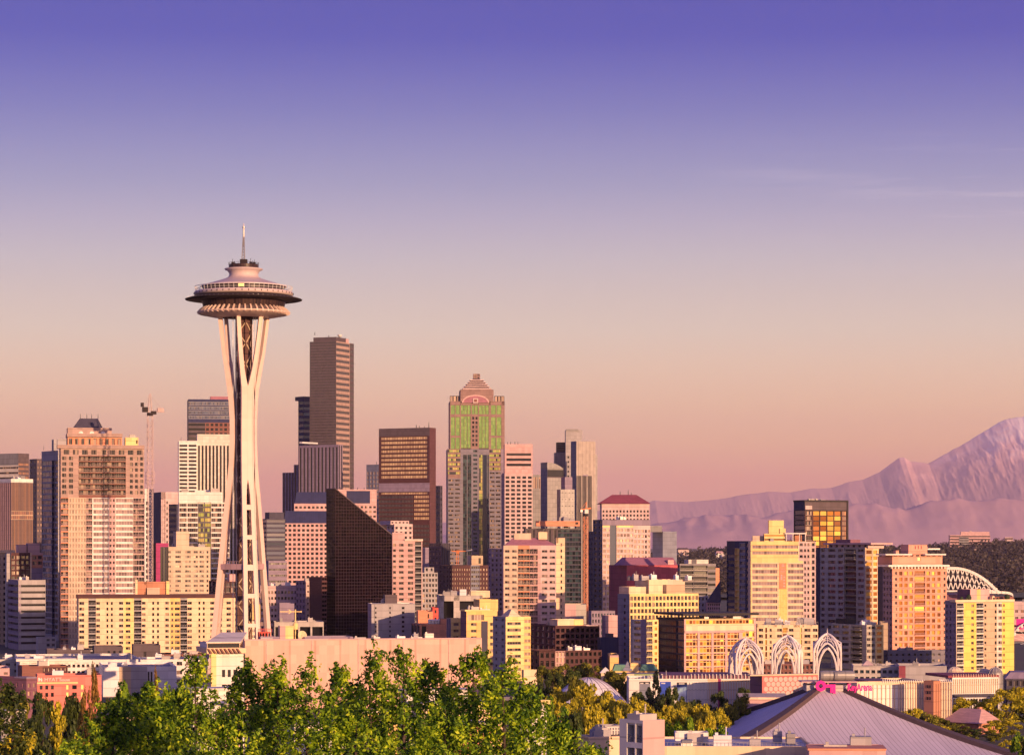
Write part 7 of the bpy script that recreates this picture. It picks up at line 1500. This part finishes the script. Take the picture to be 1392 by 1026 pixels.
# park and street trees: a few crowns per kind, copied with their own size
KINDS = {}
def kind(nm, shape, mat, leaf, nl=34, n_=4200, var=2):
    L = []
    for v in range(var):
        O_, C, S_ = lobed_crown(rng, nl, n_, leaf, shape); L.append((leaf_mesh('crown', C, S_, mat, rng, .7, O_, .55), branch_mesh(1.0, rng, .03, 12, .32, .25).mesh('trunk', M['bark'])))
    KINDS[nm] = L
kind('yellow', 'round', 'leaf_yellow', .06); kind('olive', 'round', 'leaf_olive', .06); kind('green', 'round', 'leaf_green', .06); kind('dark', 'round', 'leaf_darkgreen', .06)
kind('conifer', 'cone', 'leaf_conifer', .05, 60, 4200); kind('poplar', 'poplar', 'leaf_brown', .045, 60, 4800); kind('cone', 'cone', 'leaf_yellow', .045, 70, 5000)
MID = [
 ('olive', 742, 905, 19, 1000, 'olive tree right of the yellow annex, left end of the park trees'), ('olive', 766, 903, 18, 1030, 'olive tree under the dark brick block with the pink bay'), ('olive', 790, 901, 20, 1040, 'lightest olive park tree below the middle of the dark brick block'), ('olive', 812, 905, 17, 1020, 'olive park tree left of the pale pointed tent'), ('olive', 836, 912, 18, 960, 'brownish park tree in front of the pale pointed tent'), ('olive', 850, 914, 14, 940, 'small olive tree at the left end of the long white ribbed hall'), ('dark', 781, 910, 18, 930, 'dark park tree just behind the shell roof crown'), ('dark', 752, 914, 20, 900, 'dark tree at the left end of the shell roof'), ('olive', 786, 921, 16, 830, 'olive tree overlapping the middle of the shell roof'),
 ('yellow', 765, 935, 22, 770, 'yellow tree left of the shell roof'), ('yellow', 790, 930, 24, 760, 'yellow tree in front of the shell roof centre'), ('yellow', 818, 940, 24, 740, 'yellow tree in front of the right half of the shell roof'), ('yellow', 845, 950, 22, 730, 'yellow tree below the right end of the shell roof'), ('yellow', 868, 948, 20, 720, 'yellow tree left of the dark conifer'), ('yellow', 800, 958, 26, 640, 'yellow tree above the roof terrace of the cream walled house'), ('yellow', 832, 962, 24, 650, 'yellow tree just left of the white modern block'), ('dark', 780, 968, 22, 600, 'dark green tree left of the roof terrace'), ('green', 752, 950, 24, 640, 'green tree right of the yellow roofed house'),
 ('yellow', 748, 946, 18, 700, 'yellow tree low at the left end of the shell roof'), ('yellow', 776, 952, 20, 660, 'yellow tree between the roof terrace and the shell roof'), ('yellow', 812, 966, 18, 610, 'low yellow tree right above the roof terrace'), ('yellow', 858, 962, 16, 640, 'yellow tree peeping over the white modern block'), ('yellow', 884, 958, 18, 660, 'yellow tree below the shorter dark conifer'), ('yellow', 928, 962, 18, 690, 'yellow tree between two green trees above the white stair box'), ('yellow', 958, 970, 17, 680, 'yellow tree against the lower left edge of the arena roof'), ('olive', 990, 956, 16, 780, 'olive tree left of the low pink pavilion'),
 ('yellow', 1278, 984, 15, 800, 'small yellow tree beside the arena ridge below the stair tower'), ('olive', 1318, 998, 15, 770, 'small olive tree close to the arena ridge under the pink hipped roof'), ('yellow', 1372, 1004, 17, 742, 'small yellow tree close to the lower end of the arena ridge'),
 ('conifer', 892, 911, 17, 850, 'tall dark conifer in front of the white ribbed hall'), ('conifer', 882, 935, 18, 840, 'shorter dark conifer left of the tall dark conifer'), ('dark', 914, 932, 15, 835, 'dark tree right of the tall conifer, before the blue poster'), ('dark', 868, 940, 15, 835, 'dark tree left of the conifers'), ('dark', 905, 942, 16, 800, 'low dark tree below the blue poster'),
 ('olive', 930, 952, 15, 790, 'brownish tree right of the conifers'), ('dark', 945, 950, 18, 800, 'dark shrubby tree below the white ribs'), ('yellow', 948, 957, 20, 745, 'yellow tree below the white ribbed hall'), ('yellow', 972, 963, 20, 735, 'yellow tree at the left edge of the arena roof'), ('yellow', 912, 958, 17, 745, 'small yellow tree above the white modern block'), ('dark', 978, 938, 16, 850, 'dark tree below the leftmost arch tower'), ('dark', 1010, 934, 14, 855, 'small dark tree at the foot of the leftmost arch tower'), ('olive', 1004, 944, 19, 790, 'orange tipped tree beside the low pink pavilion'),
 ('green', 915, 975, 26, 610, 'green tree right of the white modern block'), ('green', 945, 978, 26, 600, 'middle green tree above the white stair box'), ('green', 970, 985, 22, 620, 'green tree touching the left edge of the arena roof'), ('dark', 930, 990, 24, 570, 'dark green tree behind the white stair box'),
 ('yellow', 1240, 962, 18, 815, 'yellow tree below the white ribbed hall right of the arena'), ('olive', 1262, 968, 18, 805, 'olive tree under the orange brick stair tower'), ('olive', 1284, 976, 17, 835, 'olive tree left of the pink hipped roof'), ('olive', 1306, 984, 17, 825, 'olive tree below the pink hipped roof'), ('dark', 1328, 990, 16, 815, 'dark tree in front of the brick house'), ('olive', 1352, 995, 15, 800, 'low olive tree below the chimney'),
 ('yellow', 1318, 948, 22, 855, 'yellow tree behind the pink hipped roof'), ('yellow', 1345, 950, 18, 858, 'yellow tree between the pink hipped roof and the big yellow tree'), ('yellow', 1368, 934, 30, 850, 'big yellow tree at the right edge'), ('olive', 1394, 940, 24, 865, 'olive tree cut by the right edge'), ('green', 1390, 996, 16, 640, 'green tree at the bottom right corner'), ('yellow', 1376, 976, 18, 822, 'small yellow tree right of the brick house'), ('yellow', 1350, 978, 15, 822, 'small yellow tree against the chimney'),
 ('poplar', 128, 913, 17, 560, 'tall brown and yellow poplar right of the coral pink hotel'), ('poplar', 148, 950, 14, 540, 'shorter poplar leaning against the tall brown poplar'), ('poplar', 114, 945, 14, 570, 'shorter brown poplar left of the tall poplar'), ('cone', 78, 948, 30, 420, 'large golden cone shaped tree at the lower left'), ('poplar', 212, 915, 9, 640, 'thin golden poplar before the metal sheds'), ('cone', 102, 995, 8, 400, 'tiny golden cone tree at the lower left'), ('yellow', 30, 985, 34, 330, 'golden bushy tree at the bottom left corner'), ('dark', 100, 945, 24, 600, 'dark green tree between the golden cone and the poplars'), ('dark', 56, 940, 26, 600, 'dark green tree in front of the coral pink hotel'), ('olive', 20, 945, 28, 500, 'olive tree under the purple brick house'),
 ('green', 178, 932, 36, 430, 'green tree behind the small pink house'), ('green', 232, 925, 34, 420, 'green tree left of the slim tipped tree'), ('green', 150, 960, 30, 330, 'green tree above the small pink house'), ('green', 216, 965, 40, 310, 'green tree right of the small pink house'), ('dark', 135, 985, 34, 300, 'dark green tree below the small pink house'), ('green', 262, 930, 30, 440, 'green tree behind the pale porch house')]
for i, (k, px, top, hw, Y, lab) in enumerate(MID):
    cm, tm = KINDS[k][i % len(KINDS[k])]; H = zz(top, Y) - ground_z(Y) + .2; w = 2 * hw * Y / F * 1.12
    nm = {'conifer': 'conifer', 'poplar': 'poplar_tree', 'cone': 'cypress_tree'}.get(k, 'round_tree')
    tree(nm, lab, px, top, Y, cm, tm, (w, w, H * 1.02), i * 1.7, {'conifer': 'dark conifers', 'poplar': 'brown poplars', 'cone': 'golden cone trees'}.get(k, 'park and street trees'))
# understorey shrubs hide the bare ground between the park trees
n_ = 9000; X = rng.uniform(xx(720, 900), xx(1010, 900), n_); Yp = rng.uniform(640, 1000, n_); Zp = np.array([ground_z(y) for y in Yp]) + rng.uniform(0, 1, n_) ** 1.5 * (1.5 + 3.0 * vnoise(X / 9, Yp / 9, 4))
o = bpy.data.objects.new('undergrowth', leaf_mesh('undergrowth', np.stack([X, Yp, Zp], 1), rng.uniform(.5, 1.1, n_), 'leaf_darkgreen', rng, .8)); COL.objects.link(o); tag(o, kind='stuff', label='dark shrubs and undergrowth between the park trees', cat='undergrowth')
# far wooded ridge: reads as one mass
n_ = 8200; pxr = np.concatenate([rng.uniform(858, 1025, n_ // 3), rng.uniform(1090, 1400, n_ - n_ // 3)]); Yw = rng.uniform(3000 ** .5, 5900 ** .5, n_) ** 2; Xw = (pxr - CX) / F * Yw
Zw = hz(Xw, Yw); keep = Zw > -2.5; Xw, Yw, Zw = Xw[keep], Yw[keep], Zw[keep]
hgt = 7 + 10 * rng.uniform(0, 1, len(Xw)) ** 2
con = rng.uniform(0, 1, len(Xw)) < .35
C = []; S_ = []
for j in range(11):
    u = rng.uniform(0, 1, len(Xw)); w = np.where(con, 2.6 * (1 - u), 4.2 * np.sqrt(np.maximum(0, 1 - (2 * u - 1) ** 2)) + .4); a = rng.uniform(0, 6.283, len(Xw))
    hh = np.where(con, hgt * 1.35, hgt)
    C.append(np.stack([Xw + w * np.cos(a), Yw + w * np.sin(a), Zw + u * hh], 1)); S_.append(np.where(con, 4.2 * (1.15 - u), 5.0) * rng.uniform(.6, 1.2, len(Xw)))
o = bpy.data.objects.new('woodland', leaf_mesh('woodland', np.concatenate(C), np.concatenate(S_), 'leaf_far', rng, .8)); COL.objects.link(o); tag(o, kind='stuff', label='wooded far ridge of dark trees', cat='woodland')
# houses on the ridge
hm = None
for i, (px, py, Y, lab) in enumerate(((978, 757, 5000, 'bright pale house on the ridge left of the blue glass tower'), (928, 752, 5300, 'small pink house on the ridge beside the blank blue grey block'), (990, 762, 4900, 'pink roofed house under the bright pale ridge house'), (1222, 752, 5300, 'tiny pale ridge house behind the coral pink tower'), (1330, 751, 5200, 'pale ridge house below the hospital'), (1305, 770, 4800, 'white ridge house right of the coral pink tower'), (1322, 769, 4800, 'second white ridge house, nearer the hospital slope'), (1336, 768, 4800, 'small white ridge house above the stadium truss'), (1352, 755, 5100, 'long pale roof on the ridge near the right edge'), (1368, 756, 5100, 'pale roof on the ridge at the right edge'), (1386, 812, 4500, 'pink house low on the ridge at the right edge'))):
    w = 14 + 9 * (i % 3); z0 = zz(py, Y) + 2; 
    h_ = thing('ridge_house', lab, 'house', (xx(px, Y), Y, z0), R(8 + 9 * (i % 4)), 'houses on the far ridge')
    MB().box(-w / 2, w / 2, -5, 5, -14, 5).build('wall', M[['white', 'pink', 'offwhite'][i % 3]], h_)
    MB().hexa([(-w / 2 - .6, -5.6, 5), (w / 2 + .6, -5.6, 5), (w / 2 + .6, 5.6, 5), (-w / 2 - .6, 5.6, 5)], [(-w / 2 + 2, -.2, 9), (w / 2 - 2, -.2, 9), (w / 2 - 2, .2, 9), (-w / 2 + 2, .2, 9)]).build('roof', M[['rose', 'brownpurple', 'offwhite'][i % 3]], h_)

# ------------------------------------------------------------------ evening haze round the whole place
hb = MB().box(-24100, 24100, -250, 71600, -14, 3300)
m = bpy.data.materials.new('haze_air'); m.use_nodes = True; m.node_tree.nodes.clear(); q = N(m.node_tree)
vo = q.new('ShaderNodeVolumePrincipled'); vo.inputs['Color'].default_value = (.96, .80, .96, 1); vo.inputs['Density'].default_value = 1.15e-5; vo.inputs['Anisotropy'].default_value = 0.0
ou = q.new('ShaderNodeOutputMaterial'); q.l.new(vo.outputs[0], ou.inputs['Volume'])
ho = hb.build('haze', m); tag(ho, kind='stuff'); ho.display_type = 'WIRE'
